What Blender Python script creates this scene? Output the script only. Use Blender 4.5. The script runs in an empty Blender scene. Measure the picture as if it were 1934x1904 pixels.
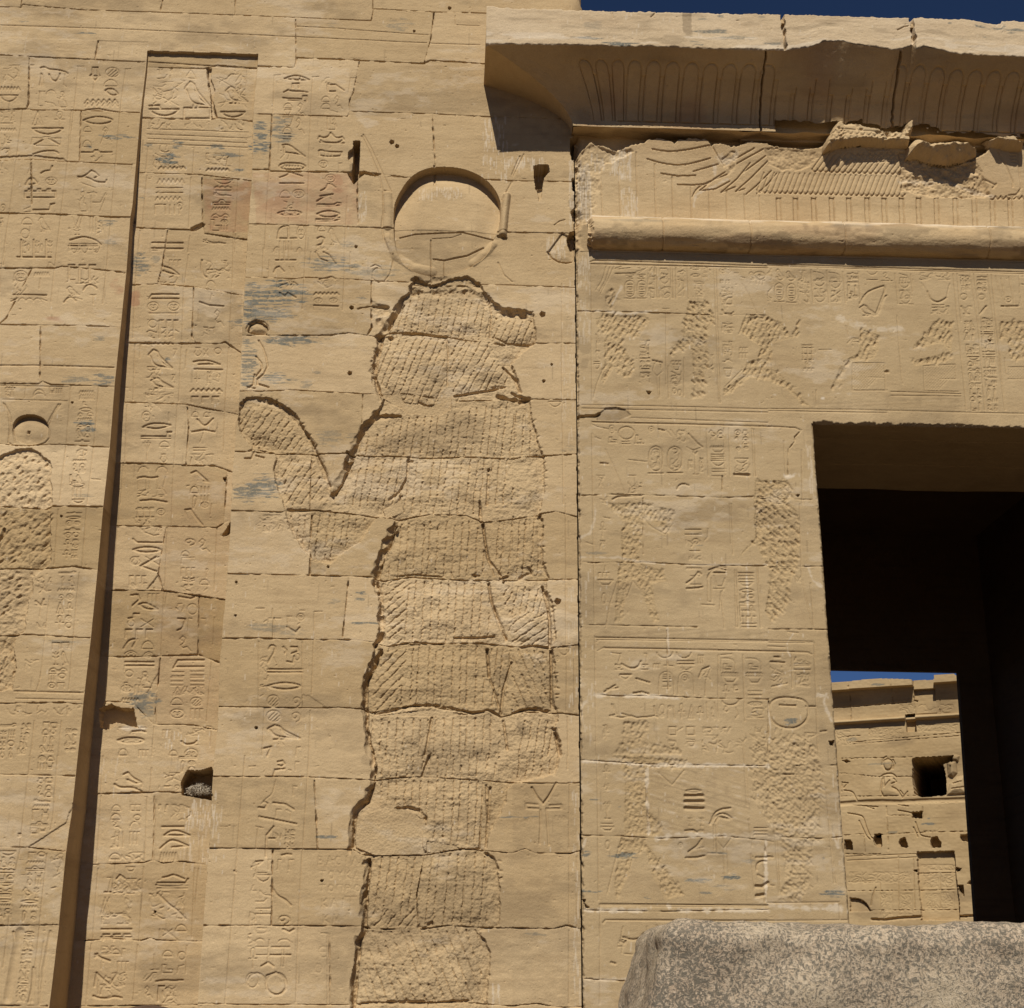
import bpy, bmesh, math, random
import numpy as np
from math import radians
from mathutils import Vector, Matrix

# ------------------------------------------------------------------ camera, sky, sun, exposure
scene = bpy.context.scene
COL = scene.collection
CAM = np.array([0.0, -12.0, 1.6])
PITCH, YAW, ROLL = radians(18.244), radians(2.383), radians(0.334)
FPX, GW, GH = 10800.0, 7736.0, 7616.0          # focal length and photo size in traced units
_f = np.array([math.sin(YAW)*math.cos(PITCH), math.cos(YAW)*math.cos(PITCH), math.sin(PITCH)])
_r0 = np.array([math.cos(YAW), -math.sin(YAW), 0.0]); _u0 = np.cross(_r0, _f)
_r = math.cos(ROLL)*_r0 + math.sin(ROLL)*_u0
_u = -math.sin(ROLL)*_r0 + math.cos(ROLL)*_u0
cam_data = bpy.data.cameras.new('camera'); cam = bpy.data.objects.new('camera', cam_data); COL.objects.link(cam)
cam.matrix_world = Matrix(((_r[0], _u[0], -_f[0], CAM[0]), (_r[1], _u[1], -_f[1], CAM[1]), (_r[2], _u[2], -_f[2], CAM[2]), (0, 0, 0, 1)))
cam_data.sensor_fit = 'HORIZONTAL'; cam_data.sensor_width = 36.0; cam_data.lens = 36.0*FPX/GW
cam_data.clip_start = 0.05; cam_data.clip_end = 3000
scene.camera = cam

SUN_EL, SUN_AZ = radians(46.5), radians(11.5)   # height, and angle to the left of straight-on
world = bpy.data.worlds.new('World'); scene.world = world; world.use_nodes = True
wn = world.node_tree; wn.nodes.clear()
sky = wn.nodes.new('ShaderNodeTexSky'); sky.sky_type = 'NISHITA'; sky.sun_disc = False
sky.sun_elevation = SUN_EL; sky.sun_rotation = math.pi + SUN_AZ
sky.altitude = 3500; sky.air_density = 0.6; sky.dust_density = 0.0; sky.ozone_density = 8.0
bg = wn.nodes.new('ShaderNodeBackground'); bg.inputs['Strength'].default_value = 0.06
wo = wn.nodes.new('ShaderNodeOutputWorld')
wn.links.new(sky.outputs[0], bg.inputs[0]); wn.links.new(bg.outputs[0], wo.inputs[0])
sd = bpy.data.lights.new('sun', 'SUN'); sd.energy = 5.0; sd.angle = radians(0.53); sd.color = (1.0, 0.945, 0.86)
sun = bpy.data.objects.new('sun', sd); COL.objects.link(sun)
_s = Vector((-math.sin(SUN_AZ)*math.cos(SUN_EL), -math.cos(SUN_AZ)*math.cos(SUN_EL), math.sin(SUN_EL)))
sun.rotation_euler = _s.to_track_quat('Z', 'Y').to_euler(); sun.location = (-6, -20, 25)
vs = scene.view_settings
scene.display_settings.display_device = 'sRGB'
vs.view_transform = 'Standard'; vs.look = 'None'; vs.gamma = 1.0; vs.use_curve_mapping = False
vs.exposure = -0.10
scene.cycles.max_bounces = 6; scene.cycles.diffuse_bounces = 4

# ------------------------------------------------------------------ tracing: sight lines to real planes
def rays(P):
    P = np.asarray(P, float).reshape(-1, 2)
    return ((P[:, :1]-GW/2)/FPX)*_r - ((P[:, 1:]-GH/2)/FPX)*_u + _f
def TT(tt, pts):
    i, j = int(tt[0]), int(tt[1])
    return np.asarray(pts, float).reshape(-1, 2) + np.array([1934.0*i, 1904.0*j])
def at_y(P, y):
    d = rays(P); t = (y-CAM[1])/d[:, 1]
    return CAM + d*t[:, None]

# ------------------------------------------------------------------ objects
def tag(o, label=None, cat=None, group=None, kind=None):
    if label: o['label'] = label
    if cat: o['category'] = cat
    if group: o['group'] = group
    if kind: o['kind'] = kind
    return o
def thing(name, label, cat, loc=(0, 0, 0), group=None):
    o = bpy.data.objects.new(name, None); COL.objects.link(o); o.location = loc
    o.empty_display_size = 0.2
    return tag(o, label, cat, group)
def mesh_obj(name, me, mat, parent=None):
    if 'stain' not in me.attributes:
        c = me.attributes.new('stain', 'FLOAT_COLOR', 'POINT'); c.data.foreach_set('color', np.zeros(len(me.vertices)*4, np.float32))
    o = bpy.data.objects.new(name, me); COL.objects.link(o)
    if mat: me.materials.append(mat)
    if parent:
        o.parent = parent; o.matrix_parent_inverse = Matrix.Translation(parent.location).inverted()
    return o
def np_mesh(name, V, Fq, smooth=True):
    """mesh from vertex array and quad (or triangle) index array"""
    me = bpy.data.meshes.new(name); n = Fq.shape[1]
    me.vertices.add(len(V)); me.vertices.foreach_set('co', np.ascontiguousarray(V, np.float32).ravel())
    me.loops.add(Fq.size); me.loops.foreach_set('vertex_index', np.ascontiguousarray(Fq, np.int32).ravel())
    me.polygons.add(len(Fq)); me.polygons.foreach_set('loop_start', np.arange(0, Fq.size, n, dtype=np.int32))
    me.update(calc_edges=True)
    if smooth: me.polygons.foreach_set('use_smooth', np.ones(len(Fq), bool))
    return me
def box_mesh(name, boxes, bevel=0.0):
    bm = bmesh.new()
    for (x0, y0, z0, x1, y1, z1) in boxes:
        r = bmesh.ops.create_cube(bm, size=1.0)
        for v in r['verts']:
            v.co = Vector(((x0+x1)/2+v.co.x*(x1-x0), (y0+y1)/2+v.co.y*(y1-y0), (z0+z1)/2+v.co.z*(z1-z0)))
    if bevel: bmesh.ops.bevel(bm, geom=list(bm.edges), offset=bevel, segments=2, affect='EDGES')
    me = bpy.data.meshes.new(name); bm.to_mesh(me); bm.free()
    return me

# ------------------------------------------------------------------ noise
def lattice(nb, na, da, db, seed):
    rng = np.random.default_rng(seed)
    ka, kb = int(na*da)+3, int(nb*db)+3
    L = rng.random((kb, ka)).astype(np.float32)*2-1
    x = np.arange(na)*da; y = np.arange(nb)*db
    ix, iy = x.astype(int), y.astype(int)
    fx, fy = (x-ix).astype(np.float32), (y-iy).astype(np.float32)
    fx = fx*fx*(3-2*fx); fy = (fy*fy*(3-2*fy))[:, None]
    r0 = L[iy][:, ix]*(1-fx)+L[iy][:, ix+1]*fx
    r1 = L[iy+1][:, ix]*(1-fx)+L[iy+1][:, ix+1]*fx
    return r0*(1-fy)+r1*fy
def vn3(P, freq, seed):
    P = P*freq+1000.0; I = np.floor(P).astype(np.int64); Fr = P-I; Fr = Fr*Fr*(3-2*Fr)
    def h(a, b, c):
        n = (a*374761393+b*668265263+c*2147483647+seed*974711) & 0xffffffff
        n = ((n ^ (n >> 13))*1274126177) & 0xffffffff
        return ((n ^ (n >> 16)) & 0xffff)/32767.5-1
    x, y, z = I.T; o = 0
    for a in (0, 1):
        for b in (0, 1):
            for c in (0, 1):
                o = o+h(x+a, y+b, z+c)*(Fr[:, 0] if a else 1-Fr[:, 0])*(Fr[:, 1] if b else 1-Fr[:, 1])*(Fr[:, 2] if c else 1-Fr[:, 2])
    return o
def sstep(x, a, b):
    t = np.clip((x-a)/(b-a), 0, 1); return t*t*(3-2*t)

# ------------------------------------------------------------------ carved stone faces: a height above a face, on a regular grid
class Face:
    def __init__(s, a0, a1, b0, b1, step, O=(0, 0, 0), U=(1, 0, 0), N=(0, -1, 0), seed=1, fwd=None, inv=None, base=None, mmpu=None):
        s.a0, s.b0, s.s = a0, b0, step
        s.na, s.nb = int(round((a1-a0)/step))+1, int(round((b1-b0)/step))+1
        s.A = (a0+np.arange(s.na)*step).astype(np.float32); s.B = (b0+np.arange(s.nb)*step).astype(np.float32)
        s.H = np.zeros((s.nb, s.na), np.float32); s.cut = np.zeros_like(s.H)
        s.st = np.zeros((s.nb, s.na, 4), np.float32); s.tone = np.zeros_like(s.H)
        s.part = np.zeros((s.nb, s.na), np.int16); s.keep = np.ones((s.nb, s.na), bool)
        s.O, s.U, s.N = np.array(O, float), np.array(U, float), np.array(N, float)
        s.seed, s.fwd, s.inv, s.base = seed, fwd, inv, base
        s.unit = mmpu or 0.00128               # metres per traced unit on this face
    def noise(s, la, lb, k):
        return lattice(s.nb, s.na, s.s/la, s.s/lb, s.seed*977+k)
    def loc(s, P):
        """traced points -> (a, b) on the face"""
        d = rays(P); y = np.zeros(len(d))
        for _ in range(5):
            t = ((s.O-CAM)@s.N + y)/(d@s.N)
            W = CAM+d*t[:, None]-s.O
            a, b = W@s.U, W[:, 2]
            if s.base is None: break
            y = s.base(a, b)
        if s.inv: a, b = s.inv(a, b)
        return np.stack([a, b], 1)
    def win(s, p, pad):
        lo, hi = p.min(0)-pad, p.max(0)+pad
        i0 = max(0, int((lo[0]-s.a0)/s.s)); i1 = min(s.na, int((hi[0]-s.a0)/s.s)+2)
        j0 = max(0, int((lo[1]-s.b0)/s.s)); j1 = min(s.nb, int((hi[1]-s.b0)/s.s)+2)
        return (i0, i1, j0, j1) if i1 > i0 and j1 > j0 else None
    def dist(s, p, pad, win=None):
        w = win or s.win(p, pad)
        if not w: return None, None
        i0, i1, j0, j1 = w
        D = np.full((j1-j0, i1-i0), 9.0, np.float32)
        if len(p) == 1: p = np.concatenate([p, p+1e-5])
        for q0, q1 in zip(p[:-1], p[1:]):
            sw = s.win(np.stack([q0, q1]), pad)
            if not sw: continue
            x0, x1, y0, y1 = max(sw[0], i0), min(sw[1], i1), max(sw[2], j0), min(sw[3], j1)
            if x1 <= x0 or y1 <= y0: continue
            A = s.A[x0:x1][None, :]-q0[0]; B = s.B[y0:y1][:, None]-q0[1]
            d = q1-q0; L = d@d+1e-12
            t = np.clip((A*d[0]+B*d[1])/L, 0, 1)
            v = D[y0-j0:y1-j0, x0-i0:x1-i0]
            np.minimum(v, np.sqrt((A-t*d[0])**2+(B-t*d[1])**2), out=v)
        return np.s_[j0:j1, i0:i1], D
    def inside(s, p, pad=0.0):
        w = s.win(p, pad)
        if not w: return None, None
        i0, i1, j0, j1 = w
        A = s.A[i0:i1][None, :]; B = s.B[j0:j1]
        M = np.zeros((j1-j0, i1-i0), bool)
        q = np.roll(p, -1, 0)
        for (x0, y0), (x1, y1) in zip(p, q):
            if y0 == y1: continue
            r = np.where((B >= min(y0, y1)) & (B < max(y0, y1)))[0]
            if len(r): M[r] ^= A < (x0+(B[r]-y0)/(y1-y0)*(x1-x0))[:, None]
        return np.s_[j0:j1, i0:i1], M
    def sdist(s, p, R):
        """signed distance (inside positive), exact up to R"""
        w = s.win(p, R); sl, M = s.inside(p, R)
        if sl is None: return None, None
        _, D = s.dist(np.concatenate([p, p[:1]]), R, w)
        D = np.minimum(D, R)
        return sl, np.where(M, D, -D)
    def groove(s, p, w, d, pw=1.0):
        w = max(w, s.s*1.15)
        sl, D = s.dist(p, w)
        if sl is None: return
        np.maximum(s.cut[sl], d*np.clip(1-(D/w)**2, 0, 1)**pw, out=s.cut[sl])
    def ridge(s, p, w, d):
        sl, D = s.dist(p, w)
        if sl is not None: s.H[sl] += d*np.clip(1-(D/w)**2, 0, 1)
    def sink(s, p, d, soft=0.006, jit=0.0, jl=0.05):
        sl, D = s.sdist(p, soft*2+jit*2+0.02)
        if sl is None: return
        if jit: D = D+jit*s._n(jl)[sl]
        s.H[sl] -= d*sstep(D, -soft, soft)
    def _n(s, l):
        k = 'n%g' % l
        if not hasattr(s, k): setattr(s, k, s.noise(l, l, int(l*1e4)))
        return getattr(s, k)
    def pit(s, a, b, ang, l, w, d):
        R = max(l, w)*1.6
        W = s.win(np.array([[a, b]]), R)
        if not W: return
        i0, i1, j0, j1 = W
        A = s.A[i0:i1][None, :]-a; B = s.B[j0:j1][:, None]-b
        c, n = math.cos(ang), math.sin(ang)
        x, y = A*n+B*c, A*c-B*n            # x runs along the stroke (ang measured from vertical)
        q = np.clip(1-np.abs(y)/(w*1.5), 0, 1)*np.clip(1.15-(x/l)**2*.75, 0, 1)
        v = s.cut[j0:j1, i0:i1]
        np.maximum(v, d*q, out=v)
    def stain(s, ch, p, rx, ry, k, seed, sa=0.12, sb=0.02, cut=0.1):
        W = s.win(p, max(rx, ry)*1.4)
        if not W: return
        i0, i1, j0, j1 = W
        key = 'st%g_%g_%d' % (sa, sb, seed % 3)
        if not hasattr(s, key):
            setattr(s, key, s.noise(sa, sb, 31+seed % 3)*0.65+s.noise(sa/3, sb/2, 57+seed % 3)*0.45)
        n = getattr(s, key)[j0:j1, i0:i1]
        A = (s.A[i0:i1][None, :]-p[0, 0])/rx; B = (s.B[j0:j1][:, None]-p[0, 1])/ry
        m = np.clip(1-(A*A+B*B), 0, 1)
        v = s.st[j0:j1, i0:i1, ch]
        np.maximum(v, k*sstep(n+m*1.0-0.62, 0, 0.4-cut)*np.minimum(1, m*2.5), out=v)
    def streaks(s, ch, P4, n, seed, k=0.8, w=0.004, lmin=0.02, lmax=0.09):
        """short runs down the stone inside a traced box"""
        rng = random.Random(seed); p = s.loc(P4); lo, hi = p.min(0), p.max(0)
        for _ in range(n):
            a = rng.uniform(lo[0], hi[0]); b = rng.uniform(lo[1], hi[1]); L = rng.uniform(lmin, lmax)
            q = np.array([[a, b], [a+rng.uniform(-.002, .002), b-L]]); ww = w*rng.uniform(.7, 1.6)
            sl, D = s.dist(q, max(ww, s.s*1.2))
            if sl is None: continue
            v = s.st[sl][..., ch]; np.maximum(v, k*rng.uniform(.3, 1)*np.clip(1.2-D/max(ww, s.s*1.2), 0, 1), out=v)
    def build(s, names, mat, parent, hmap=None):
        H = s.H-s.cut
        A, B = np.meshgrid(s.A, s.B)
        if hmap is not None: V = hmap(A, B, H)
        else:
            X, Z = s.fwd(A, B) if s.fwd else (A, B)
            V = s.O+X[..., None]*s.U+Z[..., None]*np.array([0, 0, 1.0])+H[..., None]*s.N
        V = V.reshape(-1, 3)
        idx = np.arange(s.na*s.nb).reshape(s.nb, s.na)
        Q = np.stack([idx[:-1, :-1], idx[:-1, 1:], idx[1:, 1:], idx[1:, :-1]], -1)
        kp = s.keep[:-1, :-1] & s.keep[1:, 1:] & s.keep[:-1, 1:] & s.keep[1:, :-1]
        pt = np.maximum(s.part[:-1, :-1], s.part[1:, 1:])
        col = s.st.reshape(-1, 4); tone = s.tone.ravel(); out = {}
        for k, nm in names.items():
            m = kp & (pt == k); q = Q[m]
            if not len(q): continue
            use = np.zeros(len(V), bool); use[q.ravel()] = True
            re = np.cumsum(use)-1
            me = np_mesh(nm, V[use], re[q])
            c = me.attributes.new('stain', 'FLOAT_COLOR', 'POINT'); c.data.foreach_set('color', np.ascontiguousarray(col[use]).ravel())
            t = me.attributes.new('tone', 'FLOAT', 'POINT'); t.data.foreach_set('value', np.ascontiguousarray(tone[use]))
            me.set_sharp_from_angle(angle=radians(52))
            out[k] = mesh_obj(nm, me, mat, parent)
        return out
    def weather(s, k=1.0):
        """uneven dressed surface and bedding of the sandstone"""
        s.H += k*(0.0030*s.noise(.45, .30, 1)+0.0016*s.noise(.16, .06, 2)+0.0008*s.noise(.05, .02, 3)+0.0006*s.noise(.014, .011, 4))
        n = s.noise(.03, .02, 6)
        s.cut = np.maximum(s.cut, k*0.005*sstep(n, .86, 1.0))

# ------------------------------------------------------------------ sign shapes, in a box 100 wide and 100 high
def _ell(cx, cy, rx, ry, t0=0, t1=360, n=14):
    return [(cx+rx*math.cos(radians(t0+(t1-t0)*k/n)), cy+ry*math.sin(radians(t0+(t1-t0)*k/n))) for k in range(n+1)]
def _pl(t): return [tuple(map(float, q.split(','))) for q in t.split() if ',' in q]
def _g(*a): return [(_pl(x) if isinstance(x, str) else x) for x in a]
SIGN = {
 'n': [[(k*100/12, 85 if k % 2 == 0 else 15) for k in range(13)]],
 'r': _g('0,50 20,18 50,0 80,18 100,50 80,85 50,100 20,85 0,50'),
 'eye': _g('0,50 20,15 50,0 80,15 100,50 80,85 50,100 20,85 0,50', '25,50 40,30 60,30 75,50 60,72 40,72 25,50'),
 't': _g('0,100 4,60 25,15 50,0 75,15 96,60 100,100 0,100'),
 'arc': _g('0,100 4,60 25,15 50,0 75,15 96,60 100,100'),
 'nb': _g('0,0 100,0', '0,0 8,45 28,85 50,100 72,85 92,45 100,0'),
 'o': [_ell(50, 50, 50, 50)],
 'ra': [_ell(50, 50, 50, 50), _ell(50, 50, 12, 12, n=6)],
 'kh': [_ell(50, 50, 50, 50)]+_g('18,70 62,12', '30,86 82,24', '50,95 95,45'),
 'niwt': [_ell(50, 50, 50, 50), _ell(33, 42, 9, 12, n=7), _ell(67, 42, 9, 12, n=7)]+_g('32,72 42,64 50,74 58,64 68,72'),
 'i': _g('45,100 45,30 32,12 50,0 66,12 62,38 48,46'),
 'flag': _g('30,0 30,100', '30,5 95,15 30,32'),
 'p': _g('0,0 100,0 100,100 0,100 0,0'),
 'pr': _g('0,100 0,0 100,0 100,100'),
 'bar': _g('0,50 100,50'), 'bar2': _g('0,0 100,0', '0,100 100,100'), 'bar3': _g('0,0 100,0', '0,50 100,50', '0,100 100,100'),
 'v': _g('50,0 50,100'), 'v3': _g('5,0 5,100', '50,0 50,100', '95,0 95,100'),
 'L': _g('0,100 0,0 70,0'), 'L3': _g('0,100 0,0 22,0', '40,100 40,0 62,0', '78,100 78,0 100,0'),
 'mn': _g('0,25 100,25 100,100 0,100 0,25', '8,25 12,0 20,0 22,25', '38,25 42,0 50,0 52,25', '70,25 74,0 82,0 84,25'),
 'ankh': [_ell(50, 25, 24, 25)]+_g('0,54 100,54', '50,50 50,100'),
 'st': _g('40,0 40,55 100,55 100,100 0,100 0,0 40,0'),
 'f': _g('0,40 14,15 28,40 45,58 70,50 100,72', '8,22 2,0', '14,15 14,-8', '0,40 20,60 45,75 75,68 100,72'),
 'cob': _g('25,20 45,0 65,15 55,45 30,62 45,80 75,72 100,100', '25,20 40,30'),
 'arm': _g('0,35 72,35 85,0 100,10', '0,35 0,70 75,66 100,40'),
 'bird': _g('8,20 24,2 40,10 46,30 62,50 100,92 70,86 38,82 18,62 12,36 4,28 8,20', '40,82 34,100 22,100', '54,84 52,100 40,100', '44,34 60,66 88,86'),
 'chick': _g('10,25 25,5 42,12 46,35 70,40 92,60 60,78 25,70 14,45 2,32 10,25', '38,76 34,100', '54,78 54,100'),
 'man': _g('38,2 58,0 66,16 52,28 36,18 38,2', '36,32 18,62 26,98 92,98 84,66 62,56 66,32 36,32', '26,50 4,40'),
 'w': [[(50+(8+k*2.9)*math.cos(k*.55), 50+(8+k*2.9)*math.sin(k*.55)) for k in range(15)]],
 's': _g('20,100 20,12 42,0 62,12 62,45'), 'z': _g('0,50 40,50 46,15 54,15 60,50 100,50'),
 'sw': _g('50,100 50,5', '50,30 18,12', '50,30 82,12', '50,55 18,40', '50,55 82,40', '28,100 72,100'),
 'lot': _g('50,100 50,55', '50,55 15,10', '50,55 35,0', '50,55 65,0', '50,55 85,10', '15,10 85,10'),
 'was': _g('60,100 40,18 8,22 25,0 45,5'),
 'di': _g('0,100 42,0 84,100 0,100', '30,100 42,55 54,100'),
 'hill': _g('0,100 8,45 24,28 38,75 50,82 62,75 76,28 92,45 100,100 0,100'),
 'ka': _g('0,0 12,72 88,72 100,0', '12,72 12,100 88,100 88,72'),
 'nw': _g('22,0 78,0 68,28 96,60 70,100 30,100 4,60 32,28 22,0'),
 'nfr': [_ell(50, 76, 22, 24)]+_g('50,52 50,0', '28,14 72,14'),
 'fea': _g('38,100 38,20 52,0 74,14 66,62 44,100'),
 'foot': _g('18,0 38,0 38,76 100,80 100,100 18,100 18,0'),
 'leg': _g('50,0 18,70 0,74', '50,0 82,70 100,74'),
 'star': _g('50,0 50,50 95,35', '5,35 50,50 22,100', '50,50 78,100'),
 'cart': _g('50,0 82,8 96,28 96,72 82,92 50,100 18,92 4,72 4,28 18,8 50,0', '0,108 100,108', '25,25 75,25', '30,40 70,40 70,55 30,55 30,40', '25,70 75,70', '30,82 70,82'),
 'cartO': _g('50,0 82,8 96,28 96,72 82,92 50,100 18,92 4,72 4,28 18,8 50,0', '0,108 100,108'),
 'cup': _g('0,0 25,100 75,100 100,0 0,0'),
 'sxm': _g('50,100 50,40 20,30 50,0 80,30 50,40'),
 'x': _g('0,0 100,100', '100,0 0,100'),
 'htp': _g('0,60 100,60 100,100 0,100 0,60', '30,60 42,10 58,10 70,60'),
 'door': _g('0,30 100,30', '35,30 35,0 65,0 65,30', '0,70 100,70'),
}
def chaikin(p, n=2, lim=70):
    """round a traced line, leaving its sharp corners"""
    p = [np.array(q, float) for q in p]
    if len(p) < 4: return [tuple(q) for q in p]
    closed = np.allclose(p[0], p[-1])
    for _ in range(n):
        o = [p[0]]
        for i in range(1, len(p)-1):
            a, b = p[i]-p[i-1], p[i+1]-p[i]
            c = (a@b)/((np.linalg.norm(a)*np.linalg.norm(b))+1e-9)
            if c < math.cos(radians(lim)): o.append(p[i])
            else: o += [p[i]-a*.25, p[i]+b*.25]
        o.append(p[-1]); p = o
    return [tuple(q) for q in p]
for _k in list(SIGN):
    if _k not in ('n', 'o', 'ra', 'kh', 'w', 'st', 'p', 'pr', 'f', 'z', 'mn', 'door'): SIGN[_k] = [chaikin(q, 2, 62) for q in SIGN[_k]]
WIDE = ['n', 'r', 'nb', 'bar2', 'arm', 'mn', 'z', 'hill', 'eye', 'f', 'n', 'htp']
SMALL = ['t', 'o', 'kh', 'p', 'nw', 'niwt', 't', 'w', 'hill', 'ra', 'L3', 'v3', 'ka', 'pr']
TALL = ['i', 'bird', 'cob', 'man', 's', 'sw', 'ankh', 'was', 'flag', 'st', 'chick', 'fea', 'nfr', 'foot', 'L', 'di', 'bird']
def sign(f, tt, name, x, y, w, h, lw=7.5, d=0.0092):
    for pl in SIGN[name]:
        P = TT(tt, [(x+px*w/100, y+py*h/100) for px, py in pl])
        f.groove(f.loc(P), lw*f.unit, d)
def scrib(f, tt, x, y, w, h, n, rng, lw=6.5, d=0.008):
    for _ in range(n):
        px, py = x+rng.random()*w, y+rng.random()*h; pts = [(px, py)]; a = rng.random()*6.28
        for _ in range(rng.randint(1, 4)):
            L = rng.uniform(14, 45); a += rng.uniform(-1.2, 1.2)
            px = min(max(px+math.cos(a)*L, x), x+w); py = min(max(py+math.sin(a)*L, y), y+h); pts.append((px, py))
        f.groove(f.loc(TT(tt, pts)), lw*f.unit, d*rng.uniform(.5, 1.1))
def column(f, tt, x0, y0, x1, y1, w, seed, lw=6.5, d=0.0085):
    """a column of signs from the middle of its top to the middle of its foot"""
    rng = random.Random(seed); y = y0
    while y < y1-w*0.3:
        t = (y-y0)/(y1-y0); cx = x0+(x1-x0)*t-w/2; r = rng.random()
        if r < .36:
            h = w*rng.uniform(.16, .3); sign(f, tt, rng.choice(WIDE), cx, y, w, h, lw, d)
        elif r < .66:
            h = w*rng.uniform(.3, .4)
            sign(f, tt, rng.choice(SMALL), cx+w*.02, y, w*.4, h, lw, d); sign(f, tt, rng.choice(SMALL), cx+w*.56, y+h*rng.uniform(-.1, .15), w*.4, h*rng.uniform(.6, 1), lw, d)
        else:
            h = w*rng.uniform(.5, .8)
            sign(f, tt, rng.choice(TALL), cx, y, w*.5, h, lw, d)
            if rng.random() < .6:
                sign(f, tt, rng.choice(SMALL), cx+w*.6, y, w*.36, h*.4, lw, d); sign(f, tt, rng.choice(SMALL), cx+w*.6, y+h*.52, w*.36, h*.42, lw, d)
            else: sign(f, tt, rng.choice(TALL), cx+w*.6, y, w*.36, h, lw, d)
        y += h+w*.13
def draw(f, tt, text, rng=None):
    """one statement per ';' : sign x y w h | L pts (line) | W pts (broad line) | Q x y w h n (worn signs) | T x0 y0 x1 y1 w seed"""
    rng = rng or random.Random(hash(tt) if False else int(tt)+7)
    for stt in text.replace('\n', ';').split(';'):
        k = stt.split()
        if not k: continue
        op = k[0]
        if ',' in k[1] and op not in 'LWKD':
            if op in SIGN: op = 'W'
            else: k = ' '.join(k).replace(',', ' ').split()
        if op in ('L', 'W', 'K', 'D'):
            w, d = {'L': (6, .0065), 'W': (9.5, .0125), 'K': (8, .010), 'D': (15, .02)}[op]
            pp = _pl(' '.join(k[1:])); f.groove(f.loc(TT(tt, chaikin(pp, 2, 62) if op in 'WL' else pp)), w*f.unit, d)
        elif op == 'Q':
            x, y, w, h, n = map(float, k[1:6]); scrib(f, tt, x, y, w, h, int(n), rng)
        elif op == 'T':
            x0, y0, x1, y1, w, sd = map(float, k[1:7]); column(f, tt, x0, y0, x1, y1, w, int(sd))
        else:
            x, y, w, h = map(float, k[1:5])
            big = min(1.25, max(.75, w/130)); sign(f, tt, op, x, y, w, h, 7.8*big, .0095*big)
def jline(f, P, w, d, rough=1.0, seed=0):
    """an open joint between blocks: wandering, of uneven width"""
    p = f.loc(P); W = w*2.6+0.012
    sl, D = f.dist(p, W)
    if sl is None: return
    n = f._n(.05)[sl]; m = f._n(.017)[sl]
    D = D+rough*(0.0013*m)
    ww = w*(0.72+0.5*np.clip(n, -1, 1)+0.5*np.clip(m-.35, 0, 1))
    ww = np.maximum(ww, f.s*0.9)
    np.maximum(f.cut[sl], d*np.clip(.62+.75*n, .12, 1.3)*np.clip(1-(D/ww)**2, 0, 1)**.6, out=f.cut[sl])
    # worn arris
    np.maximum(f.cut[sl], 0.0028*np.clip(1-D/(w*2.2), 0, 1)*np.clip(.5+n, 0, 1), out=f.cut[sl])

# ------------------------------------------------------------------ materials
def nodes(name):
    m = bpy.data.materials.new(name); m.use_nodes = True; nt = m.node_tree; nt.nodes.clear()
    out = nt.nodes.new('ShaderNodeOutputMaterial'); b = nt.nodes.new('ShaderNodeBsdfPrincipled')
    nt.links.new(b.outputs[0], out.inputs[0]); b.inputs['Specular IOR Level'].default_value = 0.15
    return m, nt, b
class NT:
    def __init__(s, nt): s.nt = nt
    def n(s, t, **k):
        o = s.nt.nodes.new(t)
        for a, v in k.items(): setattr(o, a, v)
        return o
    def set(s, sock, v):
        if isinstance(v, bpy.types.NodeSocket): s.nt.links.new(v, sock)
        else: sock.default_value = v
    def noise(s, vec, scale, detail=4, rough=.55, mp=None):
        if mp:
            q = s.n('ShaderNodeMapping'); s.set(q.inputs['Vector'], vec); q.inputs['Scale'].default_value = mp; vec = q.outputs[0]
        o = s.n('ShaderNodeTexNoise'); s.set(o.inputs['Vector'], vec); o.inputs['Scale'].default_value = scale
        o.inputs['Detail'].default_value = detail; o.inputs['Roughness'].default_value = rough; return o.outputs[0]
    def ramp(s, f, lo, hi):
        o = s.n('ShaderNodeMapRange'); s.set(o.inputs[0], f); o.inputs[1].default_value = lo; o.inputs[2].default_value = hi; return o.outputs[0]
    def mix(s, f, a, b, mode='MIX'):
        o = s.n('ShaderNodeMix', data_type='RGBA', blend_type=mode); s.set(o.inputs[0], f); s.set(o.inputs[6], a); s.set(o.inputs[7], b); return o.outputs[2]
    def math(s, op, a, b=0.0):
        o = s.n('ShaderNodeMath', operation=op); s.set(o.inputs[0], a); s.set(o.inputs[1], b); return o.outputs[0]
def c4(r, g, b): return (r, g, b, 1.0)
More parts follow.
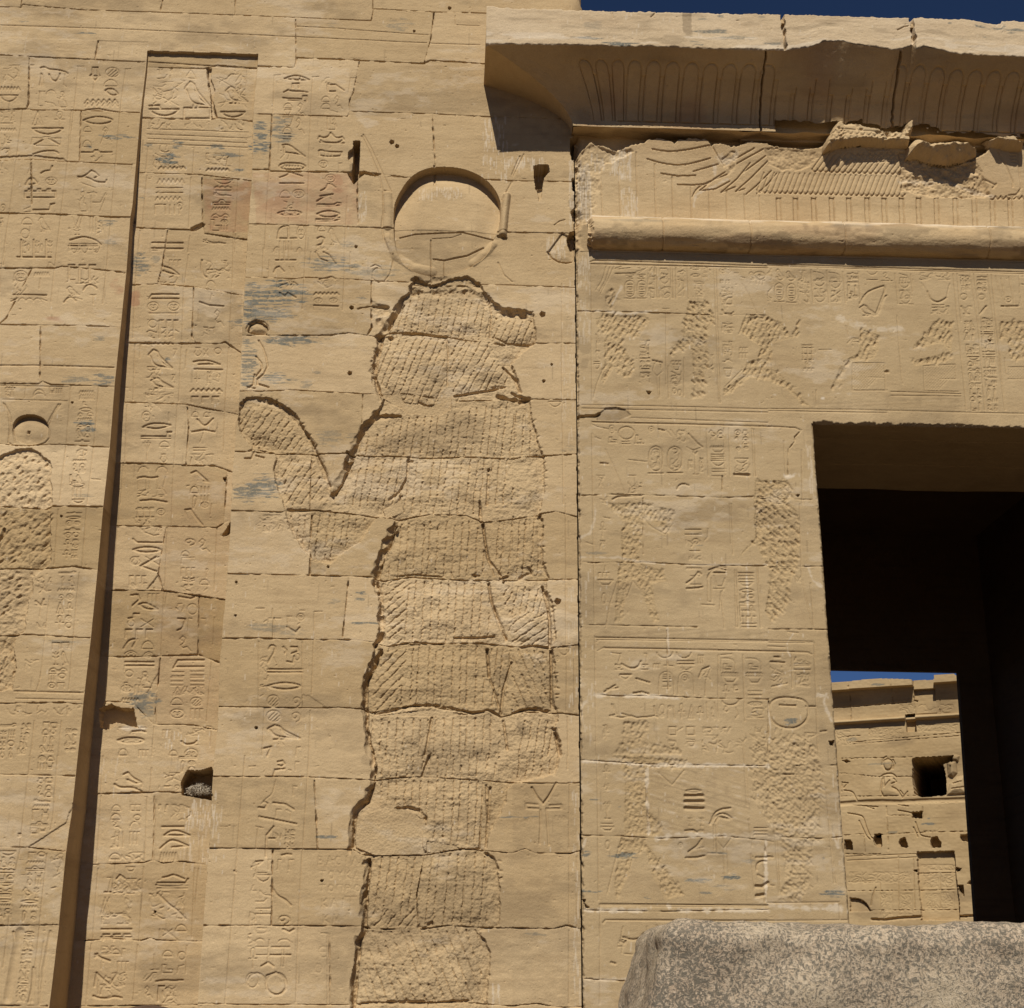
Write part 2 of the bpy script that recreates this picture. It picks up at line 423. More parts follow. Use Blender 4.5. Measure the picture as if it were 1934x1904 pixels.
def sandstone(name, light, mid, deep, bump=0.8, painted=True, streak=1.0, hacked=False):
    m, nt, b = nodes(name); k = NT(nt)
    pos = k.n('ShaderNodeNewGeometry').outputs['Position']
    broad = k.noise(pos, 1.1, 3, .5, (1, 1, 1.3))
    bed = k.noise(pos, 1.0, 5, .62, (1.1, 1.1, 13))
    mot = k.noise(pos, 9, 5, .65)
    fine = k.noise(pos, 120, 3, .6)
    col = k.mix(k.ramp(broad, .33, .67), c4(*mid), c4(*light))
    col = k.mix(k.math('MULTIPLY', k.ramp(bed, .52, .72), .55*streak), col, c4(*deep))
    col = k.mix(k.math('MULTIPLY', k.ramp(mot, .5, .8), .35), col, c4(*deep))
    col = k.mix(k.math('MULTIPLY', k.ramp(mot, .46, .25), .25), col, c4(*[min(.8, x*1.2) for x in light]))
    g = k.math('MULTIPLY_ADD', fine, .5); g.node.inputs[2].default_value = .75
    gc = k.n('ShaderNodeCombineColor'); [nt.links.new(g, gc.inputs[i]) for i in range(3)]
    col = k.mix(1.0, col, gc.outputs[0], 'MULTIPLY')
    if painted:
        tn = k.n('ShaderNodeAttribute', attribute_name='tone').outputs['Fac']
        t1 = k.math('ADD', tn, 1.0); tc = k.n('ShaderNodeCombineColor')
        nt.links.new(t1, tc.inputs[0]); nt.links.new(k.math('MULTIPLY_ADD', tn, 1.15), tc.inputs[1]); tc.inputs[1].links[0].from_node.inputs[2].default_value = 1.0
        nt.links.new(k.math('MULTIPLY_ADD', tn, 1.5), tc.inputs[2]); tc.inputs[2].links[0].from_node.inputs[2].default_value = 1.0
        col = k.mix(1.0, col, tc.outputs[0], 'MULTIPLY')
        at = k.n('ShaderNodeAttribute', attribute_name='stain'); sp = k.n('ShaderNodeSeparateColor'); nt.links.new(at.outputs['Color'], sp.inputs[0])
        brk = k.ramp(k.noise(pos, 45, 4, .7), .25, .5)
        col = k.mix(k.math('MULTIPLY', at.outputs['Alpha'], .8), col, c4(.15, .105, .06))
        col = k.mix(k.math('MULTIPLY', sp.outputs[2], .8), col, c4(.33, .155, .085))
        col = k.mix(k.math('MULTIPLY', k.math('MULTIPLY', sp.outputs[0], .88), brk), col, c4(.095, .112, .105))
        col = k.mix(k.math('MULTIPLY', sp.outputs[1], .8), col, c4(.66, .57, .44))
    nt.links.new(col, b.inputs['Base Color']); b.inputs['Roughness'].default_value = .92
    h = k.math('ADD', k.math('MULTIPLY', fine, .5), k.noise(pos, 38, 6, .7))
    bp = k.n('ShaderNodeBump'); bp.inputs['Strength'].default_value = bump; bp.inputs['Distance'].default_value = .005
    if hacked:
        v = k.n('ShaderNodeTexVoronoi'); nt.links.new(pos, v.inputs['Vector']); v.inputs['Scale'].default_value = 52
        h = k.math('ADD', k.math('MULTIPLY', v.outputs['Distance'], .9), k.noise(pos, 30, 6, .75)); bp.inputs['Distance'].default_value = .010
    nt.links.new(h, bp.inputs['Height']); nt.links.new(bp.outputs[0], b.inputs['Normal'])
    return m
M_TOWER = sandstone('tower_sandstone', (.48, .350, .193), (.43, .306, .163), (.31, .212, .11))
M_HACK = sandstone('hacked_sandstone', (.465, .339, .186), (.42, .298, .158), (.32, .22, .113), bump=.5, hacked=True)
M_HACKG = sandstone('hacked_gate_sandstone', (.425, .31, .166), (.385, .274, .142), (.30, .204, .104), bump=.4, hacked=True)
M_GATE = sandstone('gate_sandstone', (.432, .318, .176), (.388, .28, .15), (.30, .208, .11))
M_CORNICE = sandstone('cornice_sandstone', (.51, .377, .212), (.46, .322, .17), (.335, .232, .12))
M_FILLET = sandstone('bleached_sandstone', (.56, .435, .28), (.49, .37, .225), (.37, .265, .155))
M_FAR = sandstone('far_sandstone', (.43, .312, .165), (.385, .272, .14), (.285, .193, .097), bump=.3)
M_INNER_SHADE = sandstone('passage_shade_sandstone', (.16, .10, .05), (.13, .08, .04), (.09, .055, .03), painted=False)  # darkened copy of the sandstone: the passage's shade is put into the colour

def simple(name, c, rough=.9, var=None, scale=20):
    m, nt, b = nodes(name); k = NT(nt)
    pos = k.n('ShaderNodeNewGeometry').outputs['Position']
    if var: nt.links.new(k.mix(k.ramp(k.noise(pos, scale, 5, .6), .35, .65), c4(*c), c4(*var)), b.inputs['Base Color'])
    else: b.inputs['Base Color'].default_value = c4(*c)
    b.inputs['Roughness'].default_value = rough
    return m
M_SAND = simple('packed_sand', (.125, .09, .054), .95, (.10, .07, .043), 1.5)
M_DIMMER = simple('bounce_dimming', (.10, .075, .05), .9, (.07, .05, .035), 3)  # dark colour chosen to cut light bouncing off the unseen passage floor

# ------------------------------------------------------------------ setting
gm = bpy.data.meshes.new('ground')
gm.from_pydata([(-600, -300, 0), (600, -300, 0), (600, 900, 0), (-600, 900, 0)], [], [(0, 1, 2, 3)])
tag(mesh_obj('ground', gm, M_SAND), kind='structure')
pm = bpy.data.meshes.new('unseen_dark_floor'); pm.from_pydata([(3.2, -.2, .006), (6.9, -.2, .006), (6.9, 6.9, .006), (3.2, 6.9, .006)], [], [(0, 1, 2, 3)])
tag(mesh_obj('bounce_dimmer', pm, M_DIMMER), kind='structure')  # unseen dark sheet, added over the ground to keep the passage dim

# ------------------------------------------------------------------ the tower left of the gate
tower = thing('pylon_tower', 'tall sandstone tower wall carved with a large hacked-out goddess under a sun disc', 'tower', (0, 0, 0))
XC = 1.085
def line_x(tt_pts):
    P = np.concatenate([TT(t, _pl(p)) for t, p in tt_pts]); return P
NL = np.concatenate([TT('00', _pl('1112,380 1103,500 1062,850 1028,1245 1000,1560 985,1640')), TT('01', _pl('955,150 908,600 865,1012 828,1480')), TT('02', _pl('780,20 738,495 687,1012 628,1520')), TT('03', _pl('572,150 548,380 500,720 445,1280 372,1890'))])
NR = np.concatenate([TT('10', _pl('15,410 -25,890 -33,1330 -64,1770')), TT('01', _pl('1842,280 1822,700 1800,1165 1757,1610')), TT('02', _pl('1735,190 1705,660 1660,1150 1640,1665')), TT('03', _pl('1607,90 1575,690 1530,1290 1488,1890'))])
STEP = 0.0053
f = Face(-5.65, XC, 0.9, 11.35, STEP, seed=3)
nl, nr = f.loc(NL), f.loc(NR)
NTOP = float(f.loc(TT('00', [(1115, 384)]))[0, 1])
def n_left(b): return np.interp(b, nl[::-1, 1], nl[::-1, 0])
def n_right(b): return np.interp(b, nr[::-1, 1], nr[::-1, 0])
def n_depth(b): return np.clip(.05+(9.445-b)*.0598, .042, .56)
def tower_base(a, b):
    return np.where((a > n_left(b)-.02) & (a < n_right(b)) & (b < NTOP+.02), -n_depth(b), 0.0)
f.base = None
A, B = f.A[None, :], f.B[:, None]
# one column of the grid follows the niche's left edge exactly
I0 = int(round((float(nl[:, 0].mean())-f.a0)/f.s))
_fall = np.clip(1-np.abs(np.arange(f.na)-I0)/14.0, 0, 1)
f.fwd = lambda a, b: (a+(np.interp(b[:, 0], nl[::-1, 1], nl[::-1, 0])-f_A[I0])[:, None]*_fall[None, :], b)
f_A = f.A
f.weather()
edge_n = f._n(.05)*.002
# niche for the flag pole
lefts = ((np.arange(f.na)-I0-.5)*f.s)[None, :]+0*B
inn = np.minimum(np.minimum(lefts, n_right(B)-A+edge_n), NTOP-B+edge_n)
tn = np.where(lefts < .02, (inn > 0)*1.0, sstep(inn, -.003, .004))
f.H -= tn*n_depth(B)
f._ed = np.where(B < NTOP-.02, np.abs(inn), 1.0)
zoneN = inn > 0.0
zoneL = (lefts < 0) & (B < NTOP+.1)
NICHE = (inn > -.006)

COURSES = {
 'LR0': '00 -300,45 160,55 168,32 620,75 1210,92 1934,120 2804,155 2824,65 3274,90 3660,100 4400,120',
 'L': ['00 -300,408 0,415 725,450 1115,468', '00 -300,825 0,830 200,822 260,830 640,832 1060,850', '00 -300,1205 0,1210 240,1200 300,1205 590,1225 1030,1245', '00 -300,1605 0,1610 460,1620 835,1640 985,1640', '01 -300,112 0,120 410,122 470,108 810,140 950,158', '01 -300,540 0,548 600,555 910,568', '01 -300,985 0,990 290,995 320,975 380,1000 860,1015', '01 -300,1445 0,1450 190,1465 300,1455 450,1452 830,1475', '02 -300,8 0,15 340,35 380,15 780,20', '02 -300,485 0,492 180,488 330,490 560,470 640,485 730,497', '02 -300,985 0,995 200,985 690,1012', '02 -300,1500 0,1505 480,1500 630,1515', '03 -300,130 0,138 570,152', '03 -300,685 210,690 500,722', '03 -300,1285 0,1280 440,1275', '03 -300,1890 0,1885 370,1890'],
 'N': ['00 1080,488 1540,520 1640,492 1940,515', '00 1080,890 1590,905 1640,890 1920,895', '00 1060,1305 1500,1318 1910,1330', '00 1035,1722 1290,1730 1460,1735 1535,1690 1545,1762 1880,1765', '01 1000,250 1200,242 1480,265 1850,275', '01 980,685 1380,692 1480,690 1660,695 1700,680 1830,715', '01 940,1135 1400,1150 1810,1165', '01 900,1595 1200,1600 1420,1612 1620,1615 1770,1605', '02 880,165 1340,170 1640,178 1720,130', '02 840,650 1240,655 1715,660', '02 800,1155 1200,1150 1290,1145 1500,1140 1670,1155', '02 700,1480 800,1490 1000,1500 1160,1665 1300,1665 1460,1670 1650,1665', '03 740,285 1080,275 1230,270 1370,278 1610,290', '03 700,820 930,812 1080,805 1160,785 1230,810 1370,795 1540,820', '03 640,1395 870,1380 1060,1395 1130,1375 1180,1390 1530,1395', '03 580,1890 1490,1890'],
 'R': ['00 1115,468 1944,500 2224,510 2244,435 3194,480 3254,455 3654,480 4400,500', '10 -30,860 690,880 712,842 1340,860 1750,880 2440,900', '10 -40,1280 100,1280 108,1292 700,1300 820,1300 1120,1340 1760,1355 1934,1365 2440,1372', '10 -70,1690 0,1690 770,1715 955,1722 1934,1755 2440,1762', '11 -95,190 0,190 310,200 370,190 880,215 1120,225 1340,250 1700,245 1934,250 2440,268', '11 -115,630 550,630 700,612 840,632 900,640 1010,605 1150,610 1440,640 1900,705 2100,690 2440,690', '11 -140,1050 80,1050 300,1042 480,1055 900,1075 1100,1065 1480,1120 2084,1110 2440,1118', '11 -175,1505 130,1520 470,1525 690,1520 830,1540 1060,1540 1300,1555 1540,1545 1934,1560 2114,1535 2174,1540 2440,1525', '12 -200,50 0,55 200,60 240,45 520,50 870,90 1080,115 1300,80 1580,80 1720,135 1934,112 2174,70 2264,55 2440,100', '12 -230,525 0,530 400,538 890,550 960,580 1160,550 1330,560 1600,575 1900,575 2224,570 2440,572', '12 -270,1015 0,1012 430,1025 730,1025 890,1045 1000,1075 1160,1045 1300,1055 1700,1050 1934,1075 2230,1085 2440,1065', '12 -290,1530 0,1535 350,1540 540,1540 620,1535 820,1550 870,1575 1200,1520 1330,1530 1620,1575 1760,1560 1850,1610 2014,1570 2300,1580 2450,1597', '13 -320,155 40,155 190,152 430,160 860,180 930,180 1100,160 1250,155 1720,185 1934,200 2130,205 2400,205 2460,200', '13 -370,695 730,705 800,745 1000,750 1270,750 1560,700 1710,715 1934,735 2034,700 2110,735 2380,735 2460,715', '13 -410,1280 110,1280 800,1287 870,1308 1250,1310 1450,1280 1740,1300 1934,1300 2250,1305 2350,1280 2460,1310', '13 -460,1870 0,1880 720,1880 900,1860 1100,1870 1500,1860 1934,1890 2120,1870 2280,1900 2470,1895'],
}
VERTS = {
 'L': {0: ['00 785,80 715,450'], 1: ['00 220,440 215,780 200,822'], 2: ['00 612,835 600,1215'], 3: ['00 235,1205 242,1605'], 5: ['01 240,125 45,500 -10,545'], 6: ['01 305,565 300,990']},
 'N': {1: ['00 1565,520 1580,700 1640,890'], 3: ['00 1525,1345 1530,1690'], 4: ['00 1265,1740 1225,2010 1190,2145'], 5: ['01 1465,275 1450,640 1480,690'], 7: ['01 1415,1175 1425,1330 1405,1605'], 8: ['01 1715,1690 1695,2000'], 9: ['02 1255,180 1215,400 1195,530 1230,655'], 10: ['02 1505,690 1495,1140'], 11: ['02 1210,1165 1190,1400 1160,1665'], 13: ['03 1165,300 1160,640 1150,790']},
 'R': {0: ['10 300,150 302,500', '10 1345,95 1320,300 1270,480', '00 785,80 715,450'], 1: ['10 780,470 735,700 705,760 705,870'], 2: ['10 120,870 115,1000 100,1290', '10 1332,860 1345,1100 1355,1250'], 3: ['10 770,1310 765,1500 775,1715'], 5: ['11 872,215 870,470 875,570 840,632'], 7: ['11 808,1080 800,1290'], 8: ['12 420,-380 405,50'], 9: ['12 420,85 405,535'], 10: ['12 700,560 655,1000'], 13: ['13 440,185 465,700', '13 1715,190 1690,700'], 14: ['13 125,715 115,1280', '13 1270,760 1215,1050 1225,1290'], 15: ['13 555,1295 560,1875']},
 'top': ['10 885,-90 882,65', '00 1230,-10 1212,80', '00 1778,-10 1775,105', '00 165,-10 160,50'],
}
def P_of(sx):
    t, r = sx.split(' ', 1); return TT(t, _pl(r))
rngc = np.random.default_rng(11)
joint_list = []
for z, mask in (('L', zoneL), ('N', zoneN), ('R', ~zoneL & ~zoneN)):
    f.base = tower_base if z == 'N' else None
    lines = ([COURSES['LR0']] if z != 'N' else [COURSES['LR0']])+COURSES[z]
    tone = np.zeros_like(f.H); off = np.zeros_like(f.H); done = np.zeros(f.H.shape, bool)
    prevtop = np.full(f.na, 99.0)
    for c, ln in enumerate(lines):
        p = f.loc(P_of(ln)); o = np.argsort(p[:, 0]); yb = np.interp(f.A, p[o, 0], p[o, 1])
        band = (B < prevtop[None, :]) & (B >= yb[None, :])
        # blocks of the course
        vl = VERTS[z].get(c-1, []) if c else []
        blk = np.zeros_like(f.H, dtype=np.int16)
        for v in vl:
            q = f.loc(P_of(v)); o2 = np.argsort(q[:, 1]); xa = np.interp(f.B, q[o2, 1], q[o2, 0]); blk += (A > xa[:, None])
        tv = rngc.normal(0, .075, 12); ov = rngc.normal(0, .0022, 12); gx = rngc.normal(0, .0015, 12)
        tone[band] = tv[blk[band]]; off[band] = ov[blk[band]]+(gx[blk]*A)[band]*.6
        prevtop = yb
    f.tone[mask] += tone[mask]; f.H[mask] += off[mask]*.8
    for c, ln in enumerate(lines):
        if z == 'N' and c == 0: continue
        if z == 'L' and c == 0: continue
        joint_list.append((z, P_of(ln)))
    for vv in VERTS[z].values(): joint_list += [(z, P_of(v)) for v in vv if not (z == 'R' and v.startswith('00'))]
f.base = None
rj = random.Random(4)
for z, P in joint_list+[('R', P_of(v)) for v in VERTS['top']]:
    cut0 = f.cut; f.cut = np.zeros_like(cut0); f.base = tower_base if z == 'N' else None
    jline(f, P, rj.uniform(3.8, 6.5)*f.unit, rj.uniform(.018, .035), seed=1)
    mk = {'L': zoneL, 'N': zoneN, 'R': ~zoneN & ~zoneL}[z]
    f.cut = np.maximum(cut0, np.where(mk, f.cut, 0))
# wide broken gap in the niche head, chips
f.base = tower_base
for sx, d in (('00 1565,520 1600,515 1590,590 1625,680 1610,760 1640,885 1600,890 1590,700 1575,600', .03), ('00 1440,1720 1530,1680 1545,1700 1480,1740 1440,1745', .03), ('02 1110,640 1160,580 1195,530 1220,590 1215,650', .012), ('02 1105,1430 1195,1270 1190,1400 1150,1470', .008)):
    f.sink(f.loc(P_of(sx)), d, .003, .003, .017)
f.base = None
for sx, d in (('20 320,1700 360,1670 400,1660', .01), ('00 -10,1180 240,1170 480,1195 500,1215 250,1205 0,1205', .012), ('12 350,1440 400,1445 540,1540 350,1540', .006), ('00 1000,1600 1000,1640 960,1640', .03), ('03 545,340 555,380 520,430 500,500 215,685 205,700 500,720 540,440', .010)):
    p = f.loc(P_of(sx))
    if len(p) > 3: f.sink(p, d, .003, .003, .017)
    else: f.groove(p, .007, d)

# ---- the great figure: hacked back below the face
def pts(*a): return np.concatenate([TT(t, _pl(p)) for t, p in a])
FIG = pts(('11', '1155,255 1160,300 1100,340 1050,400 1020,470 1000,560 990,605 915,640 910,730 885,800 880,900 895,960 905,1050 965,1105 930,1180 860,1250 800,1310 770,1380 760,1430 725,1500 670,1560 665,1640 690,1650 640,1740 590,1820 575,1815 540,1700 520,1610 465,1520 440,1440 380,1350 330,1260 260,1190 190,1140 100,1100 0,1090'),
          ('01', '1860,1105 1810,1140 1795,1320 1830,1390 1920,1490'), ('11', '120,1500 150,1550 130,1650 150,1750 190,1860'),
          ('12', '225,80 240,150 290,240 340,330 400,390 430,430 560,450 640,390 720,330 800,280 850,190 900,110 1000,90 1060,130 1070,200 960,260 930,360 900,480 890,550 880,610 920,640 915,690 940,730 930,800 915,850 930,960 890,1040 885,1130 850,1200 830,1290 808,1370 805,1500 825,1600 820,1700 835,1790 880,1880'),
          ('13', '895,0 910,60 890,160 900,190 850,270 810,340 740,400 725,500 730,600 715,690 800,740 830,780 850,850 830,950 820,1010 790,1120 815,1170 800,1280 770,1360 750,1400 740,1530 720,1700 715,1880 700,2100 1790,2100 1750,1860 1760,1700 1780,1500 1700,1330 1840,1280 1850,1100 1850,1000 1830,930 1840,850 1800,760 1740,720 1760,600 1830,480 1890,350 1900,260 1934,205'),
          ('23', '120,190 330,140 350,90'), ('22', '370,1880 370,1800 340,1720 320,1690 350,1640 340,1560 310,1460 345,1350 330,1200 300,1090 340,1020 320,880 310,740 260,650 280,560 240,430 230,300 240,200 240,110'),
          ('21', '200,2000 250,1810 250,1650 240,1540 200,1430 180,1320 150,1250 145,1190 140,1110 60,1080 60,980 0,850 60,790 180,690 185,600 160,450 60,430 0,420'),
          ('11', '1860,420 1790,360 1730,300 1690,230 1600,180 1500,190 1330,250 1200,180'))
pf = f.loc(FIG)
sl, D = f.sdist(pf, .26)
jn = (.55*f._n(.05)+.3*f._n(.017)+.5*f.noise(.025, .025, 77))[sl]
Dj = D+.011*jn
rough = (.7*f.noise(.13, .10, 81)+.45*np.abs(f._n(.05))+.3*np.abs(f.noise(.032, .036, 78))+.15*f.noise(.02, .022, 77))[sl]
dep = .034*sstep(Dj, -.003, .012)-.020*sstep(D+.02*jn, .015, .16)
inside = sstep(Dj, -.002, .02)
for sx, h_, R_ in (('11 920,950 990,700 1010,640 1430,650 1440,1040 1330,1170 1100,1145', .028, .13), ('11 1040,500 1180,330 1420,310 1700,340 1770,480 1760,620 1010,620', .026, .12), ('21 -160,490 170,510 180,690 -150,700', .02, .08), ('11 1460,680 1740,680 1934,980 1500,1090', .02, .12), ('11 760,1530 860,1370 1100,1260 2010,1150 2130,1300 2160,1540', .022, .14), ('11 640,1860 760,1560 1130,1570 1080,1790 960,1890', .03, .1), ('11 1170,1590 1740,1590 1720,1904 1110,1904', .024, .13), ('11 1780,1590 2170,1580 2150,1904 1770,1904', .024, .12), ('11 160,1580 430,1560 540,1880 440,2300 250,2050', .022, .1), ('11 -120,1160 10,1130 250,1260 420,1480 120,1490 -120,1390', .02, .1),
                   ('12 1080,150 1690,150 1730,540 980,550', .024, .14), ('12 1780,150 2130,140 2190,540 1860,550', .022, .1), ('12 990,600 1740,590 1860,1010 1010,1030', .026, .15), ('12 1930,640 2150,640 2220,1040 1960,1040', .022, .09), ('12 890,1540 990,1110 1700,1090 1740,1500', .026, .15), ('12 1870,1110 2220,1110 2230,1540 1880,1570', .022, .1), ('12 880,1630 1300,1620 1270,2050 900,2050', .022, .12), ('12 1340,1620 1750,1620 1740,2050 1290,2050', .022, .12), ('13 1280,200 1700,200 1690,690 1290,600', .022, .12), ('13 880,780 1230,780 1190,1290 870,1290', .022, .11), ('13 1270,760 1750,750 1740,1260 1240,1270', .022, .13), ('13 860,1340 1690,1330 1710,1850 790,1860', .022, .15)):
    s2, D2 = f.sdist(f.loc(P_of(sx)), R_); D2 = D2+.012*f._n(.05)[s2]; f.H[s2] += .6*h_*np.clip(D2/R_, 0, 1)**.7-.003*(D2 > 0)
f.H[sl] -= dep; f.H[sl] += inside*.0155*(rough-.35)
FIGMASK = np.zeros(f.H.shape, bool); FIGMASK[sl] = Dj > -.002
def channel(f, P, w, d, dx=0, even=0, bank=0):
    p = f.loc(P)+np.array([dx, 0]); sl, D = f.dist(p, w*2)
    if sl is None: return
    n = f._n(.05)[sl]; m = f.noise(.03, .05, 91)[sl]
    q = np.abs(f.noise(.06, .08, 92)[sl])*1.6; e = f.noise(.022, .022, 93)[sl]
    ww = w*(.45+.75*q+.25*n)
    if bank:
        o = np.argsort(p[:, 1]); lf = f.A[sl[1]][None, :] < np.interp(f.B[sl[0]], p[o, 1], p[o, 0])[:, None]+.012*m
        fc = f.noise(.045, .06, 95)[sl]
        ww = np.where(lf, w*(1.15+.5*n), w*(.30+.15*m)); f.H[sl] -= d*(.75+.35*np.abs(fc)+.2*m)*np.clip(1-D/np.maximum(ww, .006), 0, 1)**np.where(lf, .8, .6); return
    if even: f.H[sl] -= d*np.clip(1-(D/(w*(.8+.3*n)))**2, 0, 1)*(.8+.3*e); return
    f.H[sl] -= .8*d*(.55+.6*q+.35*e)*np.clip(1-D/np.maximum(ww, .004), 0, 1)**.75
for P, w, d in ((pts(('11', '1120,390 1060,470 1015,560 965,630 945,720 925,800 910,880 905,960 945,1080')), .045, .055),
                (pts(('11', '1090,1240 940,1225 860,1300 800,1380 765,1470 725,1580 655,1740 600,1830')), .048, .05),
                (pts(('11', '20,1120 150,1150 250,1220 350,1330 430,1450 490,1600 560,1760')), .028, .026),
                (pts(('12', '1060,170 1020,300 975,400 935,510 915,570')), .05, .07), (pts(('12', '925,620 945,760 950,900 955,1000 900,1060')), .035, .05),
                (pts(('12', '950,1120 890,1250 850,1320 835,1450 840,1560 845,1700 870,1840'), ('13', '905,80 890,240 850,340 770,420 745,520 728,690')), .04, .075),
                (pts(('13', '855,800 860,900 840,1050 830,1200 830,1330 790,1400 780,1550 760,1700 740,1900')), .042, .07),
                (pts(('11', '1200,300 1400,310 1600,285 1700,330 1800,430 1934,470')), .05, .035), (pts(('11', '1180,210 1300,230 1420,200')), .03, .03),
                (pts(('11', '890,420 960,450 930,520 960,580')), .05, .035), (pts(('11', '770,430 880,410 1000,420')), .012, .03), (pts(('11', '930,640 1010,640')), .03, .05),
                (pts(('21', '0,470 100,470')), .035, .05), (pts(('21', '-100,1090 60,1130 130,1110')), .025, .05), (pts(('11', '1500,1080 1700,1060 1870,1000')), .02, .02),
                (pts(('11', '1110,620 1250,615 1330,630 1440,635')), .012, .03),
                (pts(('12', '900,1590 1100,1545 1300,1515 1500,1545 1640,1580 1750,1555 1850,1600')), .016, .03), (pts(('12', '1000,1070 1200,1045 1400,1055')), .01, .02),
                (pts(('13', '1010,415 1150,390 1240,420 1270,470')), .025, .04), (pts(('13', '1280,730 1350,715 1530,710 1690,700')), .013, .03), (pts(('13', '1240,1290 1270,1300 1330,1270')), .02, .03),
                (pts(('13', '770,1880 1050,1860 1300,1870 1600,1850')), .02, .03), (pts(('12', '1640,540 1690,540')), .02, .03),
                (pts(('12', '240,40 420,50 560,50')), .012, .02), (pts(('22', '60,1560 200,1540 280,1560')), .02, .03), (pts(('22', '80,480 150,510 60,560')), .03, .03)):
    channel(f, P, w, d, 0, 0, int(w in (.045, .048, .05, .04, .042, .0351) and d > .049))
for sx in ('11 1155,1565 1140,1700 1090,1800 1010,1870', '11 1760,1640 1745,1904', '12 1690,-20 1700,130', '12 1060,20 1100,-60', '11 1150,1580 1180,1580'):
    channel(f, P_of(sx), .020, .030, 0, 1)
for sx in ('12 1715,150 1735,300 1750,400 1800,540', '12 1750,590 1790,760 1870,960 1890,1020', '12 1750,1100 1765,1300 1850,1580', '12 1870,1640 1900,1850', '13 1740,220 1755,480 1740,690', '22 235,640 285,850 290,1060', '22 300,1110 305,1540', '22 330,1700 370,1890'):
    channel(f, P_of(sx), .018, .028, 0, 1)
for sx in ('12 1715,150 1735,300 1760,420 1850,540', '12 1760,600 1775,720 1850,950 1890,1020', '12 1745,1100 1760,1300', '12 1930,1200 1870,1400 1850,1580', '12 1330,1610 1280,1890', '13 1310,0 1255,150', '22 230,620 270,720 290,900 288,1070', '22 295,1100 300,1500', '22 320,1700 365,1900', '13 1770,240 1760,480', '21 0,1060 60,1090'):
    f.groove(f.loc(P_of(sx)), .015, .028)
# rows of chisel pits
def pits(f, tt, poly, ang, ls, ps, l=13, w=8, d=.011, fan=None, jit=.18, seed=0, lines=False, grow=False):
    p = f.loc(TT(tt, _pl(poly)))
    if grow: p = p.mean(0)+(p-p.mean(0))*np.array([1.03, 1.12])
    u = f.unit; sl, M = f.inside(p)
    if sl is None: return
    j0, i0 = sl[0].start, sl[1].start; rng = random.Random(seed)
    c = p.mean(0); R = np.abs(p-c).max()*1.5; a0 = radians(ang)
    dv = np.array([math.sin(a0), math.cos(a0)]); nv = np.array([math.cos(a0), -math.sin(a0)])
    n1, n2 = int(R/(ls*u))+1, int(R/(ps*u))+1
    for i in range(-n1, n1+1):
        sh = rng.random()*ps*u; wob = rng.uniform(-.15, .15); pq = None
        for k in range(-n2, n2+1):
            q = c+nv*(i+wob+rng.uniform(-jit, jit)*.5)*ls*u+dv*(k*ps*u+sh+rng.uniform(-jit, jit)*ps*u)
            jj, ii = int((q[1]-f.b0)/f.s)-j0, int((q[0]-f.a0)/f.s)-i0
            if not (0 <= jj < M.shape[0] and 0 <= ii < M.shape[1] and M[jj, ii]): pq = None; continue
            if rng.random() > .1:
                aa = a0+rng.uniform(-.2, .2)
                if lines and pq is not None and rng.random() < .8: f.groove(np.array([pq, q]), 4.0*u, d*rng.uniform(.4, .95))
                pq = q
                if fan is not None: aa = a0+radians(fan)*max(-1, min(1, (c[0]-q[0])/R*2))
                f.pit(q[0], q[1], aa, l*u*rng.uniform(.8, 1.3), max(w*u, f.s*.9)*rng.uniform(.8, 1.2), d*rng.uniform(.5, 1.15))
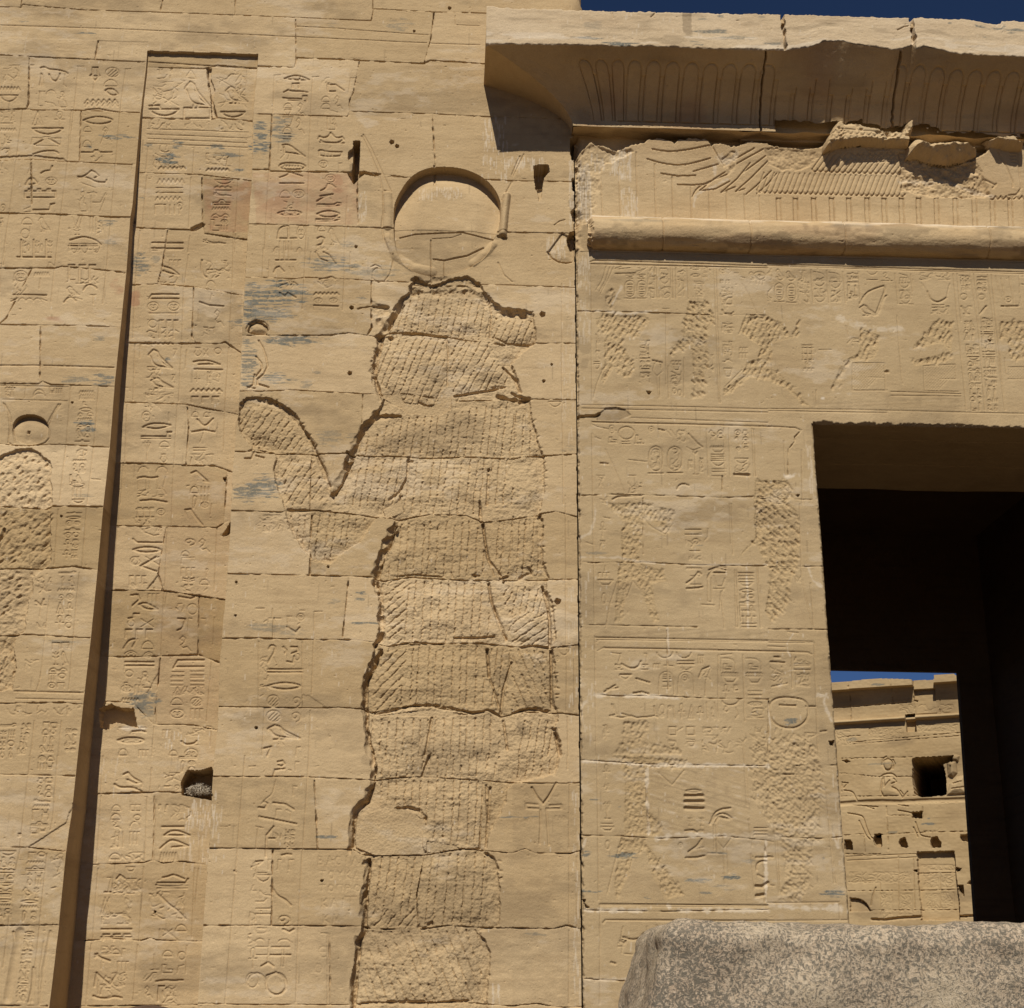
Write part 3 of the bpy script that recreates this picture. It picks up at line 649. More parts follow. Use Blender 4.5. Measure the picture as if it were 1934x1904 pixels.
ROWS = [('11', '1050,480 1180,350 1400,330 1700,370 1760,480 1760,640 1000,620', 10, 58, 36), ('11', '1000,680 1430,680 1430,1050 1330,1150 1100,1130 900,940', 20, 60, 36),
        ('11', '1450,680 1740,680 1934,1000 1500,1100', 26, 60, 40), ('21', '-160,500 0,500 160,520 170,680 0,690 -150,680', 20, 60, 40),
        ('11', '830,1400 1100,1270 1934,1160 1934,1540 760,1530', 6, 62, 38), ('21', '0,1150 110,1260 220,1530 0,1550', 2, 60, 38), ('11', '-130,1160 10,1150 250,1270 420,1480 120,1490 -120,1390', 30, 56, 40),
        ('11', '170,1570 420,1570 540,1880 220,1890', 30, 55, 40), ('12', '260,100 430,90 850,110 560,420 430,400 300,250', 4, 60, 38), ('11', '720,1570 1110,1570 1080,1900 620,1900', 9, 62, 38),
        ('11', '1180,1580 1934,1580 1934,1900 1130,1900', 5, 62, 38), ('12', '1110,-10 1700,-10 1700,90 1120,80', 5, 62, 38), ('12', '1080,160 1690,150 1730,520 980,540', 2, 62, 34),
        ('12', '1170,600 1740,600 1780,1020 1100,1030', 2, 66, 34), ('12', '970,610 1160,600 1090,1030 1000,1030 980,800', 50, 52, 30), ('12', '1150,1110 1690,1090 1740,1500 1080,1520', 1, 64, 34),
        ('12', '990,1120 1140,1110 1060,1530 880,1550 900,1330', 42, 55, 30), ('12', '870,1630 1830,1620 1830,1910 890,1910', 2, 62, 33), ('13', '920,-10 1830,-10 1830,150 930,160', 2, 62, 33),
        ('13', '940,200 1700,200 1690,690 1400,640 1290,600 1270,450 1150,380 930,370', 2, 62, 34), ('13', '890,780 1240,780 1200,1180 870,1180', 6, 62, 34), ('13', '870,1170 1200,1170 1190,1290 870,1290', 40, 62, 30),
        ('13', '1280,760 1750,750 1740,1250 1240,1270', 4, 66, 34), ('13', '870,1340 1690,1330 1700,1860 790,1860', -22, 66, 44), ('22', '0,110 180,130 220,500 0,540', 3, 58, 38), ('22', '0,640 220,640 280,820 0,820', 12, 52, 36),
        ('22', '0,840 290,830 290,1060 0,1050', 55, 56, 36), ('22', '0,1120 290,1120 300,1550 0,1560', -25, 60, 40), ('22', '90,1650 300,1650 350,1900 0,1900', 10, 58, 36), ('23', '0,0 350,0 320,140 0,180', 5, 60, 38), ('12', '1770,150 1934,120 1934,560 1840,550', 5, 60, 38),
        ('12', '1870,650 1934,640 1934,1050 1900,1000', 30, 60, 38), ('12', '1770,1120 1930,1110 1930,1250 1850,1560 1780,1500', 5, 50, 36)]
for k, (tt, po, an, ls, ps) in enumerate(ROWS):
    ps *= .7; ls *= .84
    pits(f, tt, po, an, ls, ps, seed=k, l=10 if abs(an) < 35 else 12, w=5.4, d=.0155, lines=True, grow=True)
# toothed rim left by the chisels
def teeth(f, P, step, l, w, d, seed, off=0.0):
    p = f.loc(P); rng = random.Random(seed)
    for q0, q1 in zip(p[:-1], p[1:]):
        L = float(np.linalg.norm(q1-q0)); t = (q1-q0)/max(L, 1e-6)
        for k in range(max(1, int(L/(step*f.unit)))):
            if rng.random() < .3: continue
            c = q0+t*(k+rng.random())*step*f.unit
            f.pit(c[0]+off*t[1], c[1]-off*t[0], math.atan2(t[1], -t[0])+rng.uniform(-.4, .4), l*f.unit*rng.uniform(.7, 1.3), w*f.unit, d*rng.uniform(.5, 1.1))
for n_, sx in enumerate(('11 -70,1120 0,1090 100,1100 190,1140 260,1190 330,1260 380,1350 440,1440 470,1520 520,1610', '12 220,80 240,150 290,240 340,330 400,390', '21 140,1110 150,1190 180,1320 240,1540 250,1650 250,1810', '22 240,110 230,300 240,430 280,560', '22 260,650 310,740 320,880 340,1020', '22 300,1090 345,1350 340,1560', '22 320,1690 370,1850', '13 1840,760 1850,1000 1850,1100', '11 895,700 880,900 905,1050', '11 1180,300 1400,290 1600,270 1720,330 1800,400')):
    teeth(f, P_of(sx), 46, 15, 7, .014, 500+n_)
for sx, w_, d_ in (('11 1112,612 1180,608 1250,612 1330,626 1440,640', .016, .034), ('11 1440,650 1452,760 1445,1000', .010, .018), ('11 1085,1085 1120,1140 1200,1150', .012, .022), ('11 1230,1130 1300,1160 1340,1158', .012, .022), ('11 1500,1085 1640,1060 1760,1040 1880,1015', .013, .022), ('11 1760,330 1780,470 1765,640', .010, .02), ('11 1790,640 1900,690 2060,700', .010, .02), ('11 1870,870 1960,960 2000,1060', .016, .03), ('12 1850,560 1900,545', .015, .03), ('12 1560,1560 1640,1580 1720,1570', .014, .03), ('12 2010,1080 2080,1070 2220,1080', .014, .03), ('12 1940,1580 2060,1545 2200,1570', .014, .03), ('12 1500,1010 1690,1010 1800,1000', .012, .025), ('12 1080,540 1200,530 1400,545', .009, .02)):
    f.groove(f.loc(np.array(chaikin(P_of(sx), 2, 70))), w_, d_)
# smooth mortar fills
for sx in ('11 980,1110 1090,1060 1110,1130 1330,1165 1440,1030 1480,1080 1470,1190 1400,1230 1150,1220', '13 830,450 1000,390 1160,410 1262,480 1262,740 900,750 755,690 745,600', '12 960,40 1100,-40 1110,60 980,110', '12 1000,1085 1180,1055 1300,1060 1000,1110', '13 1290,640 1500,670 1540,700 1290,730', '12 900,1600 1200,1560 1330,1550 1620,1590 1300,1605'):
    sl, M = f.inside(f.loc(P_of(sx))); t = np.where(M, -.022+.002*f._n(.05)[sl], 0)
    f.H[sl] = np.where(M, t, f.H[sl]); f.cut[sl] = np.where(M, 0, f.cut[sl])
FIGSL = FIGMASK.copy()

# ---- sun disc and cow horns over the head
DISC = pts(('10', '1040,1640 1050,1530 1120,1400 1200,1315 1290,1275 1380,1258 1500,1265 1600,1287 1700,1332 1780,1402 1830,1480 1850,1560 1845,1690 1800,1790 1760,1920'), ('11', '1640,110 1480,170 1320,190 1190,150 1110,90 1060,0'), ('10', '1045,1790'))
DISC = np.array(chaikin(DISC, 2, 80))
pd = f.loc(DISC); sl, D = f.sdist(pd, .3)
bmid = (B[sl[0]]-pd[:, 1].min())/(pd[:, 1].max()-pd[:, 1].min())
wt = .22+.78*sstep(bmid, .25, .8)
m = sstep(D, -.003, .003)
f.H[sl] -= m*(.125*wt*(1-.72*sstep(D, .0, .24)))
f.cut[sl] *= 1-m
DISCMASK = np.zeros(f.H.shape, bool); DISCMASK[sl] = D > -.004
f.groove(f.loc(P_of('10 1085,1785 1200,1765 1400,1755 1560,1750 1620,1765 1800,1800')), .008, .015)
f.groove(f.loc(P_of('10 1322,1810 1320,1904 1325,2150')), .008, .014); f.groove(f.loc(P_of('11 1420,60 1420,175')), .008, .012); f.groove(f.loc(P_of('11 1340,50 1420,60 1600,20 1720,-40')), .01, .014)
f.groove(f.loc(P_of('10 1332,1800 1480,1790 1560,1760')), .006, .008)
f.groove(f.loc(P_of('10 1348,1255 1350,1370')), .014, .02)
for sx in ('10 812,1020 870,1120 960,1320 1020,1450', '10 800,1030 850,1130 925,1310 960,1440 962,1600 950,1720 965,1800 1000,1890', '11 1035,20 1035,80 1015,160 970,220 920,230 880,200 885,140 910,120 945,125', '11 870,110 900,95 940,115', '10 960,1440 1020,1450', '20 90,1165 10,1330', '10 1934,1375 1860,1510', '11 1830,80 1870,170 1934,225', '20 60,1180 0,1320 '):
    f.groove(f.loc(P_of(sx)), .010, .010)
# left horn stands proud between its grooves, right stub with broken end
for sx, w, d in (('10 995,1470 1000,1600 995,1710', .045, .022), ('10 1895,1480 1880,1600 1865,1770', .04, .05), ('11 1000,-110 1060,30 1180,110 1330,140', .05, .02), ('11 1640,80 1740,0 1790,-60', .045, .02)):
    f.ridge(f.loc(P_of(sx)), w, d)
f.groove(f.loc(P_of('10 1830,1785 1890,1800')), .016, .03)
HORN = np.zeros(f.H.shape, bool)
for sx in ('10 812,1020 960,1330 1000,1480 1000,1600 990,1710 1000,1860', '20 90,1165 0,1350', '10 1934,1375 1890,1500 1880,1600 1865,1770'):
    sl, D = f.dist(f.loc(P_of(sx)), .045)
    if sl: HORN[sl] |= D < .034
HORN &= ~DISCMASK

# ---- the smaller goddess at the left edge
SD = pts(('01', '92,1350 100,1290 140,1245 200,1226 260,1228 320,1250 355,1290 366,1340 350,1400 300,1440 225,1458 150,1440 110,1400'))
SD = np.array(chaikin(np.concatenate([SD, SD[:1]]), 2, 80))
sl, D = f.sdist(f.loc(SD), .12); bm_ = (B[sl[0]]-f.loc(SD)[:, 1].min())/.3
f.H[sl] -= sstep(D, -.003, .003)*(.065*(.3+.7*sstep(bm_, .3, .9)))*(1-.75*sstep(D, 0, .11))
SMALLDISC = np.zeros(f.H.shape, bool); SMALLDISC[sl] = D > -.003
for sx in ('01 25,1142 60,1200 72,1330 60,1440 80,1450', '01 35,1150 75,1230 92,1330 110,1440', '01 455,1150 400,1230 368,1310 375,1400 340,1440 280,1460', '01 440,1150 385,1240 355,1300'):
    f.groove(f.loc(P_of(sx)), .009, .011)
f.pit(*f.loc(TT('01', [(215, 1362)]))[0], .2, .016, .012, .03); f.pit(*f.loc(TT('01', [(215, 1400)]))[0], 0, .03, .02, .008)
SFIG = pts(('01', '-300,1600 0,1540 120,1490 200,1478 260,1490 380,1580 392,1620 380,1700 400,1800 390,1904'), ('02', '380,100 392,420 360,470 250,560 240,680 205,780 190,960 122,1010 110,1100 122,1250 92,1400 -300,1470'))
sl, D = f.sdist(f.loc(SFIG), .15); Dj = D+.008*(f._n(.05)+.6*f._n(.017))[sl]
f.H[sl] -= .03*sstep(Dj, -.003, .012)-.018*sstep(D, .02, .14)
f.H[sl] += sstep(Dj, 0, .02)*.012*(.6*f.noise(.09, .08, 81)+.5*f._n(.05)+.5*f.noise(.025, .025, 77))[sl]
SFIGMASK = np.zeros(f.H.shape, bool); SFIGMASK[sl] = Dj > -.002
pits(f, '01', '0,1580 200,1510 360,1620 390,1890 0,1890', 35, 48, 40, 15, 8, .017, seed=90, jit=.6)
pits(f, '02', '-100,60 380,60 370,440 -100,470', 40, 46, 60, 26, 8, .018, seed=91, jit=.6); pits(f, '02', '-100,520 230,560 200,740 -100,960', 50, 46, 56, 22, 8, .017, seed=92, jit=.6); pits(f, '02', '-100,1050 90,1050 100,1380 -100,1440', 20, 44, 40, 15, 7, .016, seed=93, jit=.6)
f.groove(f.loc(P_of('02 225,180 230,470')), .01, .01); f.groove(f.loc(P_of('02 -10,280 20,240 30,190')), .016, .03)

# ---- wand and small emblem held by the goddess
for sx in ('11 95,590 90,560 60,530 0,515', '01 1930,515 1880,545 1862,580 1865,600', '11 -70,600 0,620 80,625', '11 20,670 50,720 75,790 88,860 60,920 10,960', '11 0,790 40,840 45,880 0,940', '11 25,1000 95,1022', '01 1870,1020 1925,1030', '11 -10,925 -20,1000 -60,1030', '11 10,970 10,1000', '11 20,1470 22,1500 60,1510 120,1500', '11 0,1540 60,1555', '01 1880,1505 1910,1495 1912,1440', '01 1850,1560 1900,1560 1920,1510'):
    f.groove(f.loc(P_of(sx)), .011, .016)
sl, D = f.sdist(f.loc(pts(('01', '1870,600 1885,545 1934,520'), ('11', '40,528 85,560 92,595 70,620 0,622 -50,615'))), .05)
f.H[sl] -= sstep(D, -.002, .002)*.04*(1-.8*sstep(D, 0, .06))
# ankh in the hand
for sx in ('23 150,240 190,310 235,362 275,310 310,250 335,205', '23 105,362 190,368', '23 285,375 372,370', '23 215,410 218,520 210,660', '23 260,400 270,520 278,670', '23 105,362 108,395 200,400', '23 270,400 372,398 372,370'):
    f.groove(f.loc(P_of(sx)), .013, .016 if '150,240' in sx else .010)
ANKH = np.zeros(f.H.shape, bool); sl, M = f.inside(f.loc(TT('23', _pl('95,350 150,230 330,200 345,230 285,350 385,355 385,410 280,415 290,680 200,680 205,415 95,410')))); ANKH[sl] = M

# ---- signs: left face
f.base = None
draw(f, '00', '''W 700,510 738,510 738,560 752,572 680,572 692,560 700,560 700,510;W 690,575 710,605 720,605 745,575;L 712,605 700,710;kh 798 510 102 72;t 785 600 102 50;W 795,682 815,668 860,672 890,708 860,720 825,712 795,682;n 640 745 248 42;W 650,792 655,778;n 650 768 238 40;W 650,828 740,820 870,845;
r 630 880 230 58;t 630 955 62 40;cob 755 960 90 115;L 800,985 760,1085;t 625 1060 65 50;z 610 1128 235 46;Q 690 1180 80 40 4;W 590,1345 650,1325 690,1290 715,1300 745,1330 715,1345;W 590,1335 660,1340 730,1380 800,1378 806,1360;L 620,1385 660,1400 720,1420;man 585 1450 80 150;L 670,1460 710,1450 730,1470;L 700,1530 760,1530 800,1460;L 755,1600 805,1470;bar 660 1450 70 20;L 690,1480 690,1605;
L 545,1640 570,1720 600,1640;L 620,1640 600,1720;sw 545 1715 75 60;v3 680 1645 50 110;Q 730 1645 55 120 8;W 530,1815 600,1795 640,1790 720,1812 762,1850;bar 520 1850 215 20;
W 305,510 330,500 360,520 430,525 490,540 510,555;W 310,555 315,570 300,640 320,640 316,560;W 370,560 385,600 420,612 445,585 452,555;L 490,560 482,640 500,655;L 295,690 340,690;arc 350 678 70 34;L 300,700 290,800 320,800;man 430 690 80 120;L 340,770 400,780 420,800;
di 245 840 95 105;L 285,940 295,920 310,940;ankh 410 840 80 115;nb 245 970 230 44;L 235,1090 245,1040 330,1045 325,1035 378,1035 376,1045 465,1045 458,1100;W 260,1092 325,1055;W 370,1048 445,1092;L 265,1100 440,1105;W 250,1165 330,1140 420,1140 440,1160;
L 240,1240 210,1310;L 230,1240 240,1340;W 310,1310 340,1290 380,1290 395,1255;W 195,1395 215,1355 240,1342 262,1355 280,1385 225,1395;niwt 345 1340 85 58;mn 190 1430 230 64;L 230,1480 240,1600;W 250,1588 375,1585 385,1545 412,1540;L 180,1585 228,1565 240,1598 185,1605;
t 165 1645 82 50;o 160 1730 60 72;bird 288 1640 92 110;sw 150 1815 55 95;sw 250 1815 55 95;sw 350 1815 55 95;o 205 1845 20 55;o 305 1845 20 55;
n 0 655 150 34;nb 0 722 135 48;Q 30 495 120 130 9;n 0 965 120 30;L 0,930 100,930;Q 0 840 110 80 6;Q 0 1020 90 70 6;Q 0 1120 70 70 6;Q 0 1230 60 80 5;w 0 1535 42 60;Q 0 1650 20 80 3;
L 590,510 560,830 510,1230 460,1620;L 635,500 582,500;L 950,520 905,840 875,1240 840,1635;L 988,520 945,522;L 170,830 120,1230 70,1620;L 230,490 255,490;L 540,840 510,1210''')
draw(f, '01', '''L 460,-280 415,105 385,380;L 840,-280 805,130 775,390;L 70,-280 10,130 0,300;W 130,38 385,42;v3 150 -90 210 125;L 35,0 30,95 0,90;L 365,110 370,80 385,80 412,112;niwt 520 -180 10 10;nb 525 -60 70 70;nb 605 -60 70 70;nb 690 -60 70 70;L3 520 100 200 120;Q 520 -60 240 60 10;niwt 105 140 100 80;n 260 150 112 36;L 305,200 295,280;W 100,322 350,328;W 85,370 130,350;arc 140 350 55 25;arc 195 350 55 25;arc 255 350 55 25;L 310,355 355,372;Q 100 210 100 110 5;L 205,265 150,330;Q 510 180 230 60 8;bird 500 260 100 70;W 630,290 650,255 680,245 715,260 730,275;W 485,380 510,345 545,340 570,370;L 565,345 620,360;L 680,325 725,325 705,330 705,395;
K 0,857 300,857;K 330,857 858,873;L 20,1112 510,1125;L 0,1005 515,1020;T 75 1020 60 1095 70 3;L 195,1010 185,1100;arc 250 1035 85 55;arc 255 1065 85 25;T 420 1025 400 1100 100 5;
L 535,1015 500,1450 450,1880;L 745,1020 710,1440 660,1904;n 600 1045 110 28;n 600 1090 110 28;n 605 1070 105 24;cob 615 1130 40 30;r 600 1175 95 30;t 590 1215 30 25;t 660 1210 40 28;T 640 1250 615 1460 105 21;o 580 1490 75 50;T 620 1500 555 1740 100 22;r 530 1742 110 36;L3 550 1785 80 70;T 590 1870 570 1900 90 8;L 685,1715 755,1720''')
draw(f, '02', '''L 440,40 410,460;L 655,30 620,470;L 375,700 340,1000 310,1300 275,1410;L 600,520 555,990 520,1400;T 560 60 520 455 110 31;T 510 510 470 980 125 32;T 460 1050 420 1400 130 33;Q 255 540 130 140 16;L 265,765 350,765;W 270,735 310,770 330,720;L 310,770 300,850;Q 280 900 60 60 4;Q 190 1180 100 100 6;K 110,1415 620,1427;L 120,1470 600,1480;T 380 1650 340 1900 105 34;T 540 1700 520 1900 80 35;L 260,1640 240,1840 225,1904;L 465,1640 440,1904;T 60 1660 40 1900 120 36;T 200 1660 150 1900 60 37;Q 0 1530 600 60 18''')
draw(f, '03', '''L 230,0 160,590 150,690;L 435,0 400,470 380,560;L 155,700 110,900 60,1300 20,1600;L 355,740 300,1270 240,1800;T 350 0 335 130 120 41;T 340 170 280 610 120 42;W 140,590 158,590 155,605 140,605;T 60 720 20 1240 120 43;T 280 730 200 1260 130 44;Q 390 740 90 260 16;T 220 1330 150 1880 70 45;
W 100,1330 120,1500 90,1700 60,1850;W 250,1600 240,1750 215,1860;L 330,1400 300,1600 290,1850''')
for sx, w, d in (('03 150,1330 110,1550 60,1830', .04, .018), ('03 260,1610 240,1850', .02, .012), ('03 380,1330 330,1600 300,1870', .018, .010)):
    f.groove(f.loc(P_of(sx)), w, d)
# right face: three text columns under the long band lines
K1 = ['00 0,190 770,215 1934,265 3224,325', '10 1310,328 1690,340', '10 310,200 620,215 800,230 1300,265', '10 1505,120 1508,188 1690,195']
for sx in K1: f.groove(f.loc(P_of(sx)), 6*f.unit, .007)
draw(f, '10', '''L 140,570 128,860 90,1400 65,1880;L 185,568 138,570;L 430,580 400,1120 400,1300 375,1904;L 475,580 425,582;L 715,590 700,700;L 745,590 712,592;L 690,1480 670,1900;
W 215,595 260,578 300,572 350,580 402,604 320,606 215,595;W 275,590 285,605 330,605 330,595;W 275,640 278,665;W 275,632 325,632 325,665;W 210,698 245,680;W 235,685 300,690 345,690 390,698;W 205,740 240,745 300,745 355,750 355,725 385,725 385,765 245,758;t 210 780 62 38;nb 215 830 50 40;cob 300 780 75 100;cup 205 885 75 65;cob 285 890 80 120;t 203 960 68 50;bar2 205 1030 60 20;W 200,1095 230,1088 260,1100 300,1130 370,1182;W 210,1110 215,1150 290,1158 350,1170;L 255,1160 240,1200;L 220,1160 185,1200;
W 175,1255 195,1230 340,1232 372,1255 345,1280 195,1278 175,1255;n 205 1242 135 24;W 180,1340 240,1320 250,1300 350,1330;bar 180 1380 180 10;t 180 1436 80 55;niwt 275 1432 92 64;Q 210 1520 70 60 5;eye 165 1590 185 40;L 250,1620 245,1690;W 165,1795 170,1740 195,1710 245,1705 245,1790;bar 160 1795 145 10;v3 180 1800 95 90;niwt 310 1705 60 100;arc 135 1865 50 35;arc 310 1870 35 30;
Q 500 590 55 40 4;W 540,640 600,640 665,685;W 540,650 545,690 600,690;L 545,700 550,720;t 497 727 62 42;t 493 780 70 42;cob 580 725 72 100;st 540 880 60 100;cob 570 900 40 60;L 545,830 620,850;W 470,1050 480,1030 500,1042 545,1035 565,1003 590,1035 620,1045 650,1035 665,1055;W 485,1075 665,1083;arc 490 1083 160 -22;W 475,1140 490,1132 530,1148 650,1150 640,1180 540,1185 480,1175 475,1140;v3 520 1150 60 36;niwt 475 1213 68 54;L 625,1235 650,1235;L 628,1235 628,1300;niwt 525 1316 75 60;W 490,1440 530,1420 545,1385 570,1390 600,1415;W 485,1480 580,1466 560,1468 490,1500 460,1520;arm 465 1530 175 40;r 460 1592 178 50;arm 455 1640 175 45;t 465 1705 60 40;W 465,1800 490,1785 515,1800 505,1840 470,1850;bird 545 1720 85 130;Q 455 1855 60 45 6''')
draw(f, '11', '''L 55,-30 48,190;L 375,-30 365,190 350,430;L 415,0 410,80;L 670,0 668,190 655,440;L 712,0 710,140;v3 175 -80 75 140;bar 150 50 150 20;W 135,150 150,115 175,108 210,145;L 250,110 270,155;L 280,110 300,150;W 450,0 480,50 540,70;W 510,0 550,20 600,90;Q 160 215 150 60 8;W 265,250 285,228 312,250;Q 440 220 170 50 6;W 180,310 220,335 240,310 300,345;n 440 305 185 24;niwt 440 350 60 36;niwt 555 350 60 36;W 438,405 620,412;L 440,405 440,440;L 100,60 95,190;W 480,208 540,195 575,185 600,208''')
draw(f, '12', '''T 90 90 90 220 60 51;L 60,85 180,85;Q 0 85 210 120 14;L 0,790 65,790;L 125,795 125,870;L 90,910 95,865 190,865;L 60,895 80,880;W 135,865 130,1020;L 235,850 270,850 240,850 240,930;W 235,930 300,970 330,935;L 330,805 370,805;niwt 310 830 55 50;L 315,910 330,900;L 440,1020 440,815 500,812;W 98,1095 108,1070 125,1066 145,1078 138,1120 112,1160 90,1200;L 130,1160 150,1200;W 205,1080 230,1105 220,1125;W 265,1080 310,1080 320,1110 270,1130;W 235,1190 280,1200 290,1150;o 290 1130 40 50;bar2 90 1250 260 22;L 200,1255 200,1275;r 90 1350 255 52;kh 85 1445 90 82;w 262 1445 85 90;L 350,1045 350,1530;L 435,1030 420,1440;kh 80 1560 108 84;w 250 1560 95 90;
bird 80 1670 250 110;Q 120 1780 90 40 5;W 50,1850 115,1835 85,1904;L 300,1904 308,1840 335,1838;L 410,1560 400,1904;L 65,1550 45,1904;L 20,1040 20,1530;Q 20 1080 70 400 12''')
draw(f, '03', '''L 1850,0 1700,1870;L 1770,75 1780,75;L 1880,80 1930,78;Q 1880 1170 50 180 7;L 1890,1180 1885,1290;o 1860 1640 90 110;ankh 1880 1450 60 150;Q 1875 1370 60 70 4;W 1770,870 1780,878;Q 1900 800 34 220 6''')
draw(f, '13', '''L 400,0 375,400 330,1000 300,1860;L 300,45 328,48 298,48 298,110;W 165,45 200,38 215,60 190,80 170,70;W 130,150 145,105 215,98;L 245,105 265,110;L 150,180 125,290 80,320 40,365;W 20,390 70,395 85,360 60,345;W 130,355 220,365 285,405;L 150,460 155,405 190,405;L 230,410 262,425 262,475;W 25,460 130,480 305,515;L 0,535 55,545;L 15,540 0,690;W 135,535 80,600 75,760;W 100,625 140,625;Q 140 580 50 60 4;T 260 560 250 690 70 61;L 280,230 282,300;L 285,230 310,232;L 165,860 168,785 190,785;L 248,860 250,785 285,785;W 195,750 230,742 265,745;L 95,785 95,860;
W 0,800 50,795 20,820;L 0,885 80,885;nb 0 900 110 50;W 115,985 160,1060 215,1080 262,1128;L 30,1020 60,1050 110,1055;L 0,1100 60,1100 80,1080;bar 0 1150 110 8;bar 0 1190 110 8;w 145 1195 120 80;W 205,1310 250,1330 285,1310;Q 0 1300 80 40 4;arc 170 1385 85 20;arc 0 1380 60 20;L 100,1390 85,1560;bar 0 1438 90 8;bar 120 1440 130 8;bar 0 1500 90 8;bar 110 1500 150 8;W 40,1590 90,1560 130,1590;L 200,1450 190,1590 210,1590 215,1450;o 75 1640 155 165;arc -60 1640 130 60;
L 495,1340 540,1340 540,1900;L 555,1340 555,1400''')
f.groove(f.loc(P_of('13 75,1720 80,1660 150,1635 215,1680 228,1760 190,1800')), .01, .012)
# Greek scratched lines
GREEK = {'B': _g('0,0 0,100', '0,0 60,10 60,40 0,48', '0,48 80,60 80,92 0,100'), 'A': _g('0,100 50,0 100,100', '22,62 78,62'), 'C': [_ell(55, 50, 50, 50, 60, 300)], 'I': _g('50,0 50,100'), 'Λ': _g('0,100 50,0 100,100'), 'E': [_ell(55, 50, 50, 50, 60, 300)]+_g('5,50 75,50'), 'T': _g('0,0 100,0', '50,0 50,100'), 'O': [_ell(50, 50, 45, 48)], 'Y': _g('0,0 50,45 100,0', '50,45 50,100'), 'K': _g('0,0 0,100', '80,0 0,55 90,100'), 'Π': _g('0,100 0,0 100,0 100,100'), 'P': _g('0,100 0,0', '0,0 70,10 70,40 0,50'), 'Μ': _g('0,100 10,0 50,80 90,0 100,100'), 'Ω': _g('0,40 10,90 50,60 90,90 100,40'), 'Φ': [_ell(50, 50, 45, 35)]+_g('50,0 50,100')}
def letters(f, tt, s, x, y, w, h, gap, d=.004):
    for c in s:
        for pl in GREEK.get(c, []): f.groove(f.loc(TT(tt, [(x+px*w/100, y+py*h/100) for px, py in pl])), 6.5*f.unit, d)
        x += w+gap
letters(f, '13', 'BACIΛE', 472, 760, 40, 62, 24); letters(f, '13', 'TOYKAI', 485, 870, 40, 58, 24); letters(f, '13', 'TOΠPOC', 480, 975, 42, 48, 24); letters(f, '13', 'KAI', 498, 1080, 42, 60, 28); letters(f, '13', 'T', 670, 1065, 90, 110, 0); letters(f, '13', 'KΜ', 510, 1200, 45, 60, 30)
letters(f, '13', 'E', 470, 1440, 70, 80, 0); letters(f, '13', 'OC', 440, 1570, 60, 70, 20, .003); letters(f, '12', 'EΩ', 75, 80, 40, 40, 20, .003); letters(f, '12', 'EΛΦΩ', 0, 145, 40, 40, 18, .003)
letters(f, '23', 'AΩ', 90, 285, 40, 30, 180, .003); letters(f, '23', 'ΘEΛCΩ', 290, 455, 22, 30, 8, .003); letters(f, '23', 'ΠΩΛIΨ', 50, 470, 24, 26, 8, .003)
draw(f, '22', 'L 405,0 410,560;L 405,570 410,1060;L 415,1100 412,1560;L 470,1100 470,1560;L 420,1610 425,1904;nb 345 1085 95 58;ra 330 1150 25 35'); draw(f, '21', 'L 375,240 380,690;L 375,700 385,1500 390,1904;nb 275 1130 100 40'); draw(f, '23', 'L 435,220 430,700;L 435,740 430,1290;L 432,1320 430,1870;L 420,0 420,100;L 490,760 490,1290')
sl, D = f.sdist(f.loc(pts(('21', '270,0 300,40 350,70 410,80 460,70 470,-20 440,-110 380,-150'))), .06); f.H[sl] -= .02*sstep(D, -.004, .004)*(1-.7*sstep(D, 0, .08))
f.groove(f.loc(P_of('21 270,0 300,40 350,70 410,80 450,75')), .014, .018)
# niche signs lie on the back of the recess
f.base = tower_base
draw(f, '00', '''K 1120,470 1934,520;bird 1390 612 195 205;L 1410,575 1440,530 1465,560 1480,600;L 1425,590 1470,595;Q 1190 515 110 80 6;Q 1160 620 190 180 16;L 1390,615 1300,680 1210,700;L 1180,720 1260,750 1350,800;p 1390 815 198 80;W 1130,800 1200,795 1210,815;nb 1130 825 220 50;L 1640,590 1780,670;L 1780,620 1820,560 1830,590;L 1650,780 1760,760 1850,740;bird 1700 650 170 130;nb 1670 845 180 40;Q 1660 560 200 250 16;
L 1115,975 1875,1000;L 1115,1015 1870,1045;L 1115,1048 1865,1080;L 1110,1085 1870,1115;Q 1140 905 180 65 10;Q 1400 910 180 60 9;Q 1660 910 180 70 10;
L 1120,1110 1100,1310;L 1470,1110 1455,1310;L 1815,1120 1810,1310;Q 1160 1095 240 170 16;n 1200 1255 200 28;Q 1560 1160 190 100 12;n 1560 1270 170 25;
L 1110,1330 1075,1720;L 1445,1340 1425,1720;L 1800,1350 1780,1750;T 1290 1345 1250 1700 200 71;w 1325 1520 60 66;T 1690 1360 1650 1740 130 72;bar2 1150 1835 230 42;L 1435,1780 1420,1904;T 1620 1810 1600 1900 170 73;L 1780,1770 1775,1904;L 1250,1880 1370,1885''')
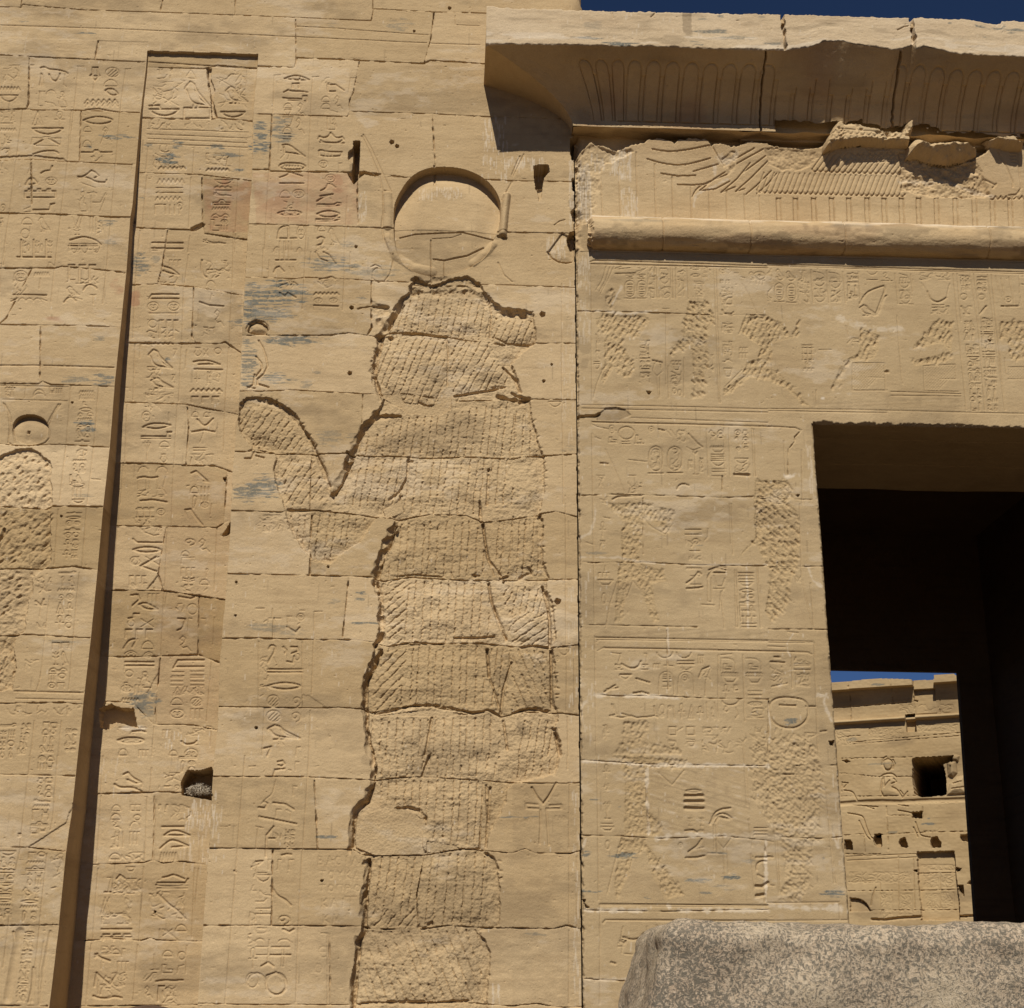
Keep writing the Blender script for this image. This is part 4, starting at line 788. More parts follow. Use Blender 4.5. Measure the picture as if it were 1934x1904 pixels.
draw(f, '01', '''L 1060,-160 1020,240 1005,650;L 1425,20 1390,260 1375,670;L 1765,-150 1755,260;L 1750,300 1735,690;L3 1280 60 85 40;W 1225,105 1290,120 1350,170 1285,160 1230,140;Q 1200 180 140 70 8;W 1525,60 1520,110 1530,170 1560,190;Q 1560 65 180 130 16;arc 1560 215 65 40;L 1150,-10 1330,-20;
W 1125,355 1150,322 1350,322;bar 1135 350 215 10;niwt 1115 380 85 66;niwt 1268 380 88 66;L 1125,465 1345,465;o 1120 512 65 60;L3 1205 518 140 130;st 1190 525 70 90;n 1080 685 225 14;Q 1110 590 240 60 8;W 1510,380 1580,405 1690,412;cob 1600 440 90 120;L 1500,440 1500,530;Q 1540 570 80 60 6;L 1600,320 1590,370;
L 1020,700 1005,1120;L 1060,700 1055,800;L 1370,720 1350,1130;L 1410,740 1400,880;L 1730,720 1700,1160;bird 1115 735 185 155;Q 1100 870 110 80 10;bird 1135 950 170 80;L 1310,735 1335,737 1312,790;L 1300,930 1320,930 1300,970;L3 1130 1040 80 40;Q 1100 1060 210 70 9;nw 1465 725 60 60;o 1620 725 50 45;x 1540 735 30 50;W 1462,830 1500,822 1580,820 1660,850 1580,845 1500,850;W 1470,885 1680,890;i 1470 880 40 100;L 1470,960 1510,960;Q 1570 900 90 90 9;n 1440 1030 235 30;L3 1450 1095 200 40;
L 960,1160 945,1590;L 1340,1160 1315,1600;L 1700,1160 1690,1500;Q 1075 1150 200 50 7;niwt 1075 1205 62 76;W 1080,1325 1130,1300 1220,1295 1290,1310 1200,1340 1080,1325;bar2 1070 1395 215 16;W 1265,1390 1265,1362 1295,1362;lot 1070 1430 80 150;t 1205 1430 75 42;nw 1210 1530 52 60;L 1275,1215 1275,1280;t 1450 1205 50 40;t 1540 1210 40 35;W 1490,1265 1530,1310 1560,1310 1610,1260;W 1450,1360 1540,1345 1620,1360;L 1545,1350 1510,1440;L 1640,1330 1630,1360;Q 1440 1530 170 70 12;bar2 1460 1480 90 20;
L 930,1610 910,1900;L 1310,1620 1300,1900;arc 1045 1620 75 42;arc 1180 1620 85 44;pr 1045 1700 60 90;pr 1130 1705 60 85;W 1040,1710 1080,1698 1140,1710 1190,1700;L 1250,1700 1230,1790 1255,1830;Q 1040 1790 220 60 10;W 1060,1880 1150,1872 1260,1890;W 1445,1670 1480,1655 1570,1735 1540,1730;L 1410,1770 1430,1765;T 1510 1770 1500 1900 150 75''')
draw(f, '02', '''L 905,0 895,160;L 1300,0 1295,165;L 1600,0 1590,80;L3 1040 30 120 80;niwt 1185 35 60 50;bar2 1030 40 130 60;Q 1010 110 220 50 9;W 1400,45 1440,40 1470,90 1530,160;L 1400,60 1420,110;
L 890,180 855,640;L 1265,180 1245,650;L 1640,190 1620,650;W 1005,265 1030,290 1060,292 1220,292;r 1005 325 215 42;Q 1060 180 160 60 9;nw 995 400 70 60;o 985 400 60 60;W 1180,400 1060,470 1180,510;x 1100 400 100 60;L3 980 545 120 70;Q 980 600 150 50 6;w 1375 255 110 60;cob 1480 265 105 100;t 1370 355 60 36;L 1370,450 1375,405 1470,405;L3 1370 485 100 60;sw 1360 555 130 60;i 1540 490 50 60;t 1510 570 70 40;Q 1350 620 240 40 8;
L 1240,660 1215,1150;L 1265,660 1240,800;L 1620,860 1610,1060;L 1520,865 1555,868 1555,910;W 990,690 1040,685 1055,720 1000,770;L3 1120 680 80 100;W 1050,760 1090,745 1140,765 1190,795 1100,795 1050,760;W 970,865 1010,860 1010,830 1050,830;o 965 875 50 50;x 1065 870 95 60;L3 950 950 200 60;W 935,1090 975,1025 1035,1020 1000,1080;t 1070 1035 90 60;eye 940 1110 95 50;eye 1085 1118 75 44;W 1350,700 1440,715 1480,700;o 1415 755 75 80;W 1345,865 1400,870 1380,940 1340,955;L 1420,960 1425,865 1450,868;cob 1330 1000 110 110;Q 1330 755 60 60 3;
L 815,1200 800,1480;L 1205,1180 1180,1650;L 1600,1180 1560,1640;bar2 945 1195 215 28;L 945,1195 940,1260;o 945 1255 60 50;man 1040 1270 110 120;st 940 1350 60 66;niwt 915 1370 80 50;L3 1020 1370 70 60;n 920 1465 130 30;W 1310,1240 1345,1180 1540,1180;bar 1325 1225 215 10;bar2 1300 1270 90 30;bar2 1440 1265 100 30;bar3 1290 1310 90 60;bar3 1440 1310 100 60;di 1310 1385 70 60;cob 1450 1380 90 60;t 1290 1465 90 52;kh 1440 1462 85 66;niwt 1285 1550 105 66;L3 1440 1550 90 66;Q 1290 1380 250 60 10;
eye 890 1765 205 42;W 1000,1720 1060,1715 1100,1722;L 1165,1680 1150,1904;Q 900 1690 240 50 7;t 895 1850 70 50;L3 1050 1860 70 45;W 1370,1795 1400,1820 1470,1810 1485,1792;niwt 1395 1850 100 80;L3 1230 1710 60 50;L 1300,1720 1300,1820;t 1280 1860 60 40;L 1560,1680 1600,1684 1590,1830;Q 1350 1700 200 50 9''')
draw(f, '03', '''L 780,0 760,280;L 1145,90 1135,270;T 1420 -10 1400 95 130 80;W 935,140 965,125 1000,165 1065,200 1020,210 960,180;W 865,215 900,240 1000,235 1070,270;Q 870 170 200 90 6;w 1310 215 50 40;Q 1240 130 120 100 9;
L 765,300 730,800;L 1110,310 1095,780;L 1180,330 1165,790;t 845 370 65 46;L 985,370 1060,370 1060,415 985,415 985,370;L 1020,370 1020,410;t 838 435 72 46;o 1010 445 50 40;cob 835 485 75 66;arc 980 495 75 50;v3 870 575 60 110;L3 980 575 70 90;Q 835 600 60 90 7;t 825 735 85 46;Q 920 730 160 60 9;W 1240,600 1280,570 1340,562 1430,600;bar 1240 590 180 20;bar 1225 530 160 10;W 1210,700 1280,635 1330,640 1420,680 1300,690;n 1210 720 130 80;Q 1200 370 240 120 14;L 1510,620 1505,790;
L 1085,840 1050,1390;L 740,850 700,1380;L 1500,850 1450,1370;W 790,1030 835,1030;L 815,1030 840,920 810,920;W 880,930 905,900 940,925;Q 860,930 200 90 12;Q 850 930 200 110 18;L 770,1200 825,1070;Q 930 1040 60 140 9;di 760 1070 80 130;Q 770 1190 220 80 16;bar2 765 1310 225 60;L3 780 1350 200 40;cup 950 840 70 30;W 1230,920 1270,912 1310,895 1390,930;bar3 1190 960 220 40;W 1180,975 1250,990 1390,980 1420,930;L 1180,1060 1210,1020;W 1190,1040 1280,1130 1320,1150 1400,1230;Q 1130 1030 260 200 22;t 1325 1275 85 48;x 1230 1310 70 50;L 1205,1310 1205,1390;L 1250,1310 1340,1390;L 1470,850 1450,1360;
L 1040,1430 1005,1850;L 690,1420 650,1880;Q 770 1440 90 60 6;t 845 1460 60 36;L 920,1520 925,1460 945,1460;W 720,1500 760,1525 830,1550;W 720,1520 735,1495;L 770,1540 765,1610;L3 890 1555 80 70;Q 780 1640 200 100 12;W 715,1740 730,1640 755,1670 830,1730 880,1650;W 705,1815 740,1830 820,1835 860,1815 920,1830;L 740,1700 740,1800;niwt 880 1650 70 50;Q 760 1730 180 90 10;L 1165,1500 1170,1615;L 1160,1615 1200,1615;bar 1140 1612 60 10;t 1230 1470 75 44;L 1410,1440 1405,1640;o 1345 1480 55 60;st 1225 1580 80 60;L 1340,1640 1350,1590 1390,1580;W 1180,1705 1240,1695 1310,1700 1380,1695;cob 1080 1740 70 90;W 1195,1850 1200,1740 1240,1740;Q 1230 1740 100 130 12;Q 1080 1640 100 60 8''')
f.base = None

# ---- sockets, beam holes and broken places
def hole(f, tt, poly, d, soft=.003, jit=.003):
    f.sink(f.loc(TT(tt, _pl(poly))), d, soft, jit, .017)
hole(f, '10', '737,1068 785,1065 783,1200 778,1230 775,1340 740,1385 722,1340 735,1230 735,1150', .22); hole(f, '10', '700,1150 735,1120 735,1230 725,1225 695,1200', .05); hole(f, '10', '690,1305 780,1300 820,1295 930,1325 900,1332 820,1318 780,1345 740,1390 700,1330', .06)
hole(f, '20', '165,1255 200,1243 275,1245 282,1300 240,1340 228,1425 180,1432 165,1300', .2); hole(f, '20', '190,1440 228,1430 225,1490 205,1520', .02)
hole(f, '20', '415,1800 440,1755 475,1745 482,1880 440,1890 420,1850', .12); hole(f, '20', '452,1350 478,1340 482,1450 460,1440', .1); hole(f, '20', '445,1600 475,1570 485,1680 460,1670', .08); hole(f, '20', '440,1050 485,1030 490,1180 455,1210 440,1160', .18)
f.base = tower_base
hole(f, '02', '745,1550 800,1530 840,1515 920,1545 1005,1545 1018,1600 1040,1690 1020,1690 930,1660 900,1650 840,1690 800,1705 760,1690', .12, .004, .006)
NEST = '1402,130 1420,110 1500,112 1560,98 1600,85 1603,298 1410,298 1375,296 1370,200'
hole(f, '03', NEST, .34, .003, .003)
f.base = None
hole(f, '02', '1680,160 1700,130 1702,70 1690,90 1640,165', .05)
for tt, x, y, r in (('11', 722, 422, 15), ('11', 708, 916, 16), ('20', 0, 0, 0), ('21', 230, 470, 22), ('12', 545, 474, 9), ('13', 497, 942, 11), ('10', 755, 1862, 10), ('10', 1025, 1075, 17), ('10', 1066, 1106, 14), ('21', 240, 975, 11), ('22', 345, 735, 24), ('21', 300, 850, 8), ('02', 463, 92, 8), ('12', 1870, 590, 7), ('01', 545, 1136, 8), ('11', 690, 1512, 12), ('10', 1195, 236, 9), ('10', 1462, 62, 12), ('12', 0, 1690, 12), ('12', -150, 590, 9), ('12', -155, 842, 8), ('03', 1080, 1158, 9), ('20', 215, 8, 1), ('22', 210, 90, 14)):
    if r > 2: hole(f, tt, '%d,%d %d,%d %d,%d %d,%d %d,%d' % (x-r, y, x-r*.3, y-r, x+r, y-r*.5, x+r*.9, y+r*.6, x-r*.2, y+r), .05, .003, .001)
hole(f, '11', '670,1570 700,1580 740,1560 700,1640 660,1640', .04)
hole(f, '02', '1690,110 1706,62 1712,150 1650,175', .03)
f.base = tower_base; hole(f, '01', '1685,1705 1712,1700 1700,1740', .06); f.base = None
# ragged open joint towards the gate
g = XC-A+.006*f._n(.05)
f.cut = np.maximum(f.cut, .12*np.clip(1-(g/(.007+.016*np.clip(f._n(.05)+.5*f.noise(.1, .12, 55)-.1, 0, 1)*(.35+.9*sstep(B, 7.2, 8.4))))**2, 0, 1))

# ---- pigment, runs, scorching (channels: blue, white, red, dark)
def blots(f, ch, rows, **k):
    for n, (tt, x, y, rx, ry, s) in enumerate(rows): f.stain(ch, f.loc(TT(tt, [(x, y)])), rx*f.unit, ry*f.unit, s, n, **k)
blots(f, 0, [('00', 620, 245, 140, 18, 1), ('00', 880, 1035, 190, 30, .9), ('00', 670, 1105, 50, 20, .9), ('00', 820, 1680, 90, 50, .7), ('00', 830, 1830, 70, 40, .5), ('00', 180, 160, 60, 14, .5), ('10', 30, 1060, 110, 200, 1), ('10', 200, 980, 130, 150, .75), ('10', 1080, 200, 140, 90, .45), ('10', 580, 185, 70, 30, .35), ('10', 700, 1845, 80, 40, .5), ('11', 60, 1960, 1, 1, 1), ('11', 560, 90, 260, 90, .8), ('11', 900, 150, 260, 70, .55), ('11', 150, 330, 320, 160, .95), ('11', 60, 470, 330, 80, .8), ('11', 300, 670, 300, 60, .9), ('11', 150, 950, 190, 60, .85), ('11', 460, 905, 40, 30, .5), ('11', 380, 1000, 60, 40, .5), ('11', 60, 1780, 160, 130, .9), ('11', 540, 1400, 130, 90, .4), ('11', 720, 1390, 60, 30, .5), ('11', 800, 352, 50, 18, .6)], sa=.12, sb=.012)
blots(f, 0, [('01', 640, 1275, 110, 40, 1), ('01', 660, 1340, 90, 26, .9), ('01', 770, 960, 120, 60, .8), ('01', 560, 960, 160, 50, .6), ('01', 750, 655, 50, 30, .6), ('01', 640, 1840, 110, 18, .5), ('01', 1900, 400, 90, 230, .95), ('01', 1870, 830, 90, 260, .8), ('01', 1850, 1830, 120, 100, .8), ('12', 800, 670, 50, 18, .9), ('12', 790, 720, 60, 14, .8), ('12', 820, 900, 110, 20, .9), ('12', 100, 930, 200, 40, .5), ('12', 230, 960, 160, 40, .4), ('12', 590, 745, 60, 40, .35), ('13', 540, 604, 90, 26, .9), ('13', 160, 1050, 1, 1, 0), ('02', 480, 1040, 130, 40, .5), ('02', 860, 1010, 1, 1, 0), ('23', 60, 460, 170, 16, .8), ('23', 180, 1350, 80, 40, .5), ('21', 430, 1480, 90, 50, .3)], sa=.12, sb=.011)
f.base = tower_base
blots(f, 0, [('00', 1270, 1200, 110, 60, 1), ('00', 1340, 1090, 60, 50, .95), ('00', 1640, 1110, 120, 26, .8), ('00', 1140, 1100, 60, 30, .7), ('00', 1720, 1170, 140, 22, .8), ('00', 1810, 1285, 80, 20, .9), ('00', 1070, 1500, 40, 14, .8), ('01', 1060, 90, 100, 110, .8), ('01', 1180, 55, 50, 40, .5), ('01', 1265, 815, 28, 26, .9), ('02', 1080, 1490, 150, 90, .8), ('02', 1110, 1570, 70, 60, .6)], sa=.08, sb=.012)
blots(f, 2, [('01', 1030, 350, 60, 100, .7), ('01', 1120, 455, 160, 14, .6), ('00', 1660, 1480, 130, 170, .65), ('00', 1850, 1460, 80, 150, .5), ('00', 1860, 1560, 60, 90, .4), ('01', 1030, 270, 60, 40, .3)], sa=.2, sb=.1, cut=0)
f.base = None
blots(f, 2, [('01', 450, 510, 160, 55, .75), ('01', 890, 260, 70, 80, .5), ('10', 150, 1480, 260, 200, .55), ('10', 640, 1400, 130, 130, .7), ('10', 450, 1380, 240, 120, .35), ('10', 60, 1580, 120, 60, .5)], sa=.22, sb=.12, cut=0)
blots(f, 3, [('10', 740, 1300, 60, 160, .6), ('10', 860, 1380, 130, 40, .45), ('20', 460, 1500, 40, 300, .6), ('20', 200, 1290, 70, 110, .4), ('22', -60, 1330, 90, 260, .55), ('22', 60, 1740, 50, 150, .5), ('13', 1620, 500, 110, 160, .35), ('13', 1650, 1600, 120, 220, .35), ('12', 460, 330, 70, 70, .35), ('12', 440, 480, 90, 60, .3), ('12', 650, 320, 90, 60, .25), ('13', 830, 60, 50, 70, .3), ('23', 120, 1380, 180, 90, .35), ('11', 900, 400, 110, 70, .3), ('03', 1850, 340, 50, 30, .3), ('11', 960, 900, 90, 200, .2)], sa=.14, sb=.1, cut=0)
blots(f, 1, [('11', 900, 100, 330, 60, .35), ('10', 840, 930, 100, 60, .3), ('20', 40, 1080, 60, 40, .3), ('00', 1640, 950, 60, 40, .3), ('02', 920, 1640, 120, 40, .6)], sa=.2, sb=.05, cut=0)
f.streaks(1, TT('10', [(1710, 860), (1900, 1330)]), 90, 1, .75); f.streaks(1, TT('20', [(-60, 1180), (240, 1250)]), 60, 2, .8); f.streaks(1, TT('10', [(1230, 1385), (1560, 1480)]), 60, 3, .6, lmax=.05); f.streaks(1, TT('10', [(775, 1440), (830, 1640)]), 26, 4, .7)
f.streaks(1, TT('20', [(430, 1180), (490, 1700)]), 80, 5, .7); f.streaks(1, TT('20', [(260, 1780), (410, 1900)]), 60, 6, .6); f.streaks(1, TT('21', [(360, 200), (490, 1400)]), 90, 7, .4); f.streaks(1, TT('22', [(420, 600), (500, 1600)]), 30, 8, .6); f.streaks(1, TT('23', [(455, 200), (520, 1880)]), 60, 9, .6)
f.streaks(1, TT('13', [(1780, 1700), (1840, 1860)]), 12, 13, .8)
f.streaks(1, TT('00', [(0, 20), (1934, 400)]), 16, 14, .3, lmax=.2); f.streaks(1, TT('12', [(0, 0), (900, 1900)]), 26, 15, .5, lmax=.06); f.streaks(1, TT('02', [(1600, 0), (1934, 1900)]), 30, 16, .5, lmax=.05)
f.base = tower_base
f.streaks(1, TT('03', [(1430, 300), (1620, 480)]), 60, 10, .9); f.streaks(1, TT('03', [(1380, 420), (1650, 800)]), 70, 11, .6); f.streaks(1, TT('02', [(1250, 1690), (1500, 1850)]), 14, 12, .8); f.streaks(1, TT('03', [(770, 0), (960, 350)]), 12, 17, .5)
f.base = None
# ---- which piece of the tower each patch belongs to
f.part[NICHE] = 1; f.part[FIGMASK] = 2; f.part[DISCMASK] = 3; f.part[HORN] = 4; f.part[HORN & (A > .15)] = 8; f.part[SFIGMASK] = 5; f.part[SMALLDISC] = 6; f.part[ANKH] = 7
# blocks that are redder or browner than their neighbours
for sx, ch, k_ in (('10 -30,1300 700,1305 770,1330 770,1700 0,1690', 2, .38), ('00 1535,1345 1905,1340 1870,1760 1545,1755', 2, .42), ('02 1200,-300 1760,-300 1640,1660 1160,1660', 2, .10), ('01 1465,280 1838,285 1820,690 1450,680', 3, .42), ('10 705,510 1730,510 1750,850 705,850', 3, .20), ('11 -90,200 860,230 860,620 -110,620', 3, .16), ('12 420,300 560,300 400,535 420,300', 3, .2), ('00 -200,1225 1000,1240 980,1630 -200,1600', 3, .16), ('03 20,160 360,150 380,690 20,690', 3, .12), ('13 0,170 440,180 460,690 0,690', 3, .14), ('23 0,220 490,220 500,720 0,720', 3, .26), ('23 0,1320 510,1320 510,1890 0,1890', 3, .22), ('12 -215,60 400,60 400,530 -220,530', 1, .10), ('11 800,1090 900,1080 640,1500 480,1490', 3, .12), ('01 0,1010 520,1020 480,1470 0,1440', 3, .16)):
    f.base = tower_base if sx[:2] in ('00', '01', '02', '03') and float(sx.split()[1].split(',')[0]) > 1100 else None
    sl, D = f.sdist(f.loc(P_of(sx)), .03); v = f.st[sl][..., ch]
    np.maximum(v, k_*sstep(D, -.002, .012)*(.75+.5*f._n(.05)[sl]), out=v)
f.base = None
# general weathering
f.cut *= np.where(f._ed < .012, sstep(f._ed, .004, .012), 1)
f.st[..., 3] = np.maximum(f.st[..., 3], .42*sstep(f.noise(1.1, .35, 201)+.5*f.noise(.3, .1, 202)+.25*f.noise(.07, .04, 203), .25, 1.0))
f.st[..., 1] = np.maximum(f.st[..., 1], .22*sstep(f.noise(.8, .3, 204)+.6*f.noise(.16, .05, 205)+.3*f.noise(.04, .02, 206), .45, 1.1))
f.st *= sstep(np.abs(inn), .006, .012)[..., None]
rs_ = random.Random(5)
for _ in range(900):
    f.pit(rs_.uniform(-5, 1.05), rs_.uniform(1, 11.2), rs_.random()*3, rs_.uniform(.004, .012), rs_.uniform(.004, .007), rs_.uniform(.003, .009))
f.streaks(1, TT('00', [(0, 0), (5000, 7600)]), 420, 71, .6, w=.0035, lmin=.004, lmax=.03)
f.streaks(3, TT('00', [(0, 0), (5000, 7600)]), 260, 72, .5, w=.006, lmin=.02, lmax=.16)
po_ = f.build({0: 'wall_face', 1: 'flagpole_niche', 7: 'ankh'}, M_TOWER, tower)
po_.update(f.build({2: 'goddess_relief', 5: 'goddess_relief'}, M_HACK, tower))
po_[2]['label'] = 'hacked-out standing goddess with raised hand'; po_[5]['label'] = 'smaller hacked-out goddess at the left edge'
f.build({3: 'sun_disc', 4: 'horn', 8: 'horn'}, M_TOWER, po_[2]); f.build({6: 'sun_disc'}, M_TOWER, po_[5])
mesh_obj('core', box_mesh('core', [(-5.6, .75, 0, .9, 6, 15.5), (-16, .0, 0, -5.652, 6, 15.5), (-5.6, .002, 11.352, XC+.08, .7, 15.5), (-5.6, .3, 0, 1.0, .74, .88), (.85, .25, 0, 1.29, .745, 10)]), M_TOWER, tower)
_tw = f

# ------------------------------------------------------------------ the gateway beside the tower
gate = thing('stone_gateway', 'sandstone gateway with broken overhanging cornice, winged disc frieze and a black passage', 'gateway', (3.2, 0, 0))
GX0, GX1, JX, LZ = XC+.004, 6.10, 3.2352, 6.388
def gshear(a, b): return (LZ-b)*.0083*np.clip((a-GX0)/(JX-GX0), 0, 1)
na1 = round((JX-GX0)/.0061); st = (JX-GX0)/na1; nbelow = 900
b0 = LZ-st*nbelow
f = Face(GX0, GX1, b0, 8.075, st, seed=21, fwd=lambda a, b: (a+gshear(a, b), b), inv=lambda a, b: (a-gshear(a, b), b))
A, B = f.A[None, :], f.B[:, None]
f.weather(.8)
f.tone += .05*f.noise(.5, .3, 61)
GJ = ['21 500,445 900,452 1400,470 1934,478', '22 500,430 590,445 760,440 1000,440 1200,452 1430,463 1760,468 1934,466', '22 500,912 700,915 1285,928 1400,930', '22 630,1440 820,1450 1100,1450 1500,1470 1940,1476', '23 520,30 760,45 1000,60 1340,70 1940,75', '23 520,600 830,605 1100,625 1600,605 1940,640', '23 550,1165 1100,1175 1934,1160', '23 540,1680 640,1690 850,1700', '21 510,1840 800,1830 1160,1840 1590,1855 1934,1845', '22 1940,945 2385,948', '32 0,475 410,470', '33 420,70 530,70', '33 0,608 400,625 560,610', '31 -60,1860 330,1872']
for k, sx in enumerate(GJ): jline(f, P_of(sx), 4*f.unit, .014, .8)
for sx in ('21 990,1860 988,1904 992,2280', '21 1590,1690 1585,1850', '22 1170,955 1180,1400', '23 1020,80 1015,300 1035,590', '23 1915,640 1910,1100', '22 1940,1490 1935,1900', '31 255,1345 200,1400 205,1430 155,1490 150,1690'):
    jline(f, P_of(sx), 4*f.unit, .016, .8)
f.groove(f.loc(P_of('21 500,1243 560,1240 635,1238 660,1222')), .016, .06)
f.groove(f.loc(P_of('30 2050,3172 2055,3180 2270,3172')), .014, .03)
draw(f, '21', '''K 590,75 620,62 1934,107;K 590,90 1934,120;L 600,100 605,1130;L 530,1155 1160,1166 1934,1188;L 530,1180 1100,1195 1934,1212;L 900,1252 1934,1290;K 605,1285 1100,1296 1934,1318;L 600,1300 640,1320 790,1350;L 605,1370 612,1900;L 1095,110 1100,350;L 1215,110 1220,350;L 1325,115 1335,355;L 1530,120 1565,1140;L 1548,120 1578,1140;L 1180,860 1185,1100;L 1300,800 1300,1090;L 1240,120 1242,350;
L 710,110 690,200 640,280 670,325;L 770,110 730,200 690,270 665,325;L 740,115 710,210 660,300;K 780,165 940,160;L 780,125 840,105 1020,112;L 960,160 1030,112;L 800,130 930,115 970,125;L 940,150 1000,130;nb 862 175 60 14;nb 945 172 62 16;L 870,200 915,200;L 950,200 1000,200;cart 850 215 82 125;cart 945 215 72 125;Q 1030 115 50 230 18;L 1120,150 1120,125 1170,125 1182,150 1185,190;Q 1130 160 50 40 5;nb 1118 205 70 34;Q 1115 265 80 80 12;o 1115 270 85 80;Q 1235 120 70 210 14;r 1350 115 75 20;r 1352 165 70 22;Q 1440 120 60 70 6;pr 1395 240 45 100;Q 1380 225 70 110 6;niwt 1570 120 45 40;niwt 1615 120 40 40;pr 1575 215 20 20;pr 1620 215 24 20;L 1680,160 1710,160;L 1730,190 1760,198;
Q 1575 270 95 70 9;Q 1580 345 85 50 7;W 1590,440 1600,465 1660,470 1675,455;Q 1590 540 70 70 12;bar3 1592 545 75 50;Q 1595 680 70 150 14;pr 1640 740 25 40;cup 1600 880 65 60;L 1590,400 1610,440;
L 1165,430 1165,1000;L 1140,430 1190,430;L 620,830 660,830;nb 620 845 45 40;Q 635 580 25 230 10;Q 970 670 70 90 12;T 1005 765 1010 960 75 101;L 1040,960 1040,985;W 1065,820 1135,835 1130,870;L 1080,840 1060,900 1095,940 1140,900 1120,850;L 1095,940 1110,1100;L 1120,930 1118,1100;L3 1205 825 70 20;cup 1210 850 65 40;Q 1205 905 75 90 10;nb 1205 985 70 24;o 1215 1030 25 40;o 1255 1040 25 45;Q 1470 780 50 120 10;L 690,880 640,1000 615,1105;L 760,880 690,990;L3 1720 725 60 20;L3 1720 765 60 36;L 1610,1020 1740,890;L 1600,1080 1780,920;L 1715,620 1775,470 1810,520;L 1740,240 1790,330 1850,465;bird 1790 150 70 60;ra 1825 150 90 60;L3 1850 215 60 28;L 1200,100 1205,350;
L 630,1400 670,1415;niwt 735 1310 40 60;st 735 1400 55 36;bar 730 1430 65 22;o 805 1320 120 95;L 830,1435 890,1430;L 830,1450 895,1450;st 935 1385 45 60;bar 925 1440 70 14;ra 1035 1320 35 36;W 1110,1340 1150,1350;L 1165,1345 1200,1390;L 1200,1345 1240,1400;Q 1250 1340 60 100 8;cartO 1030 1467 115 190;Q 1055 1490 65 140 16;cartO 1172 1470 118 185;Q 1200 1490 60 150 9;W 1335,1375 1400,1445 1440,1475;L 1320,1475 1370,1500 1440,1475;K 1370,1510 1385,1530 1400,1510;L 1385,1530 1385,1680;L 1370,1680 1410,1680;Q 1335 1575 25 80 6;Q 1420 1560 22 100 6;L 1310,1360 1330,1420;
L 1470,1340 1485,1690;L 1640,1330 1650,1690;L 1815,1335 1830,1695;L 1830,1340 1845,1695;L 1600,1335 1612,1690;T 1545 1345 1550 1450 110 111;n 1500 1465 110 12;cup 1502 1480 105 30;bar3 1505 1530 105 30;nb 1505 1575 108 40;bar2 1512 1640 105 20;bar 1510 1690 80 6;T 1735 1345 1740 1530 105 112;nb 1685 1560 100 36;Q 1685 1600 110 60 8;D 1685,1680 1790,1685;
L 640,1690 700,1690 690,1720 650,1700;L 660,1720 685,1770;L 690,1700 660,1770;L 880,1690 935,1690;W 1250,1790 1265,1760 1300,1750 1335,1765;L 705,1490 780,1650 850,1820;L 880,1570 1020,1585;W 670,1595 725,1600;Q 880 1740 100 80 10;W 760,1870 800,1850 980,1840;Q 660 1850 60 50 4''')
